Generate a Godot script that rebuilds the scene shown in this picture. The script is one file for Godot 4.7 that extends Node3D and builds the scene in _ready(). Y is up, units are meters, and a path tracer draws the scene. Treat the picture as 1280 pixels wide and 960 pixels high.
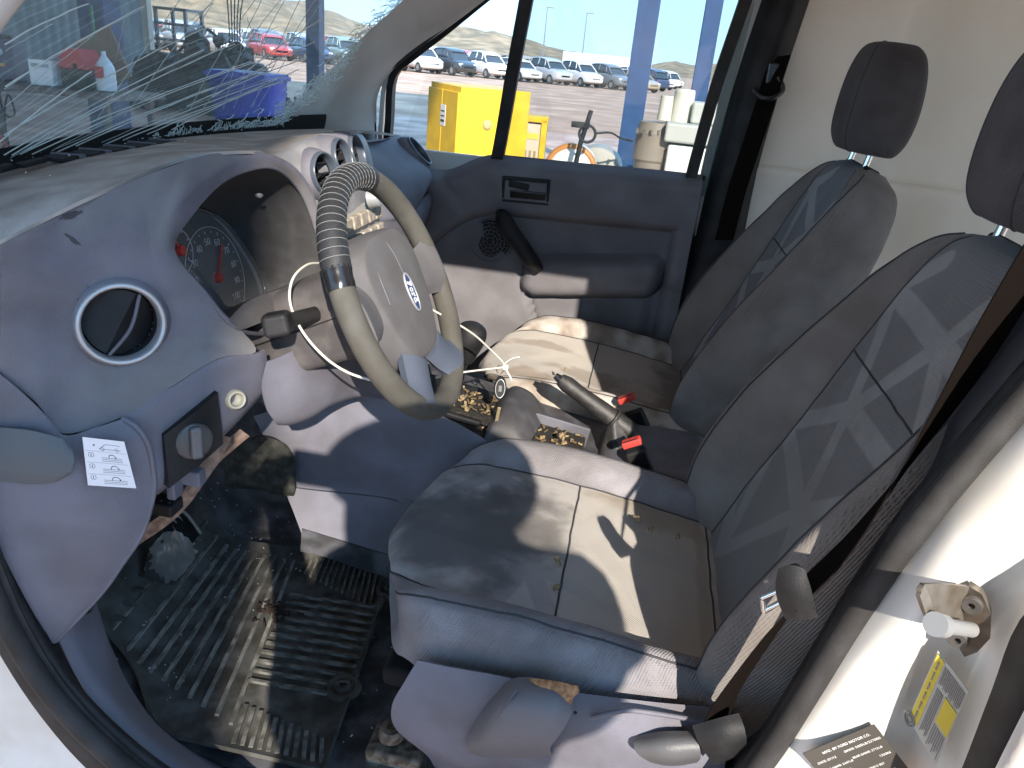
extends Node3D
# Interior of a salvaged van seen through its open driver's door; x runs to the rear, y up, z to the driver's side; metres.

class Geo:
	var v := PackedVector3Array()
	var n := PackedVector3Array()
	var t := PackedVector2Array()
	var ix := PackedInt32Array()
	var col := PackedColorArray()

	func quad_faces(b: int, nu: int, nv: int, cu: bool, cv: bool, flip: bool):
		for j in range(nv if cv else nv - 1):
			for i in range(nu if cu else nu - 1):
				var i2 = (i + 1) % nu
				var j2 = (j + 1) % nv
				var a = b + j * nu + i
				var c = b + j * nu + i2
				var d = b + j2 * nu + i2
				var e = b + j2 * nu + i
				if flip:
					ix.append_array([a, c, d, a, d, e])
				else:
					ix.append_array([a, d, c, a, e, d])

	# a smooth sheet of nu x nv points; normals averaged over its faces
	func sheet(p: PackedVector3Array, nu: int, nv: int, cu := false, cv := false, flip := false, uv := PackedVector2Array()):
		var b = v.size()
		var f0 = ix.size()
		v.append_array(p)
		if uv.size() == p.size():
			t.append_array(uv)
		else:
			for j in nv:
				for i in nu:
					t.append(Vector2(float(i) / maxi(nu - 1, 1), float(j) / maxi(nv - 1, 1)))
		quad_faces(b, nu, nv, cu, cv, flip)
		var acc := PackedVector3Array()
		acc.resize(p.size())
		for k in range(f0, ix.size(), 3):
			var a = ix[k] - b
			var c = ix[k + 1] - b
			var d = ix[k + 2] - b
			var w = (p[d] - p[a]).cross(p[c] - p[a])
			acc[a] += w
			acc[c] += w
			acc[d] += w
		for k in acc.size():
			acc[k] = acc[k].normalized() if acc[k].length() > 1e-14 else Vector3.UP
		n.append_array(acc)

	# part of a closed or open sheet whose normals were made for the whole of it
	func cut(s: Geo, nu: int, nv: int, i0: int, i1: int, j0: int, j1: int, flip := false, uv := PackedVector2Array()):
		var b = v.size()
		var w = i1 - i0 + 1
		for j in range(j0, j1 + 1):
			for i in range(i0, i1 + 1):
				var k = (j % nv) * nu + i % nu
				v.append(s.v[k])
				n.append(s.n[k])
				t.append(uv[k] if uv.size() else s.t[k])
		quad_faces(b, w, j1 - j0 + 1, false, false, flip)

	func fan(ring: PackedVector3Array, flip := false):
		var c := Vector3.ZERO
		for q in ring:
			c += q
		c /= ring.size()
		var nn := Vector3.ZERO
		for k in ring.size():
			nn += (ring[(k + 1) % ring.size()] - c).cross(ring[k] - c)
		nn = nn.normalized() * (-1.0 if flip else 1.0)
		var b = v.size()
		v.append(c)
		n.append(nn)
		t.append(Vector2(0.5, 0.5))
		for k in ring.size():
			v.append(ring[k])
			n.append(nn)
			var a = TAU * k / ring.size()
			t.append(Vector2(0.5 + 0.5 * cos(a), 0.5 + 0.5 * sin(a)))
		for k in ring.size():
			var k2 = (k + 1) % ring.size()
			if flip:
				ix.append_array([b, b + 1 + k2, b + 1 + k])
			else:
				ix.append_array([b, b + 1 + k, b + 1 + k2])

	func tri_flat(a: Vector3, c: Vector3, d: Vector3):
		var b = v.size()
		var nn = (d - a).cross(c - a).normalized()
		for q in [a, c, d]:
			v.append(q)
			n.append(nn)
			t.append(Vector2(q.x, q.z))
		ix.append_array([b, b + 1, b + 2])

	func quad(a: Vector3, c: Vector3, d: Vector3, e: Vector3):   # clockwise from the front, texture corners (0,0) (1,0) (1,1) (0,1)
		var b = v.size()
		var nn = (d - a).cross(c - a).normalized()
		v.append_array([a, c, d, e])
		n.append_array([nn, nn, nn, nn])
		t.append_array([Vector2(0, 0), Vector2(1, 0), Vector2(1, 1), Vector2(0, 1)])
		ix.append_array([b, b + 1, b + 2, b, b + 2, b + 3])

	func tube(path, rad, seg := 8, closed := false, fine := 0, caps := true):
		var p: PackedVector3Array = SP.spl(path, fine, closed) if fine > 0 else PackedVector3Array(path)
		var m = p.size()
		var ring := PackedVector3Array()
		var up := Vector3.ZERO
		for k in m:
			var q0 = p[(k - 1 + m) % m] if closed or k > 0 else p[k]
			var q1 = p[(k + 1) % m] if closed or k < m - 1 else p[k]
			var d = (q1 - q0).normalized()
			if k == 0:
				up = d.cross(Vector3(0.31, 0.17, 0.93)).normalized()
			up = (up - d * up.dot(d)).normalized()
			var sd = d.cross(up)
			var r = rad if not (rad is Array) else lerpf(rad[int(floor(float(k) / maxi(m - 1, 1) * (rad.size() - 1)))], rad[mini(int(floor(float(k) / maxi(m - 1, 1) * (rad.size() - 1))) + 1, rad.size() - 1)], fposmod(float(k) / maxi(m - 1, 1) * (rad.size() - 1), 1.0))
			for s in seg:
				var a = TAU * s / seg
				ring.append(p[k] + (up * cos(a) + sd * sin(a)) * r)
		sheet(ring, seg, m, true, closed, true)
		if caps and not closed:
			fan(ring.slice(0, seg), true)
			fan(ring.slice((m - 1) * seg), false)

	# flat-section strip swept along a path: half width w along the given side vectors, thickness h
	func strap(path: PackedVector3Array, sides: PackedVector3Array, w: float, h: float):
		var m = path.size()
		var p := PackedVector3Array()
		for k in m:
			var d = (path[mini(k + 1, m - 1)] - path[maxi(k - 1, 0)]).normalized()
			var s = sides[k].normalized()
			var u = d.cross(s).normalized() * h
			s *= w
			p.append_array([path[k] - s - u, path[k] + s - u, path[k] + s + u, path[k] - s + u])
		for f in 4:
			var q := PackedVector3Array()
			for k in m:
				q.append(p[k * 4 + f])
				q.append(p[k * 4 + (f + 1) % 4])
			sheet(q, 2, m, false, false, true)
		fan(p.slice(0, 4), true)
		fan(p.slice((m - 1) * 4), false)

	# box with rounded edges
	func rbox(c: Vector3, size: Vector3, r := 0.004, ba := Basis.IDENTITY, k := 2):
		var h = size * 0.5
		r = minf(r, minf(h.x, minf(h.y, h.z)) * 0.98)
		for ax in 3:
			for sg in [-1.0, 1.0]:
				var a1 = (ax + 1) % 3
				var a2 = (ax + 2) % 3
				var c1 := []
				var c2 := []
				for q in k + 1:
					c1.append(-h[a1] + r * float(q) / k)
					c2.append(-h[a2] + r * float(q) / k)
				for q in k + 1:
					c1.append(h[a1] - r + r * float(q) / k)
					c2.append(h[a2] - r + r * float(q) / k)
				var b = v.size()
				var w = c1.size()
				for y in c2:
					for x in c1:
						var q := Vector3.ZERO
						q[ax] = sg * h[ax]
						q[a1] = x
						q[a2] = y
						var core = Vector3(clampf(q.x, -h.x + r, h.x - r), clampf(q.y, -h.y + r, h.y - r), clampf(q.z, -h.z + r, h.z - r))
						var nn = (q - core).normalized()
						v.append(c + ba * (core + nn * r))
						n.append((ba * nn).normalized())
						t.append(Vector2(x, y))
				quad_faces(b, w, w, false, false, sg < 0)

	# turned shape: profile of (radius, height) along the local y axis
	func lathe(prof, xf: Transform3D, seg := 24, fine := 0):
		var p: PackedVector3Array
		var src := []
		for q in prof:
			src.append(Vector3(q.x, q.y, 0))
		p = SP.spl(src, fine, false) if fine > 0 else PackedVector3Array(src)
		var g := PackedVector3Array()
		for q in p:
			for s in seg:
				var a = TAU * s / seg
				g.append(xf * Vector3(q.x * cos(a), q.y, q.x * sin(a)))
		sheet(g, seg, p.size(), true, false, false)

	# like lathe, but with hard edges between profile points
	func lathe_hard(prof, xf: Transform3D, seg := 24):
		for k in prof.size() - 1:
			lathe([prof[k], prof[k + 1]], xf, seg)

	# flat outline in local xy given a depth along local z (front at +depth/2) with a chamfer
	func prism(poly: PackedVector2Array, depth: float, xf: Transform3D, bev := 0.0):
		var pts = poly
		if Geometry2D.is_polygon_clockwise(pts):
			pts = pts.duplicate()
			pts.reverse()
		var m = pts.size()
		var inner := PackedVector2Array()
		for k in m:
			var e0 = (pts[k] - pts[(k - 1 + m) % m]).normalized()
			var e1 = (pts[(k + 1) % m] - pts[k]).normalized()
			var nn = (Vector2(-e0.y, e0.x) + Vector2(-e1.y, e1.x))
			nn = nn / maxf(nn.length_squared() * 0.5, 0.3)
			inner.append(pts[k] + nn * bev)
		var tris = Geometry2D.triangulate_polygon(inner)
		var fz = depth * 0.5
		for side in [1.0, -1.0]:
			var b = v.size()
			for q in inner:
				v.append(xf * Vector3(q.x, q.y, fz * side))
				n.append((xf.basis * Vector3(0, 0, side)).normalized())
				t.append(q)
			for k in range(0, tris.size(), 3):
				var a = inner[tris[k]]
				var c = inner[tris[k + 1]]
				var d = inner[tris[k + 2]]
				var ccw = (c - a).cross(d - a) > 0
				if ccw == (side > 0):
					ix.append_array([b + tris[k], b + tris[k + 2], b + tris[k + 1]])
				else:
					ix.append_array([b + tris[k], b + tris[k + 1], b + tris[k + 2]])
		var levels = [[inner, fz], [pts, fz - bev], [pts, -fz + bev], [inner, -fz]]
		for l in 3:
			for k in m:
				var k2 = (k + 1) % m
				var a = Vector3(levels[l][0][k].x, levels[l][0][k].y, levels[l][1])
				var c = Vector3(levels[l][0][k2].x, levels[l][0][k2].y, levels[l][1])
				var d = Vector3(levels[l + 1][0][k2].x, levels[l + 1][0][k2].y, levels[l + 1][1])
				var e = Vector3(levels[l + 1][0][k].x, levels[l + 1][0][k].y, levels[l + 1][1])
				if a.distance_to(e) > 1e-7:
					quad(xf * a, xf * c, xf * d, xf * e)

	# a sheet given thickness: front sheet, back sheet pushed along -normals, rim
	func slab(p: PackedVector3Array, nu: int, nv: int, th: float, flip := false, uv := PackedVector2Array()):
		var b = v.size()
		sheet(p, nu, nv, false, false, flip, uv)
		var back := PackedVector3Array()
		for k in p.size():
			back.append(p[k] - n[b + k] * th)
		sheet(back, nu, nv, false, false, not flip)
		var edge := PackedInt32Array()
		for i in nu:
			edge.append(i)
		for j in range(1, nv):
			edge.append(j * nu + nu - 1)
		for i in range(nu - 2, -1, -1):
			edge.append((nv - 1) * nu + i)
		for j in range(nv - 2, 0, -1):
			edge.append(j * nu)
		var rim := PackedVector3Array()
		for k in edge:
			rim.append(p[k])
		for k in edge:
			rim.append(back[k])
		sheet(rim, edge.size(), 2, true, false, not flip)

	# leave out the faces within r of a point, where something else is let in
	func punch(c: Vector3, r: float):
		var o := PackedInt32Array()
		for k in range(0, ix.size(), 3):
			var m = (v[ix[k]] + v[ix[k + 1]] + v[ix[k + 2]]) / 3.0
			if m.distance_to(c) > r:
				o.append_array([ix[k], ix[k + 1], ix[k + 2]])
		ix = o

	# settled dust: thicker where the surface looks up, broken up by noise; linear colours per vertex
	func dust(base: Color, dirt: Color, most: float, f: FastNoiseLite):
		col = PackedColorArray()
		for k in v.size():
			var q = v[k] * 100.0
			var w = smoothstep(-.1, .85, absf(n[k].y)) * (1.0 if n[k].y > 0 or true else 0.0)
			w = clampf(w * most + f.get_noise_3d(q.x, q.y, q.z) * .35, 0, 1)
			col.append(base.lerp(dirt, w))

	# ragged thin stain that follows this surface
	func stain(at: Vector3, along: Vector3, l: float, w: float, seed_: int) -> Geo:
		var k0 = nearest(at)
		var nn = n[k0]
		var x = (along - nn * along.dot(nn)).normalized()
		var y = nn.cross(x)
		var rng := RandomNumberGenerator.new()
		rng.seed = seed_
		var ring := PackedVector3Array()
		for s in 18:
			var a = TAU * s / 18
			var r = rng.randf_range(.55, 1.0)
			var q = v[k0] + x * cos(a) * l * r + y * sin(a) * w * r
			var kk = nearest(q)
			q -= n[kk] * ((q - v[kk]).dot(n[kk]) - .0006)
			ring.append(q)
		var g := Geo.new()
		g.fan(ring, false)
		return g

	func nearest(c: Vector3) -> int:
		var best := 0
		for k in v.size():
			if v[k].distance_squared_to(c) < v[best].distance_squared_to(c):
				best = k
		return best

	func mesh() -> ArrayMesh:
		var a := []
		a.resize(Mesh.ARRAY_MAX)
		a[Mesh.ARRAY_VERTEX] = v
		a[Mesh.ARRAY_NORMAL] = n
		a[Mesh.ARRAY_TEX_UV] = t
		a[Mesh.ARRAY_INDEX] = ix
		if col.size() == v.size():
			a[Mesh.ARRAY_COLOR] = col
		var m := ArrayMesh.new()
		m.add_surface_from_arrays(Mesh.PRIMITIVE_TRIANGLES, a)
		return m

class SP:
	static func cr(a, b, c, d, t: float):
		return b + 0.5 * t * (c - a + t * (2.0 * a - 5.0 * b + 4.0 * c - d + t * (3.0 * (b - c) + d - a)))

	static func spl(pts, n: int, closed := false) -> PackedVector3Array:
		var o := PackedVector3Array()
		var m = pts.size()
		for k in range(m if closed else m - 1):
			var b = pts[k]
			var c = pts[(k + 1) % m]
			var a = pts[(k - 1 + m) % m] if closed or k > 0 else b * 2.0 - c
			var d = pts[(k + 2) % m] if closed or k < m - 2 else c * 2.0 - b
			for s in n:
				o.append(cr(a, b, c, d, float(s) / n))
		if not closed:
			o.append(pts[m - 1])
		return o

	# rows of control points -> fine sheet; returns [points, nu, nv]
	static func patch(rows: Array, su: int, sv: int, cu := false, cv := false) -> Array:
		var fine := []
		for r in rows:
			fine.append(spl(r, su, cu))
		var nu = fine[0].size()
		var nv = rows.size() * sv if cv else (rows.size() - 1) * sv + 1
		var o := PackedVector3Array()
		o.resize(nu * nv)
		for i in nu:
			var col := PackedVector3Array()
			for r in fine:
				col.append(r[i])
			var q = spl(col, sv, cv)
			for j in nv:
				o[j * nu + i] = q[j]
		return [o, nu, nv]

# ------------------------------------------------------------------ scene helpers
var names := {}
var last: Geo

func numbered(called: String) -> String:
	names[called] = names.get(called, -1) + 1
	return called if names[called] == 0 else "%s_%03d" % [called, names[called]]

func tag(o: Node, label := "", category := "", group := "", kind := ""):
	if label: o.set_meta("label", label)
	if category: o.set_meta("category", category)
	if group: o.set_meta("group", group)
	if kind: o.set_meta("kind", kind)
	return o

func obj(called: String, g, m: Material, parent: Node = null) -> MeshInstance3D:
	var o := MeshInstance3D.new()
	o.mesh = g.mesh() if g is Geo else g
	o.material_override = m
	o.name = numbered(called) if parent == null else called
	(parent if parent else self).add_child(o, true)
	return o

func thing(called: String, label: String, category: String, at := Vector3.ZERO, group := "") -> Node3D:
	var o := Node3D.new()
	o.name = numbered(called)
	add_child(o)
	o.position = at
	return tag(o, label, category, group)

func sheet_obj(called, rows, su, sv, m, parent, th := 0.003, flip := false):
	var g := Geo.new()
	var p = SP.patch(rows, su, sv)
	g.slab(p[0], p[1], p[2], th, flip)
	last = g
	return obj(called, g, m, parent)

func box_obj(called, c, size, m, parent = null, r := 0.004, ba := Basis.IDENTITY):
	var g := Geo.new()
	g.rbox(c, size, r, ba)
	return obj(called, g, m, parent)

func tube_obj(called, path, rad, m, parent = null, seg := 8, fine := 4, closed := false):
	var g := Geo.new()
	g.tube(path, rad, seg, closed, fine)
	return obj(called, g, m, parent)

func frame(at: Vector3, z: Vector3, up := Vector3.UP) -> Transform3D:   # local z looks along z
	z = z.normalized()
	var x = up.cross(z).normalized()
	return Transform3D(Basis(x, z.cross(x), z), at)

func yframe(at: Vector3, y: Vector3, hint := Vector3(0.2, 0.1, 1)) -> Transform3D:   # local y looks along y
	y = y.normalized()
	var x = y.cross(hint).normalized()
	return Transform3D(Basis(x, y, x.cross(y)), at)

func words(called: String, text: String, size: float, xf: Transform3D, m: Material, parent: Node, serif := false, thick := 0.0006):
	var tm := TextMesh.new()
	var f := SystemFont.new()
	f.font_names = PackedStringArray(["Droid Serif" if serif else "Droid Sans"])
	tm.font = f
	tm.text = text
	tm.font_size = 32
	tm.pixel_size = size / 32.0
	tm.depth = thick
	tm.curve_step = 4.0
	var o := obj(called, tm, m, parent)
	o.transform = xf
	return o

# ------------------------------------------------------------------ materials
var mats := {}
var tex := {}

func noise_tex(key: String, freq: float, lo: Color, hi: Color, size := 256, oct := 4, kind := FastNoiseLite.TYPE_SIMPLEX_SMOOTH, a := 0.0, b := 1.0) -> NoiseTexture2D:
	if tex.has(key):
		return tex[key]
	var f := FastNoiseLite.new()
	f.noise_type = kind
	f.frequency = freq
	f.fractal_octaves = oct
	f.seed = key.hash() % 10000
	var t := NoiseTexture2D.new()
	t.width = size
	t.height = size
	t.seamless = true
	t.noise = f
	var r := Gradient.new()
	r.offsets = PackedFloat32Array([a, b])
	r.colors = PackedColorArray([lo, hi])
	t.color_ramp = r
	tex[key] = t
	return t

func bump_tex(key: String, freq: float, strength: float, size := 256, oct := 3) -> NoiseTexture2D:
	if tex.has(key):
		return tex[key]
	var f := FastNoiseLite.new()
	f.frequency = freq
	f.fractal_octaves = oct
	f.seed = key.hash() % 10000
	var t := NoiseTexture2D.new()
	t.width = size
	t.height = size
	t.seamless = true
	t.as_normal_map = true
	t.bump_strength = strength
	t.noise = f
	tex[key] = t
	return t

func lin(r: float, g: float, b: float) -> Color:
	return Color(r, g, b).linear_to_srgb()

# opts: grain (normal strength), cell (metres per grain tile), dust (0..1 mottling tile in metres), metal, coat, cloth
func mt(key: String, c: Color, rough: float, opts := {}) -> StandardMaterial3D:
	if mats.has(key):
		return mats[key]
	var m := StandardMaterial3D.new()
	m.resource_name = key
	m.albedo_color = c
	m.roughness = rough
	m.metallic = opts.get("metal", 0.0)
	if opts.has("spec"):
		m.metallic_specular = opts.spec
	m.uv1_triplanar = true
	m.uv1_world_triplanar = not opts.has("own")
	var cell: float = opts.get("cell", 0.05)
	m.uv1_scale = Vector3.ONE / cell
	if opts.has("grain"):
		m.normal_enabled = true
		m.normal_scale = opts.grain
		m.normal_texture = weave_tex() if opts.has("cloth") else bump_tex("grain", 0.09, 6.0)
	if opts.has("mottle"):
		var mc: Color = opts.mottle
		m.detail_enabled = true
		m.detail_blend_mode = BaseMaterial3D.BLEND_MODE_MUL
		m.detail_uv_layer = BaseMaterial3D.DETAIL_UV_2
		m.uv2_triplanar = true
		m.uv2_world_triplanar = not opts.has("own")
		m.uv2_scale = Vector3.ONE / float(opts.get("tile", 0.6))
		m.detail_albedo = noise_tex("mottle_" + mc.to_html(false) + str(opts.get("oct", 4)), opts.get("freq", 0.012), mc, Color.WHITE, 256, opts.get("oct", 5), FastNoiseLite.TYPE_SIMPLEX_SMOOTH, 0.25, 0.75)
	if opts.has("vcol"):
		m.vertex_color_use_as_albedo = true
	if opts.has("sheen"):
		m.rim_enabled = true
		m.rim = opts.sheen
		m.rim_tint = 0.3
	if opts.has("coat"):
		m.clearcoat_enabled = true
		m.clearcoat = opts.coat
		m.clearcoat_roughness = 0.08
	mats[key] = m
	return m

func weave_tex(wide := false) -> Texture2D:
	var key := "weave_wide" if wide else "weave"
	if tex.has(key):
		return tex[key]
	var per := 4.0 if wide else 8.0
	var im := Image.create(64, 64, false, Image.FORMAT_L8)
	for y in 64:
		for x in 64:
			var k = fposmod(x + y * 0.5, per) / per
			var h = 0.5 + 0.35 * sin(TAU * k) + 0.15 * sin(TAU * y / 4.0)
			im.set_pixel(x, y, Color(h, h, h))
	if wide:
		var big := Image.create(1024, 1024, false, Image.FORMAT_L8)
		for y in 16:
			for x in 16:
				big.blit_rect(im, Rect2i(0, 0, 64, 64), Vector2i(x * 64, y * 64))
		im = big
	im.bump_map_to_normal_map(2.0)
	tex[key] = ImageTexture.create_from_image(im)
	return tex[key]

func glass(key: String, c: Color) -> StandardMaterial3D:
	if mats.has(key):
		return mats[key]
	var m := StandardMaterial3D.new()
	m.resource_name = key
	m.transparency = BaseMaterial3D.TRANSPARENCY_ALPHA
	m.albedo_color = c
	m.roughness = 0.02
	mats[key] = m
	return m

func _ready():
	# ------------------------------------------------ camera, sky, sun, exposure
	var cam := Camera3D.new()
	cam.name = "camera"
	cam.fov = 53.13
	cam.near = 0.05
	cam.far = 4000.0
	cam.position = Vector3(0, 1.0, 1.37)
	cam.rotation_order = EULER_ORDER_YXZ
	cam.rotation_degrees = Vector3(-22.9, 8.0, 5.7)
	add_child(cam)
	var env := Environment.new()
	env.background_mode = Environment.BG_SKY
	var sky := Sky.new()
	var sm := ProceduralSkyMaterial.new()
	sm.sky_top_color = Color(0.46, 0.63, 0.80)
	sm.sky_horizon_color = Color(0.51, 0.67, 0.755)
	sm.sky_curve = 0.12
	sm.ground_bottom_color = Color(0.45, 0.38, 0.32)
	sm.ground_horizon_color = Color(0.70, 0.66, 0.60)
	sm.sun_angle_max = 4.0
	sm.energy_multiplier = 1.0
	sky.sky_material = sm
	env.sky = sky
	env.background_energy_multiplier = 1.7
	env.tonemap_mode = Environment.TONE_MAPPER_LINEAR
	env.tonemap_exposure = 3.1
	env.sdfgi_enabled = true
	env.ssao_enabled = true
	env.ssil_enabled = true
	env.fog_enabled = true
	env.fog_density = 0.0002
	env.fog_light_color = Color(0.82, 0.82, 0.80)
	var we := WorldEnvironment.new()
	we.name = "environment"
	we.environment = env
	add_child(we)
	var sun := DirectionalLight3D.new()
	sun.name = "sun"
	sun.light_energy = 1.15
	sun.light_color = Color(1.0, 0.955, 0.89)
	sun.light_angular_distance = 0.5
	sun.shadow_enabled = true
	add_child(sun)
	sun.look_at_from_position(Vector3(0.40, 0.58, 1.0) * 20.0, Vector3.ZERO)

	make_materials()
	build_ground()
	build_van()
	build_windshield()
	build_dash()
	build_centre()
	build_passenger_door()
	build_seats()
	build_wheel()
	build_floor_things()
	build_belts()
	build_small_things()
	build_outside()

func make_materials():
	var dust = Color(0.80, 0.77, 0.74)
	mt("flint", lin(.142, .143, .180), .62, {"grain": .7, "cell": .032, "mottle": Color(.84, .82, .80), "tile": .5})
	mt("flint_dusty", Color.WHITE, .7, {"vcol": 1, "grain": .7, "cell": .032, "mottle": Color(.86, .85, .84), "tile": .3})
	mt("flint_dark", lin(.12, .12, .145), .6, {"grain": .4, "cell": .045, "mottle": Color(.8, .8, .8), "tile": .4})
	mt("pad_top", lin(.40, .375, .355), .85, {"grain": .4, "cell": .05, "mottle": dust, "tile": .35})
	mt("door_grey", lin(.142, .138, .152), .65, {"grain": .4, "cell": .045, "mottle": Color(.86, .85, .85), "tile": .6})
	mt("column_dusty", lin(.085, .078, .078), .85, {"grain": .5, "cell": .04, "mottle": Color(.78, .78, .8), "tile": .16})
	mt("black_plastic", lin(.02, .02, .022), .55, {"spec": .35, "grain": .3, "cell": .04, "mottle": Color(.7, .7, .7), "tile": .2})
	mt("black_gloss", lin(.012, .012, .014), .2)
	mt("rubber", lin(.03, .029, .03), .75, {"grain": .3, "cell": .05, "mottle": Color(.7, .68, .66), "tile": .2})
	mt("dark_void", lin(.006, .006, .007), .9)
	mt("carpet", lin(.10, .10, .115), .98, {"grain": 1.2, "cell": .03, "mottle": Color(.55, .55, .55), "tile": .25})
	mt("mat_rubber", lin(.105, .104, .10), .95, {"spec": .2, "grain": .8, "cell": .03, "mottle": Color(.74, .73, .7), "tile": .2})
	mt("mat_ridge", lin(.22, .212, .19), .9, {"mottle": Color(.6, .6, .57), "tile": .15})
	mt("rim_leather", lin(.078, .075, .067), .8, {"grain": .4, "cell": .035, "mottle": Color(.86, .85, .82), "tile": .14})
	mt("pad_grey", lin(.10, .098, .106), .85, {"grain": .6, "cell": .03, "mottle": Color(.9, .89, .88), "tile": .2})
	mt("sleeve", lin(.02, .021, .024), .5, {"grain": .5, "cell": .03})
	mt("stitch", lin(.17, .175, .175), .85)
	mt("silver", lin(.42, .43, .45), .38, {"metal": .5})
	mt("chrome", lin(.75, .76, .78), .16, {"metal": 1.0})
	mt("steel", lin(.25, .235, .21), .45, {"metal": .6, "mottle": Color(.8, .74, .68), "tile": .08})
	mt("white_paint", lin(.70, .69, .665), .35, {"coat": .5, "mottle": Color(.93, .91, .88), "tile": .5})
	mt("trim_beige", lin(.60, .565, .53), .8, {"grain": .25, "cell": .04, "mottle": Color(.92, .91, .9), "tile": .4})
	mt("bulk_white", lin(.82, .76, .675), .5, {"mottle": Color(.965, .955, .94), "tile": 1.2})
	mt("seat_cloth", lin(.245, .238, .262), .95, {"grain": 1.6, "cell": .03, "cloth": 1, "sheen": .25, "mottle": Color(.78, .76, .74), "tile": .45})
	mt("seat_side", lin(.225, .206, .197), .95, {"grain": 1.6, "cell": .03, "cloth": 1, "sheen": .2, "mottle": Color(.82, .8, .78), "tile": .5})
	mt("headrest_cloth", lin(.078, .072, .077), .95, {"grain": 1.6, "cell": .03, "cloth": 1, "sheen": .2, "mottle": Color(.82, .8, .8), "tile": .4})
	mt("seam", lin(.04, .04, .046), .95)
	mt("belt", lin(.007, .0052, .0046), .9, {"spec": .12, "grain": .6, "cell": .012, "cloth": 1})
	mt("red_button", lin(.50, .045, .035), .45)
	mt("zip_white", lin(.52, .51, .46), .5)
	mt("brown_strip", lin(.33, .215, .16), .6, {"mottle": Color(.6, .55, .5), "tile": .05})
	mt("rust_tape", lin(.42, .22, .10), .75, {"mottle": Color(.6, .5, .45), "tile": .03})
	mt("paper_white", lin(.66, .66, .68), .6)
	mt("ink", lin(.03, .03, .035), .7)
	mt("print_white", lin(.40, .40, .40), .6)
	mt("print_red", lin(.45, .04, .03), .6)
	mt("yellow_print", lin(.62, .50, .06), .6)
	mt("leather_black", lin(.028, .027, .028), .42, {"grain": .6, "cell": .03, "mottle": Color(.75, .73, .7), "tile": .05})
	mt("crumb", lin(.24, .175, .095), .9)
	mt("glass_bit", lin(.48, .50, .50), .4)

const V := Vector3.ZERO

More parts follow.
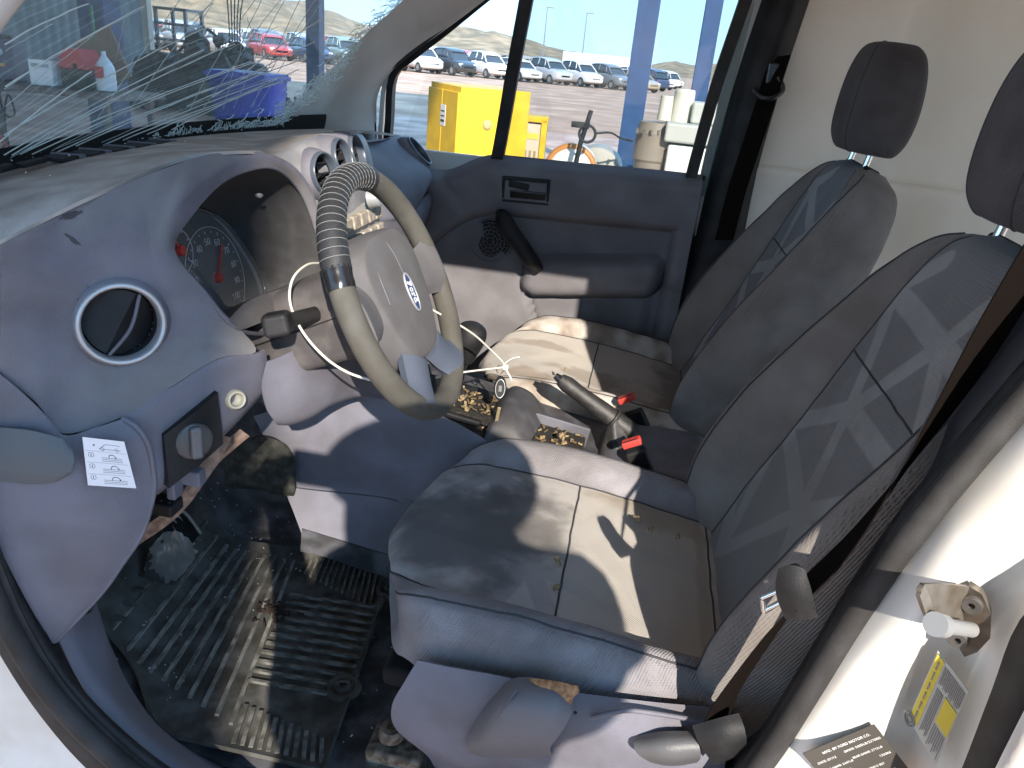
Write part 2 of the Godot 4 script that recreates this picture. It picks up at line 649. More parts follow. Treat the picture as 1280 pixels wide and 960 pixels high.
# ------------------------------------------------------------------ the van's shell
func build_van():
	var van := thing("van_body", "white van body shell with painted pillars, door frame, carpet floor and bare rear wall", "van body")
	# floor with toe board and wheel-arch sides
	var rows := []
	for z in [-.68, -.45, -.2, .0, .2, .45, .60]:
		rows.append([Vector3(-1.02, .34, z), Vector3(-.92, .22, z), Vector3(-.82, .07, z), Vector3(-.74, -.004, z), Vector3(-.5, -.012, z), Vector3(-.2, -.012, z), Vector3(.2, -.012, z), Vector3(.62, -.012, z)])
	sheet_obj("floor_carpet", rows, 4, 3, mats.carpet, van, .012, true)
	# firewall behind the dashboard, roof, far side, rear wall
	box_obj("firewall", Vector3(-1.06, .35, 0), Vector3(.03, .85, 1.44), mats.dark_void, van)
	box_obj("roof", Vector3(.85, 1.40, 0), Vector3(3.1, .05, 1.34), mats.bulk_white, van, .02)
	box_obj("cargo_floor", Vector3(1.55, .0, 0), Vector3(1.9, .05, 1.40), mats.bulk_white, van, .01)
	box_obj("underbody", Vector3(-.1, -.09, 0), Vector3(1.9, .12, 1.4), mats.dark_void, van)
	# far side of the cargo space, with its pressed ledge; the rear end is left open to let light onto it
	var ys := [[-.02, -.735, 0.0], [.4, -.745, 0.0], [.60, -.742, 0.0], [.745, -.712, .004], [.80, -.700, .006], [.825, -.722, .0], [.95, -.718, 0.0], [1.1, -.69, 0.0], [1.42, -.60, 0.0]]
	rows = []
	for x in [.15, .34, .50, .56, .75, 1.0, 1.4, 1.9, 2.45]:
		var r := []
		for q in ys:
			r.append(Vector3(x, q[0] - (x - .3) * .02, q[1] - (.022 if x > .53 else 0.0) * (1.0 if q[0] < .7 else .35)))
		rows.append(r)
	sheet_obj("side_panel", rows, 4, 4, mats.bulk_white, van, .004)
	box_obj("side_rib", Vector3(1.32, .7, -.70), Vector3(.10, 1.4, .05), mats.bulk_white, van, .02)
	# far B-pillar: painted strip, then the black trim that carries the belt
	sheet_obj("far_pillar_strip", [
		[Vector3(0.1496,0.604,-0.7), Vector3(0.1383,0.7777,-0.7), Vector3(0.1561,0.9802,-0.69), Vector3(0.1889,1.1734,-0.665), Vector3(0.2252,1.3449,-0.63)],
		[Vector3(0.1607,0.6085,-0.685), Vector3(0.1569,0.7815,-0.685), Vector3(0.1807,0.9919,-0.67), Vector3(0.215,1.1821,-0.645), Vector3(0.2463,1.3413,-0.6)],
		[Vector3(0.2236,0.5903,-0.71), Vector3(0.2178,0.7756,-0.71), Vector3(0.2208,0.9954,-0.7), Vector3(0.2581,1.1875,-0.67), Vector3(0.2912,1.3491,-0.63)]], 4, 4, mats.trim_beige, van, .004, true)
	var pt = sheet_obj("far_pillar_trim", [
		[Vector3(0.1113,0.3294,-0.7), Vector3(0.1404,0.5381,-0.7), Vector3(0.157,0.7611,-0.69), Vector3(0.1751,0.9824,-0.67), Vector3(0.1993,1.1727,-0.645), Vector3(0.2229,1.3414,-0.61)],
		[Vector3(0.1449,0.3362,-0.66), Vector3(0.1737,0.553,-0.655), Vector3(0.1862,0.7701,-0.645), Vector3(0.2043,0.9859,-0.63), Vector3(0.2295,1.1719,-0.605), Vector3(0.2512,1.3374,-0.575)],
		[Vector3(0.228,0.3277,-0.655), Vector3(0.237,0.5522,-0.65), Vector3(0.2407,0.777,-0.64), Vector3(0.254,0.9908,-0.625), Vector3(0.273,1.175,-0.6), Vector3(0.2904,1.3391,-0.57)],
		[Vector3(0.2883,0.3096,-0.7), Vector3(0.2795,0.5352,-0.7), Vector3(0.275,0.7735,-0.7), Vector3(0.2873,0.993,-0.685), Vector3(0.3055,1.1823,-0.66), Vector3(0.3239,1.3511,-0.63)]], 5, 4, mats.black_plastic, van, .005, true)
	tag(pt, "black plastic trim of the far pillar")
	# far A-pillar lining
	var ap = sheet_obj("a_pillar_lining", [
		[Vector3(-0.9468,0.7671,-0.52), Vector3(-0.9184,0.8079,-0.53), Vector3(-0.8141,0.9058,-0.535), Vector3(-0.7036,1.0099,-0.52), Vector3(-0.595,1.1016,-0.5), Vector3(-0.4941,1.1913,-0.48)],
		[Vector3(-0.8581,0.7541,-0.56), Vector3(-0.836,0.8107,-0.565), Vector3(-0.7622,0.8976,-0.56), Vector3(-0.6669,0.9963,-0.54), Vector3(-0.5703,1.0887,-0.52), Vector3(-0.4628,1.1882,-0.5)],
		[Vector3(-0.7771,0.7556,-0.6), Vector3(-0.7689,0.8157,-0.6), Vector3(-0.7362,0.8921,-0.59), Vector3(-0.6567,0.9803,-0.57), Vector3(-0.5396,1.0697,-0.55), Vector3(-0.4282,1.1704,-0.53)],
		[Vector3(-0.7204,0.7589,-0.635), Vector3(-0.7238,0.8185,-0.635), Vector3(-0.7152,0.8935,-0.625), Vector3(-0.6502,0.9705,-0.6), Vector3(-0.5189,1.0643,-0.575), Vector3(-0.4024,1.154,-0.555)],
		[Vector3(-0.7116,0.7537,-0.66), Vector3(-0.7153,0.818,-0.66), Vector3(-0.7069,0.89,-0.65), Vector3(-0.6474,0.9638,-0.63), Vector3(-0.5134,1.0592,-0.6), Vector3(-0.3938,1.1488,-0.58)]], 5, 4, mats.trim_beige, van, .004)
	tag(ap, "beige lining of the far windscreen pillar")
	# rubber seal round the far door opening
	tube_obj("far_door_seal", [Vector3(-0.7156,0.7167,-0.655), Vector3(-0.7194,0.7878,-0.655), Vector3(-0.7239,0.8767,-0.65), Vector3(-0.7022,0.925,-0.64), Vector3(-0.648,0.9674,-0.625), Vector3(-0.5765,1.0205,-0.605), Vector3(-0.4874,1.0901,-0.59), Vector3(-0.3681,1.1953,-0.57)], .0095, mats.rubber, van, 8, 5)
	box_obj("far_cant_rail", Vector3(-.1, 1.30, -.57), Vector3(1.1, .14, .08), mats.trim_beige, van, .02)
	tube_obj("near_pillar_lining", [Vector3(-.80, .76, .685), Vector3(-0.7458,0.9086,0.665), Vector3(-0.6923,0.9841,0.64), Vector3(-0.6486,1.0503,0.61), Vector3(-0.5487,1.1726,0.56)], .034, mats.trim_beige, van, 12, 4)
	box_obj("near_cant_rail", Vector3(.95, 1.27, .57), Vector3(2.9, .17, .10), mats.white_paint, van, .03)
	box_obj("near_gutter", Vector3(1.35, 1.38, .72), Vector3(2.1, .08, .22), mats.white_paint, van, .03)
	# driver's side opening: sill, A-pillar foot, seal, painted B-pillar
	sheet_obj("sill_trim", [
		[Vector3(-0.6491,0.3164,0.7), Vector3(-0.6434,0.267,0.7), Vector3(-0.6124,0.1812,0.7), Vector3(-0.5571,0.1114,0.7), Vector3(-0.4814,0.0444,0.7), Vector3(-0.3621,-0.0272,0.7), Vector3(-0.0586,-0.1533,0.7)],
		[Vector3(-0.641,0.2897,0.68), Vector3(-0.6334,0.239,0.68), Vector3(-0.5968,0.1631,0.68), Vector3(-0.5368,0.0956,0.68), Vector3(-0.4615,0.0421,0.68), Vector3(-0.3362,-0.0209,0.68), Vector3(-0.02,-0.1184,0.68)],
		[Vector3(-0.6614,0.2433,0.62), Vector3(-0.6446,0.1839,0.62), Vector3(-0.6185,0.1092,0.62), Vector3(-0.5745,0.0436,0.62), Vector3(-0.499,-0.0022,0.62), Vector3(-0.3516,-0.0449,0.62), Vector3(-0.0202,-0.1054,0.62)],
		[Vector3(-0.6917,0.2401,0.58), Vector3(-0.674,0.1385,0.58), Vector3(-0.6493,0.0574,0.58), Vector3(-0.5993,-0.0175,0.58), Vector3(-0.5152,-0.0612,0.58), Vector3(-0.3572,-0.0965,0.58), Vector3(-0.011,-0.1423,0.58)]], 5, 4, mats.flint, van, .004, true)
	var seal := []
	for q in [Vector3(-0.6724,0.6137,0.735), Vector3(-0.6698,0.5163,0.735), Vector3(-0.6616,0.433,0.735), Vector3(-0.6392,0.3345,0.735), Vector3(-0.5994,0.245,0.735), Vector3(-0.5427,0.1742,0.735), Vector3(-0.4658,0.113,0.735), Vector3(-0.3422,0.0571,0.735), Vector3(-0.1057,0.0171,0.735), Vector3(0.0865,0.1011,0.735), Vector3(0.1776,0.2216,0.73), Vector3(0.2189,0.3398,0.725), Vector3(0.2418,0.433,0.72), Vector3(0.2642,0.5343,0.715), Vector3(0.284,0.6112,0.712), Vector3(0.3041,0.673,0.71), Vector3(0.3322,0.7354,0.7), Vector3(0.3674,0.8161,0.69), Vector3(0.4083,0.8993,0.67)]:
		seal.append(q)
	var g := Geo.new()
	g.tube(seal.map(func(q): return q + Vector3(-.022, -.016, .012) * smoothstep(.05, -.35, q.x)), .0125, 10, false, 5)
	tag(obj("door_seal", g, mats.rubber, van), "black rubber seal round the driver's door opening")
	tube_obj("seal_lip", seal.map(func(q): return q + Vector3(0, .004, -.022) + Vector3(-.020, -.016, .012) * smoothstep(.05, -.35, q.x)), .008, mats.black_plastic, van, 8, 5)
	# painted frame outside the seal, lower left
	sheet_obj("seal_flange", [
		[Vector3(-0.6824,0.612,0.735), Vector3(-0.6803,0.504,0.735), Vector3(-0.6702,0.42,0.735), Vector3(-0.6481,0.3203,0.735), Vector3(-0.6082,0.2297,0.735), Vector3(-0.5502,0.1584,0.735), Vector3(-0.4705,0.0971,0.735), Vector3(-0.3427,0.0419,0.735), Vector3(-0.1048,0.0018,0.735), Vector3(0.0884,0.0873,0.735)],
		[Vector3(-0.6946,0.5788,0.75), Vector3(-0.6961,0.4679,0.75), Vector3(-0.6861,0.3763,0.75), Vector3(-0.6644,0.2899,0.75), Vector3(-0.6246,0.2031,0.75), Vector3(-0.5689,0.1276,0.75), Vector3(-0.4888,0.0614,0.75), Vector3(-0.3475,0.0072,0.75), Vector3(-0.099,-0.028,0.75), Vector3(0.1033,0.0567,0.75)],
		[Vector3(-0.7236,0.5502,0.742), Vector3(-0.7252,0.4351,0.742), Vector3(-0.715,0.3437,0.742), Vector3(-0.6912,0.2533,0.742), Vector3(-0.6507,0.1648,0.742), Vector3(-0.5939,0.0865,0.742), Vector3(-0.5097,0.0172,0.742), Vector3(-0.3589,-0.0398,0.742), Vector3(-0.0984,-0.0732,0.742), Vector3(0.1135,0.0173,0.742)]], 4, 4, mats.rubber, van, .004, true)
	sheet_obj("sill_panel", [
		[Vector3(-0.7359,0.569,0.745), Vector3(-0.7318,0.4574,0.745), Vector3(-0.7166,0.3737,0.745), Vector3(-0.6888,0.2868,0.745), Vector3(-0.6488,0.2021,0.745), Vector3(-0.5917,0.1194,0.745), Vector3(-0.5072,0.0462,0.745), Vector3(-0.3562,-0.0107,0.745), Vector3(-0.0994,-0.0442,0.745), Vector3(0.1133,0.0525,0.745)],
		[Vector3(-0.7653,0.5292,0.755), Vector3(-0.7634,0.4135,0.755), Vector3(-0.7524,0.3236,0.755), Vector3(-0.7287,0.2298,0.755), Vector3(-0.6886,0.1331,0.755), Vector3(-0.6309,0.0418,0.755), Vector3(-0.5417,-0.0371,0.755), Vector3(-0.3601,-0.0943,0.755), Vector3(-0.0919,-0.1243,0.755), Vector3(0.1428,-0.0117,0.755)],
		[Vector3(-0.8793,0.4132,0.775), Vector3(-0.8731,0.2866,0.775), Vector3(-0.857,0.2018,0.775), Vector3(-0.8346,0.084,0.775), Vector3(-0.7865,-0.0212,0.775), Vector3(-0.7082,-0.1244,0.775), Vector3(-0.5855,-0.2181,0.775), Vector3(-0.3563,-0.2528,0.775), Vector3(-0.0795,-0.2425,0.775), Vector3(0.178,-0.1072,0.775)]], 4, 4, mats.white_paint, van, .004, true)
	build_b_pillar(van)

var pillar: Geo

func build_b_pillar(van: Node3D):
	sheet_obj("b_pillar_panel", [
		[Vector3(0.4021,0.8929,0.675), Vector3(0.404,0.899,0.7), Vector3(0.4162,0.9041,0.715), Vector3(0.4388,0.9084,0.72), Vector3(0.4536,0.9138,0.735), Vector3(0.4442,0.923,0.78)],
		[Vector3(0.368,0.8054,0.69), Vector3(0.3728,0.812,0.715), Vector3(0.3915,0.8139,0.73), Vector3(0.418,0.8134,0.735), Vector3(0.4367,0.8159,0.75), Vector3(0.4349,0.8261,0.79)],
		[Vector3(0.3363,0.7179,0.7), Vector3(0.3455,0.7171,0.728), Vector3(0.3655,0.715,0.745), Vector3(0.3964,0.7058,0.745), Vector3(0.4191,0.705,0.755), Vector3(0.4187,0.7194,0.79)],
		[Vector3(0.3087,0.6502,0.71), Vector3(0.3141,0.6462,0.735), Vector3(0.3327,0.6464,0.748), Vector3(0.3659,0.6397,0.74), Vector3(0.389,0.6394,0.75), Vector3(0.3872,0.664,0.79)],
		[Vector3(0.2856,0.5718,0.714), Vector3(0.2933,0.5672,0.738), Vector3(0.3071,0.5696,0.746), Vector3(0.3479,0.5618,0.73), Vector3(0.374,0.5758,0.745), Vector3(0.3673,0.6071,0.79)],
		[Vector3(0.2656,0.5026,0.718), Vector3(0.2759,0.503,0.738), Vector3(0.2961,0.4989,0.744), Vector3(0.3486,0.4765,0.716), Vector3(0.3781,0.4922,0.735), Vector3(0.3722,0.5294,0.785)],
		[Vector3(0.2462,0.4212,0.72), Vector3(0.2599,0.4163,0.738), Vector3(0.3005,0.405,0.742), Vector3(0.35,0.3777,0.714), Vector3(0.3838,0.3999,0.735), Vector3(0.3769,0.4389,0.785)],
		[Vector3(0.2225,0.3231,0.725), Vector3(0.2395,0.3139,0.738), Vector3(0.2925,0.3116,0.742), Vector3(0.3442,0.2883,0.72), Vector3(0.3804,0.3134,0.74), Vector3(0.3762,0.3589,0.785)],
		[Vector3(0.1761,0.1813,0.73), Vector3(0.1933,0.1812,0.745), Vector3(0.2466,0.1774,0.748), Vector3(0.2989,0.1783,0.745), Vector3(0.3462,0.1896,0.75), Vector3(0.3513,0.2318,0.785)]], 5, 5, mats.white_paint, van, .004, true)
	pillar = last
	# the gap and the next body panel behind it
	sheet_obj("rear_edge_seal", [
		[Vector3(0.4479,0.9224,0.775), Vector3(0.4387,0.8246,0.785), Vector3(0.4223,0.717,0.785), Vector3(0.3906,0.6611,0.785), Vector3(0.3651,0.6108,0.785), Vector3(0.3704,0.5287,0.78), Vector3(0.3742,0.4374,0.78), Vector3(0.374,0.3517,0.78), Vector3(0.347,0.2225,0.78)],
		[Vector3(0.44,0.9218,0.8), Vector3(0.4339,0.8224,0.81), Vector3(0.4205,0.722,0.81), Vector3(0.396,0.6618,0.81), Vector3(0.3756,0.6136,0.81), Vector3(0.378,0.5372,0.805), Vector3(0.3791,0.4528,0.805), Vector3(0.382,0.3654,0.805), Vector3(0.3592,0.2409,0.805)],
		[Vector3(0.4589,0.9166,0.79), Vector3(0.4534,0.8151,0.8), Vector3(0.4459,0.7065,0.8), Vector3(0.4217,0.6445,0.8), Vector3(0.4023,0.5909,0.8), Vector3(0.3986,0.5196,0.8), Vector3(0.3991,0.438,0.8), Vector3(0.4028,0.3492,0.8), Vector3(0.381,0.2224,0.8)]], 4, 4, mats.rubber, van, .004, true)
	sheet_obj("outer_panel", [
		[Vector3(0.4292,0.9163,0.825), Vector3(0.4287,0.8158,0.83), Vector3(0.4177,0.7141,0.83), Vector3(0.3944,0.6545,0.83), Vector3(0.372,0.6021,0.83), Vector3(0.3665,0.5286,0.83), Vector3(0.366,0.4444,0.83), Vector3(0.3705,0.3527,0.83), Vector3(0.3486,0.2278,0.83)],
		[Vector3(0.4483,0.9065,0.835), Vector3(0.4399,0.8106,0.845), Vector3(0.4321,0.7142,0.845), Vector3(0.4096,0.652,0.845), Vector3(0.3846,0.5993,0.845), Vector3(0.3817,0.5229,0.845), Vector3(0.3843,0.4401,0.845), Vector3(0.3902,0.3601,0.845), Vector3(0.3742,0.2267,0.845)],
		[Vector3(0.5219,0.8623,0.84), Vector3(0.5185,0.7628,0.85), Vector3(0.5086,0.6808,0.85), Vector3(0.4902,0.6169,0.85), Vector3(0.4718,0.5552,0.85), Vector3(0.4737,0.476,0.85), Vector3(0.4847,0.381,0.85), Vector3(0.4897,0.2948,0.85), Vector3(0.482,0.1538,0.85)]], 4, 4, mats.white_paint, van, .004, true)
	box_obj("rear_quarter", Vector3(1.44, .45, .80), Vector3(1.95, 1.9, .05), mats.white_paint, van, .01)
	# dark inner trim of the pillar next to the seat
	sheet_obj("pillar_inner_trim", [
		[Vector3(0.4204,0.9268,0.59), Vector3(0.3639,0.8459,0.6), Vector3(0.3313,0.774,0.615), Vector3(0.3137,0.7395,0.62), Vector3(0.2948,0.6514,0.625), Vector3(0.2703,0.5521,0.63), Vector3(0.2492,0.4325,0.635), Vector3(0.2182,0.3291,0.635), Vector3(0.1838,0.2146,0.635), Vector3(0.13,0.0509,0.635)],
		[Vector3(0.4401,0.9123,0.575), Vector3(0.3891,0.8273,0.585), Vector3(0.3565,0.7573,0.6), Vector3(0.3409,0.7287,0.61), Vector3(0.3236,0.6421,0.615), Vector3(0.2946,0.5385,0.625), Vector3(0.27,0.4219,0.63), Vector3(0.241,0.3115,0.63), Vector3(0.2062,0.2017,0.63), Vector3(0.1536,0.0363,0.63)],
		[Vector3(0.4083,0.8971,0.66), Vector3(0.3734,0.8247,0.67), Vector3(0.3478,0.762,0.675), Vector3(0.3305,0.7254,0.68), Vector3(0.3108,0.6526,0.685), Vector3(0.2872,0.5609,0.69), Vector3(0.265,0.4616,0.695), Vector3(0.2349,0.3581,0.7), Vector3(0.207,0.2644,0.7), Vector3(0.1597,0.1201,0.7)],
		[Vector3(0.4045,0.8967,0.69), Vector3(0.3723,0.8222,0.695), Vector3(0.3479,0.7576,0.7), Vector3(0.3326,0.7236,0.7), Vector3(0.3126,0.6564,0.705), Vector3(0.2887,0.5695,0.71), Vector3(0.2688,0.4657,0.71), Vector3(0.2398,0.3639,0.715), Vector3(0.213,0.2717,0.715), Vector3(0.1673,0.1296,0.715)]], 4, 4, mt("pillar_trim", lin(.075, .075, .088), .7, {"grain": 1.0, "cell": .03}), van, .004, true)

# ------------------------------------------------------------------ windscreen
func build_windshield():
	var ws := thing("windscreen", "shattered windscreen with long cracks and crazed glass along its far edge", "windscreen", Vector3.ZERO)
	var base := []
	var top := []
	for k in 9:
		var z = lerpf(.70, -.62, k / 8.0)
		var bow = 1.0 - pow(absf(z) / .70, 2.2)
		base.append(Vector3(-.80 - .13 * bow, .775, z))
		top.append(Vector3(-.33 - .07 * bow, 1.36, z * .88))
	var mid := []
	for k in 9:
		mid.append((base[k] + top[k]) * .5 + Vector3(-.03, .03, 0))
	var p = SP.patch([base, mid, top], 4, 8)
	var g := Geo.new()
	g.slab(p[0], p[1], p[2], .005)
	var gm := glass("windscreen_glass", Color(.78, .88, .88, .09))
	obj("glass", g, gm, ws)
	# black band along the foot of the glass
	g = Geo.new()
	var band := PackedVector3Array()
	for j in 2:
		for q in SP.spl(base, 4):
			band.append(q + (Vector3(.020, .004, 0) if j == 0 else Vector3(.034, .052, 0)))
	g.slab(band, 33, 2, .002, true)
	obj("black_band", g, mats.dark_void, ws)
	# cracks: thin raised ridges that follow the glass
	var rng := RandomNumberGenerator.new()
	rng.seed = 11
	var cm := mt("crack", lin(.86, .90, .90), .4)
	cm.backlight_enabled = true
	cm.backlight = Color(.9, .95, .95)
	var at = func(u: float, v: float) -> Vector3:
		var fi = clampf(u, 0, 1) * (p[1] - 1)
		var fj = clampf(v, 0, 1) * (p[2] - 1)
		var i0 = mini(int(fi), p[1] - 2)
		var j0 = mini(int(fj), p[2] - 2)
		var a = p[0][j0 * p[1] + i0].lerp(p[0][j0 * p[1] + i0 + 1], fi - i0)
		var c = p[0][(j0 + 1) * p[1] + i0].lerp(p[0][(j0 + 1) * p[1] + i0 + 1], fi - i0)
		return a.lerp(c, fj - j0) + Vector3(.006, -.003, 0)
	var cr := Geo.new()
	var fine := Geo.new()
	# long cracks: each from near the driver's low corner up towards the crushed far corner (ends as shares of width and height)
	var long := [[0.099, 0.290, 0.209, 0.369, 1], [0.135, 0.213, 0.320, 0.378, 2], [0.152, 0.175, 0.251, 0.308, 0], [0.161, 0.088, 0.287, 0.237, 1], [0.176, 0.117, 0.483, 0.343, 1], [0.195, 0.072, 0.514, 0.290, 2], [0.211, 0.068, 0.586, 0.312, 2], [0.227, 0.064, 0.658, 0.263, 1], [0.252, 0.058, 0.695, 0.277, 1], [0.295, 0.048, 0.715, 0.241, 2], [0.338, 0.058, 0.731, 0.254, 1], [0.392, 0.047, 0.761, 0.216, 2], [0.440, 0.056, 0.779, 0.204, 1], [0.491, 0.063, 0.795, 0.217, 2], [0.547, 0.067, 0.805, 0.244, 1], [0.290, 0.059, 0.462, 0.164, 0], [0.341, 0.087, 0.471, 0.185, 0], [0.401, 0.284, 0.467, 0.408, 0], [0.441, 0.296, 0.497, 0.320, 0], [0.466, 0.337, 0.467, 0.408, 0], [0.562, 0.270, 0.539, 0.420, 0], [0.576, 0.382, 0.660, 0.299, 0], [0.105, 0.277, 0.164, 0.328, 0], [0.328, 0.255, 0.295, 0.348, 0], [0.227, 0.064, 0.423, 0.207, 1], [0.575, 0.293, 0.675, 0.371, 0], [0.655, 0.227, 0.782, 0.411, 1], [0.605, 0.157, 0.803, 0.336, 1], [0.553, 0.136, 0.808, 0.284, 1]]
	for q in long:
		for rep in (2 if q[4] > 1 else 1):
			var path := []
			var wob = rng.randf_range(-.004, .004)
			var d0 = rng.randf_range(-.012, .012) * rep
			var d1 = rng.randf_range(-.012, .012) * rep
			for s in 13:
				var f = s / 12.0
				path.append(at.call(lerpf(q[0], q[2], f), maxf(.012, lerpf(q[1] + d0, q[3] + d1, f) + wob * sin(f * PI) + rng.randf_range(-.0015, .0015))))
			(cr if rep == 0 and q[4] > 0 else fine).tube(path, .0010 if q[4] > 0 and rep == 0 else .0005, 4, false, 2, false)
	for k in 9:
		var path := []
		var u0 = rng.randf_range(.35, .75)
		for s in 9:
			path.append(at.call(u0 + s * .012 * (k % 3 - 1) + rng.randf_range(-.004, .004), .12 + s * (.05 + .01 * k)))
		fine.tube(path, .0006, 4, false, 2, false)
	tag(obj("cracks", cr, cm, ws), "long bright cracks", "", "", "stuff")
	tag(obj("fine_cracks", fine, mt("crack_dull", lin(.50, .58, .58), .4), ws), "", "", "", "stuff")
	# crazed glass along the far edge and bottom corner: a net of short cracks
	var net := Geo.new()
	for k in 1500:
		var e = rng.randf()
		var u: float
		var v: float
		var spread = absf(rng.randfn(0, 1.0))
		if k % 3 == 0:      # low corner and foot of the glass
			u = rng.randf_range(.52, .85)
			v = .015 + spread * (.015 + .05 * (u - .5))
		else:               # strip along the far edge
			v = e * .75
			u = .825 + .175 * pow(clampf((v - .03) / .47, 0, 1), .75) - spread * .03
		var a = rng.randf() * TAU
		var l = rng.randf_range(.006, .022)
		var q = at.call(u, v)
		var q1 = at.call(u + cos(a) * l * .8, v + sin(a) * l * 1.2)
		var q2 = at.call(u + cos(a + .5) * l * 1.5, v + sin(a + .5) * l * 2.0)
		net.tube([q, q1, q2], .0008 if k % 3 else .0012, 3, false, 0, false)
	tag(obj("crazed_glass", net, mt("craze", lin(.75, .86, .86), .3), ws), "crazed glass along the far edge", "", "", "stuff")

# ------------------------------------------------------------------ dashboard
func build_dash():
	var d := thing("dashboard", "dusty blue-grey plastic dashboard with round vents and instrument hood", "dashboard")
	var fl = mats.flint
	# top pad: windscreen foot to crease, from the driver's door to the far door
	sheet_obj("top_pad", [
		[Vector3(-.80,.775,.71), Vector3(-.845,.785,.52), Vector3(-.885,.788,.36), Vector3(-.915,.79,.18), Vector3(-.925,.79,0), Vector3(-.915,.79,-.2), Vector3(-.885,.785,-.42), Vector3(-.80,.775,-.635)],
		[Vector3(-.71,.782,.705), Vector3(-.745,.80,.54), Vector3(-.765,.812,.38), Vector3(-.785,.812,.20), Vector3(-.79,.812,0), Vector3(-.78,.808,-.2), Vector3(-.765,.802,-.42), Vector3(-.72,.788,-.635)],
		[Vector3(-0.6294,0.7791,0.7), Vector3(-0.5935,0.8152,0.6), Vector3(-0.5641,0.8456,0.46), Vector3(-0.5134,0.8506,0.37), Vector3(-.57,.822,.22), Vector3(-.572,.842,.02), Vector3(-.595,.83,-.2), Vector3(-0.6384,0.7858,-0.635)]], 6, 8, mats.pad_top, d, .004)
	# the driver's face of the dashboard, wrapped round the instrument opening
	var df = sheet_obj("driver_face", [
		[Vector3(-0.6294,0.7791,0.7), Vector3(-0.6154,0.7932,0.665), Vector3(-0.611,0.8021,0.63), Vector3(-0.6016,0.8124,0.6), Vector3(-0.5893,0.8209,0.575), Vector3(-0.5808,0.8285,0.55), Vector3(-0.5734,0.8343,0.53), Vector3(-0.5673,0.8388,0.515), Vector3(-0.563,0.8423,0.5), Vector3(-0.5595,0.8449,0.485), Vector3(-0.5555,0.8481,0.465), Vector3(-0.549,0.8508,0.435), Vector3(-0.5287,0.8533,0.395), Vector3(-0.5068,0.8504,0.36), Vector3(-0.4992,0.8222,0.29), Vector3(-0.4909,0.7726,0.245), Vector3(-0.4782,0.6725,0.21)],
		[Vector3(-0.6356,0.7457,0.7), Vector3(-0.6174,0.749,0.668), Vector3(-0.6034,0.7559,0.64), Vector3(-0.589,0.765,0.615), Vector3(-0.5763,0.7698,0.595), Vector3(-0.567,0.7731,0.582), Vector3(-0.5616,0.7746,0.572), Vector3(-0.5583,0.777,0.563), Vector3(-0.5551,0.7807,0.555), Vector3(-0.5516,0.7907,0.54), Vector3(-0.5459,0.8105,0.51), Vector3(-0.5417,0.8314,0.45), Vector3(-0.5252,0.8444,0.394), Vector3(-0.5056,0.8428,0.356), Vector3(-0.4987,0.8127,0.286), Vector3(-0.4918,0.7654,0.246), Vector3(-0.4815,0.6685,0.212)],
		[Vector3(-0.6449,0.6966,0.7), Vector3(-0.6252,0.6816,0.672), Vector3(-0.6091,0.6706,0.645), Vector3(-0.5941,0.6608,0.617), Vector3(-0.5723,0.6605,0.597), Vector3(-0.5539,0.667,0.577), Vector3(-0.5393,0.6798,0.562), Vector3(-0.5363,0.7049,0.56), Vector3(-0.5399,0.7339,0.56), Vector3(-0.5434,0.7675,0.548), Vector3(-0.5448,0.7989,0.503), Vector3(-0.5402,0.8226,0.442), Vector3(-0.5243,0.8347,0.39), Vector3(-0.5067,0.8348,0.352), Vector3(-0.5043,0.8065,0.2875), Vector3(-0.4959,0.7616,0.2485), Vector3(-0.4847,0.6686,0.2142)],
		[Vector3(-0.6558,0.638,0.7), Vector3(-0.6251,0.5986,0.69), Vector3(-0.6083,0.5598,0.68), Vector3(-0.56,0.5705,0.64), Vector3(-0.5226,0.5975,0.595), Vector3(-0.4901,0.6199,0.545), Vector3(-0.4642,0.6165,0.5), Vector3(-0.4868,0.6442,0.497), Vector3(-0.5137,0.6976,0.525), Vector3(-0.5424,0.7519,0.542), Vector3(-0.5438,0.7885,0.492), Vector3(-0.5385,0.8175,0.432), Vector3(-0.5237,0.8301,0.385), Vector3(-0.5066,0.8313,0.35), Vector3(-0.5059,0.8039,0.287), Vector3(-0.4988,0.7587,0.248), Vector3(-0.4875,0.6668,0.214)]], 5, 7, fl, d, .003)
	var dn := FastNoiseLite.new()
	dn.frequency = .12
	dn.fractal_octaves = 4
	last.dust(Color(.137, .135, .170), Color(.205, .193, .182), .85, dn)
	var face := last
	vent(d, Vector3(-0.5805,0.6736,0.598), Vector3(.90, .16, .40), .047, true, df)
	df.mesh = face.mesh()
	df.material_override = mats.flint_dusty
	var scuff := mt("scuff", lin(.055, .050, .052), .9)
	var marks := [[Vector3(-0.6234,0.7525,0.66), Vector3(-0.6017,0.758,0.66), .014, .0028], [Vector3(-0.5977,0.7751,0.635), Vector3(-0.5923,0.7566,0.62), .012, .003], [Vector3(-0.6017,0.8007,0.625), Vector3(-0.5953,0.8042,0.61), .018, .004], [Vector3(-0.6196,0.8061,0.64), Vector3(-0.6129,0.8087,0.63), .011, .003], [Vector3(-0.5956,0.7429,0.61), Vector3(-0.5953,0.7406,0.6), .006, .003], [Vector3(-0.567,0.7903,0.56), Vector3(-0.5695,0.7921,0.55), .004, .003], [Vector3(-0.6187,0.7332,0.665), Vector3(-0.6152,0.7324,0.66), .004, .002], [Vector3(-0.6168,0.773,0.65), Vector3(-0.5972,0.7656,0.64), .020, .0012]]
	for k in marks.size():
		obj("scuff_mark", face.stain(marks[k][0], marks[k][1] - marks[k][0], marks[k][2], marks[k][3], k + 3), scuff, df)
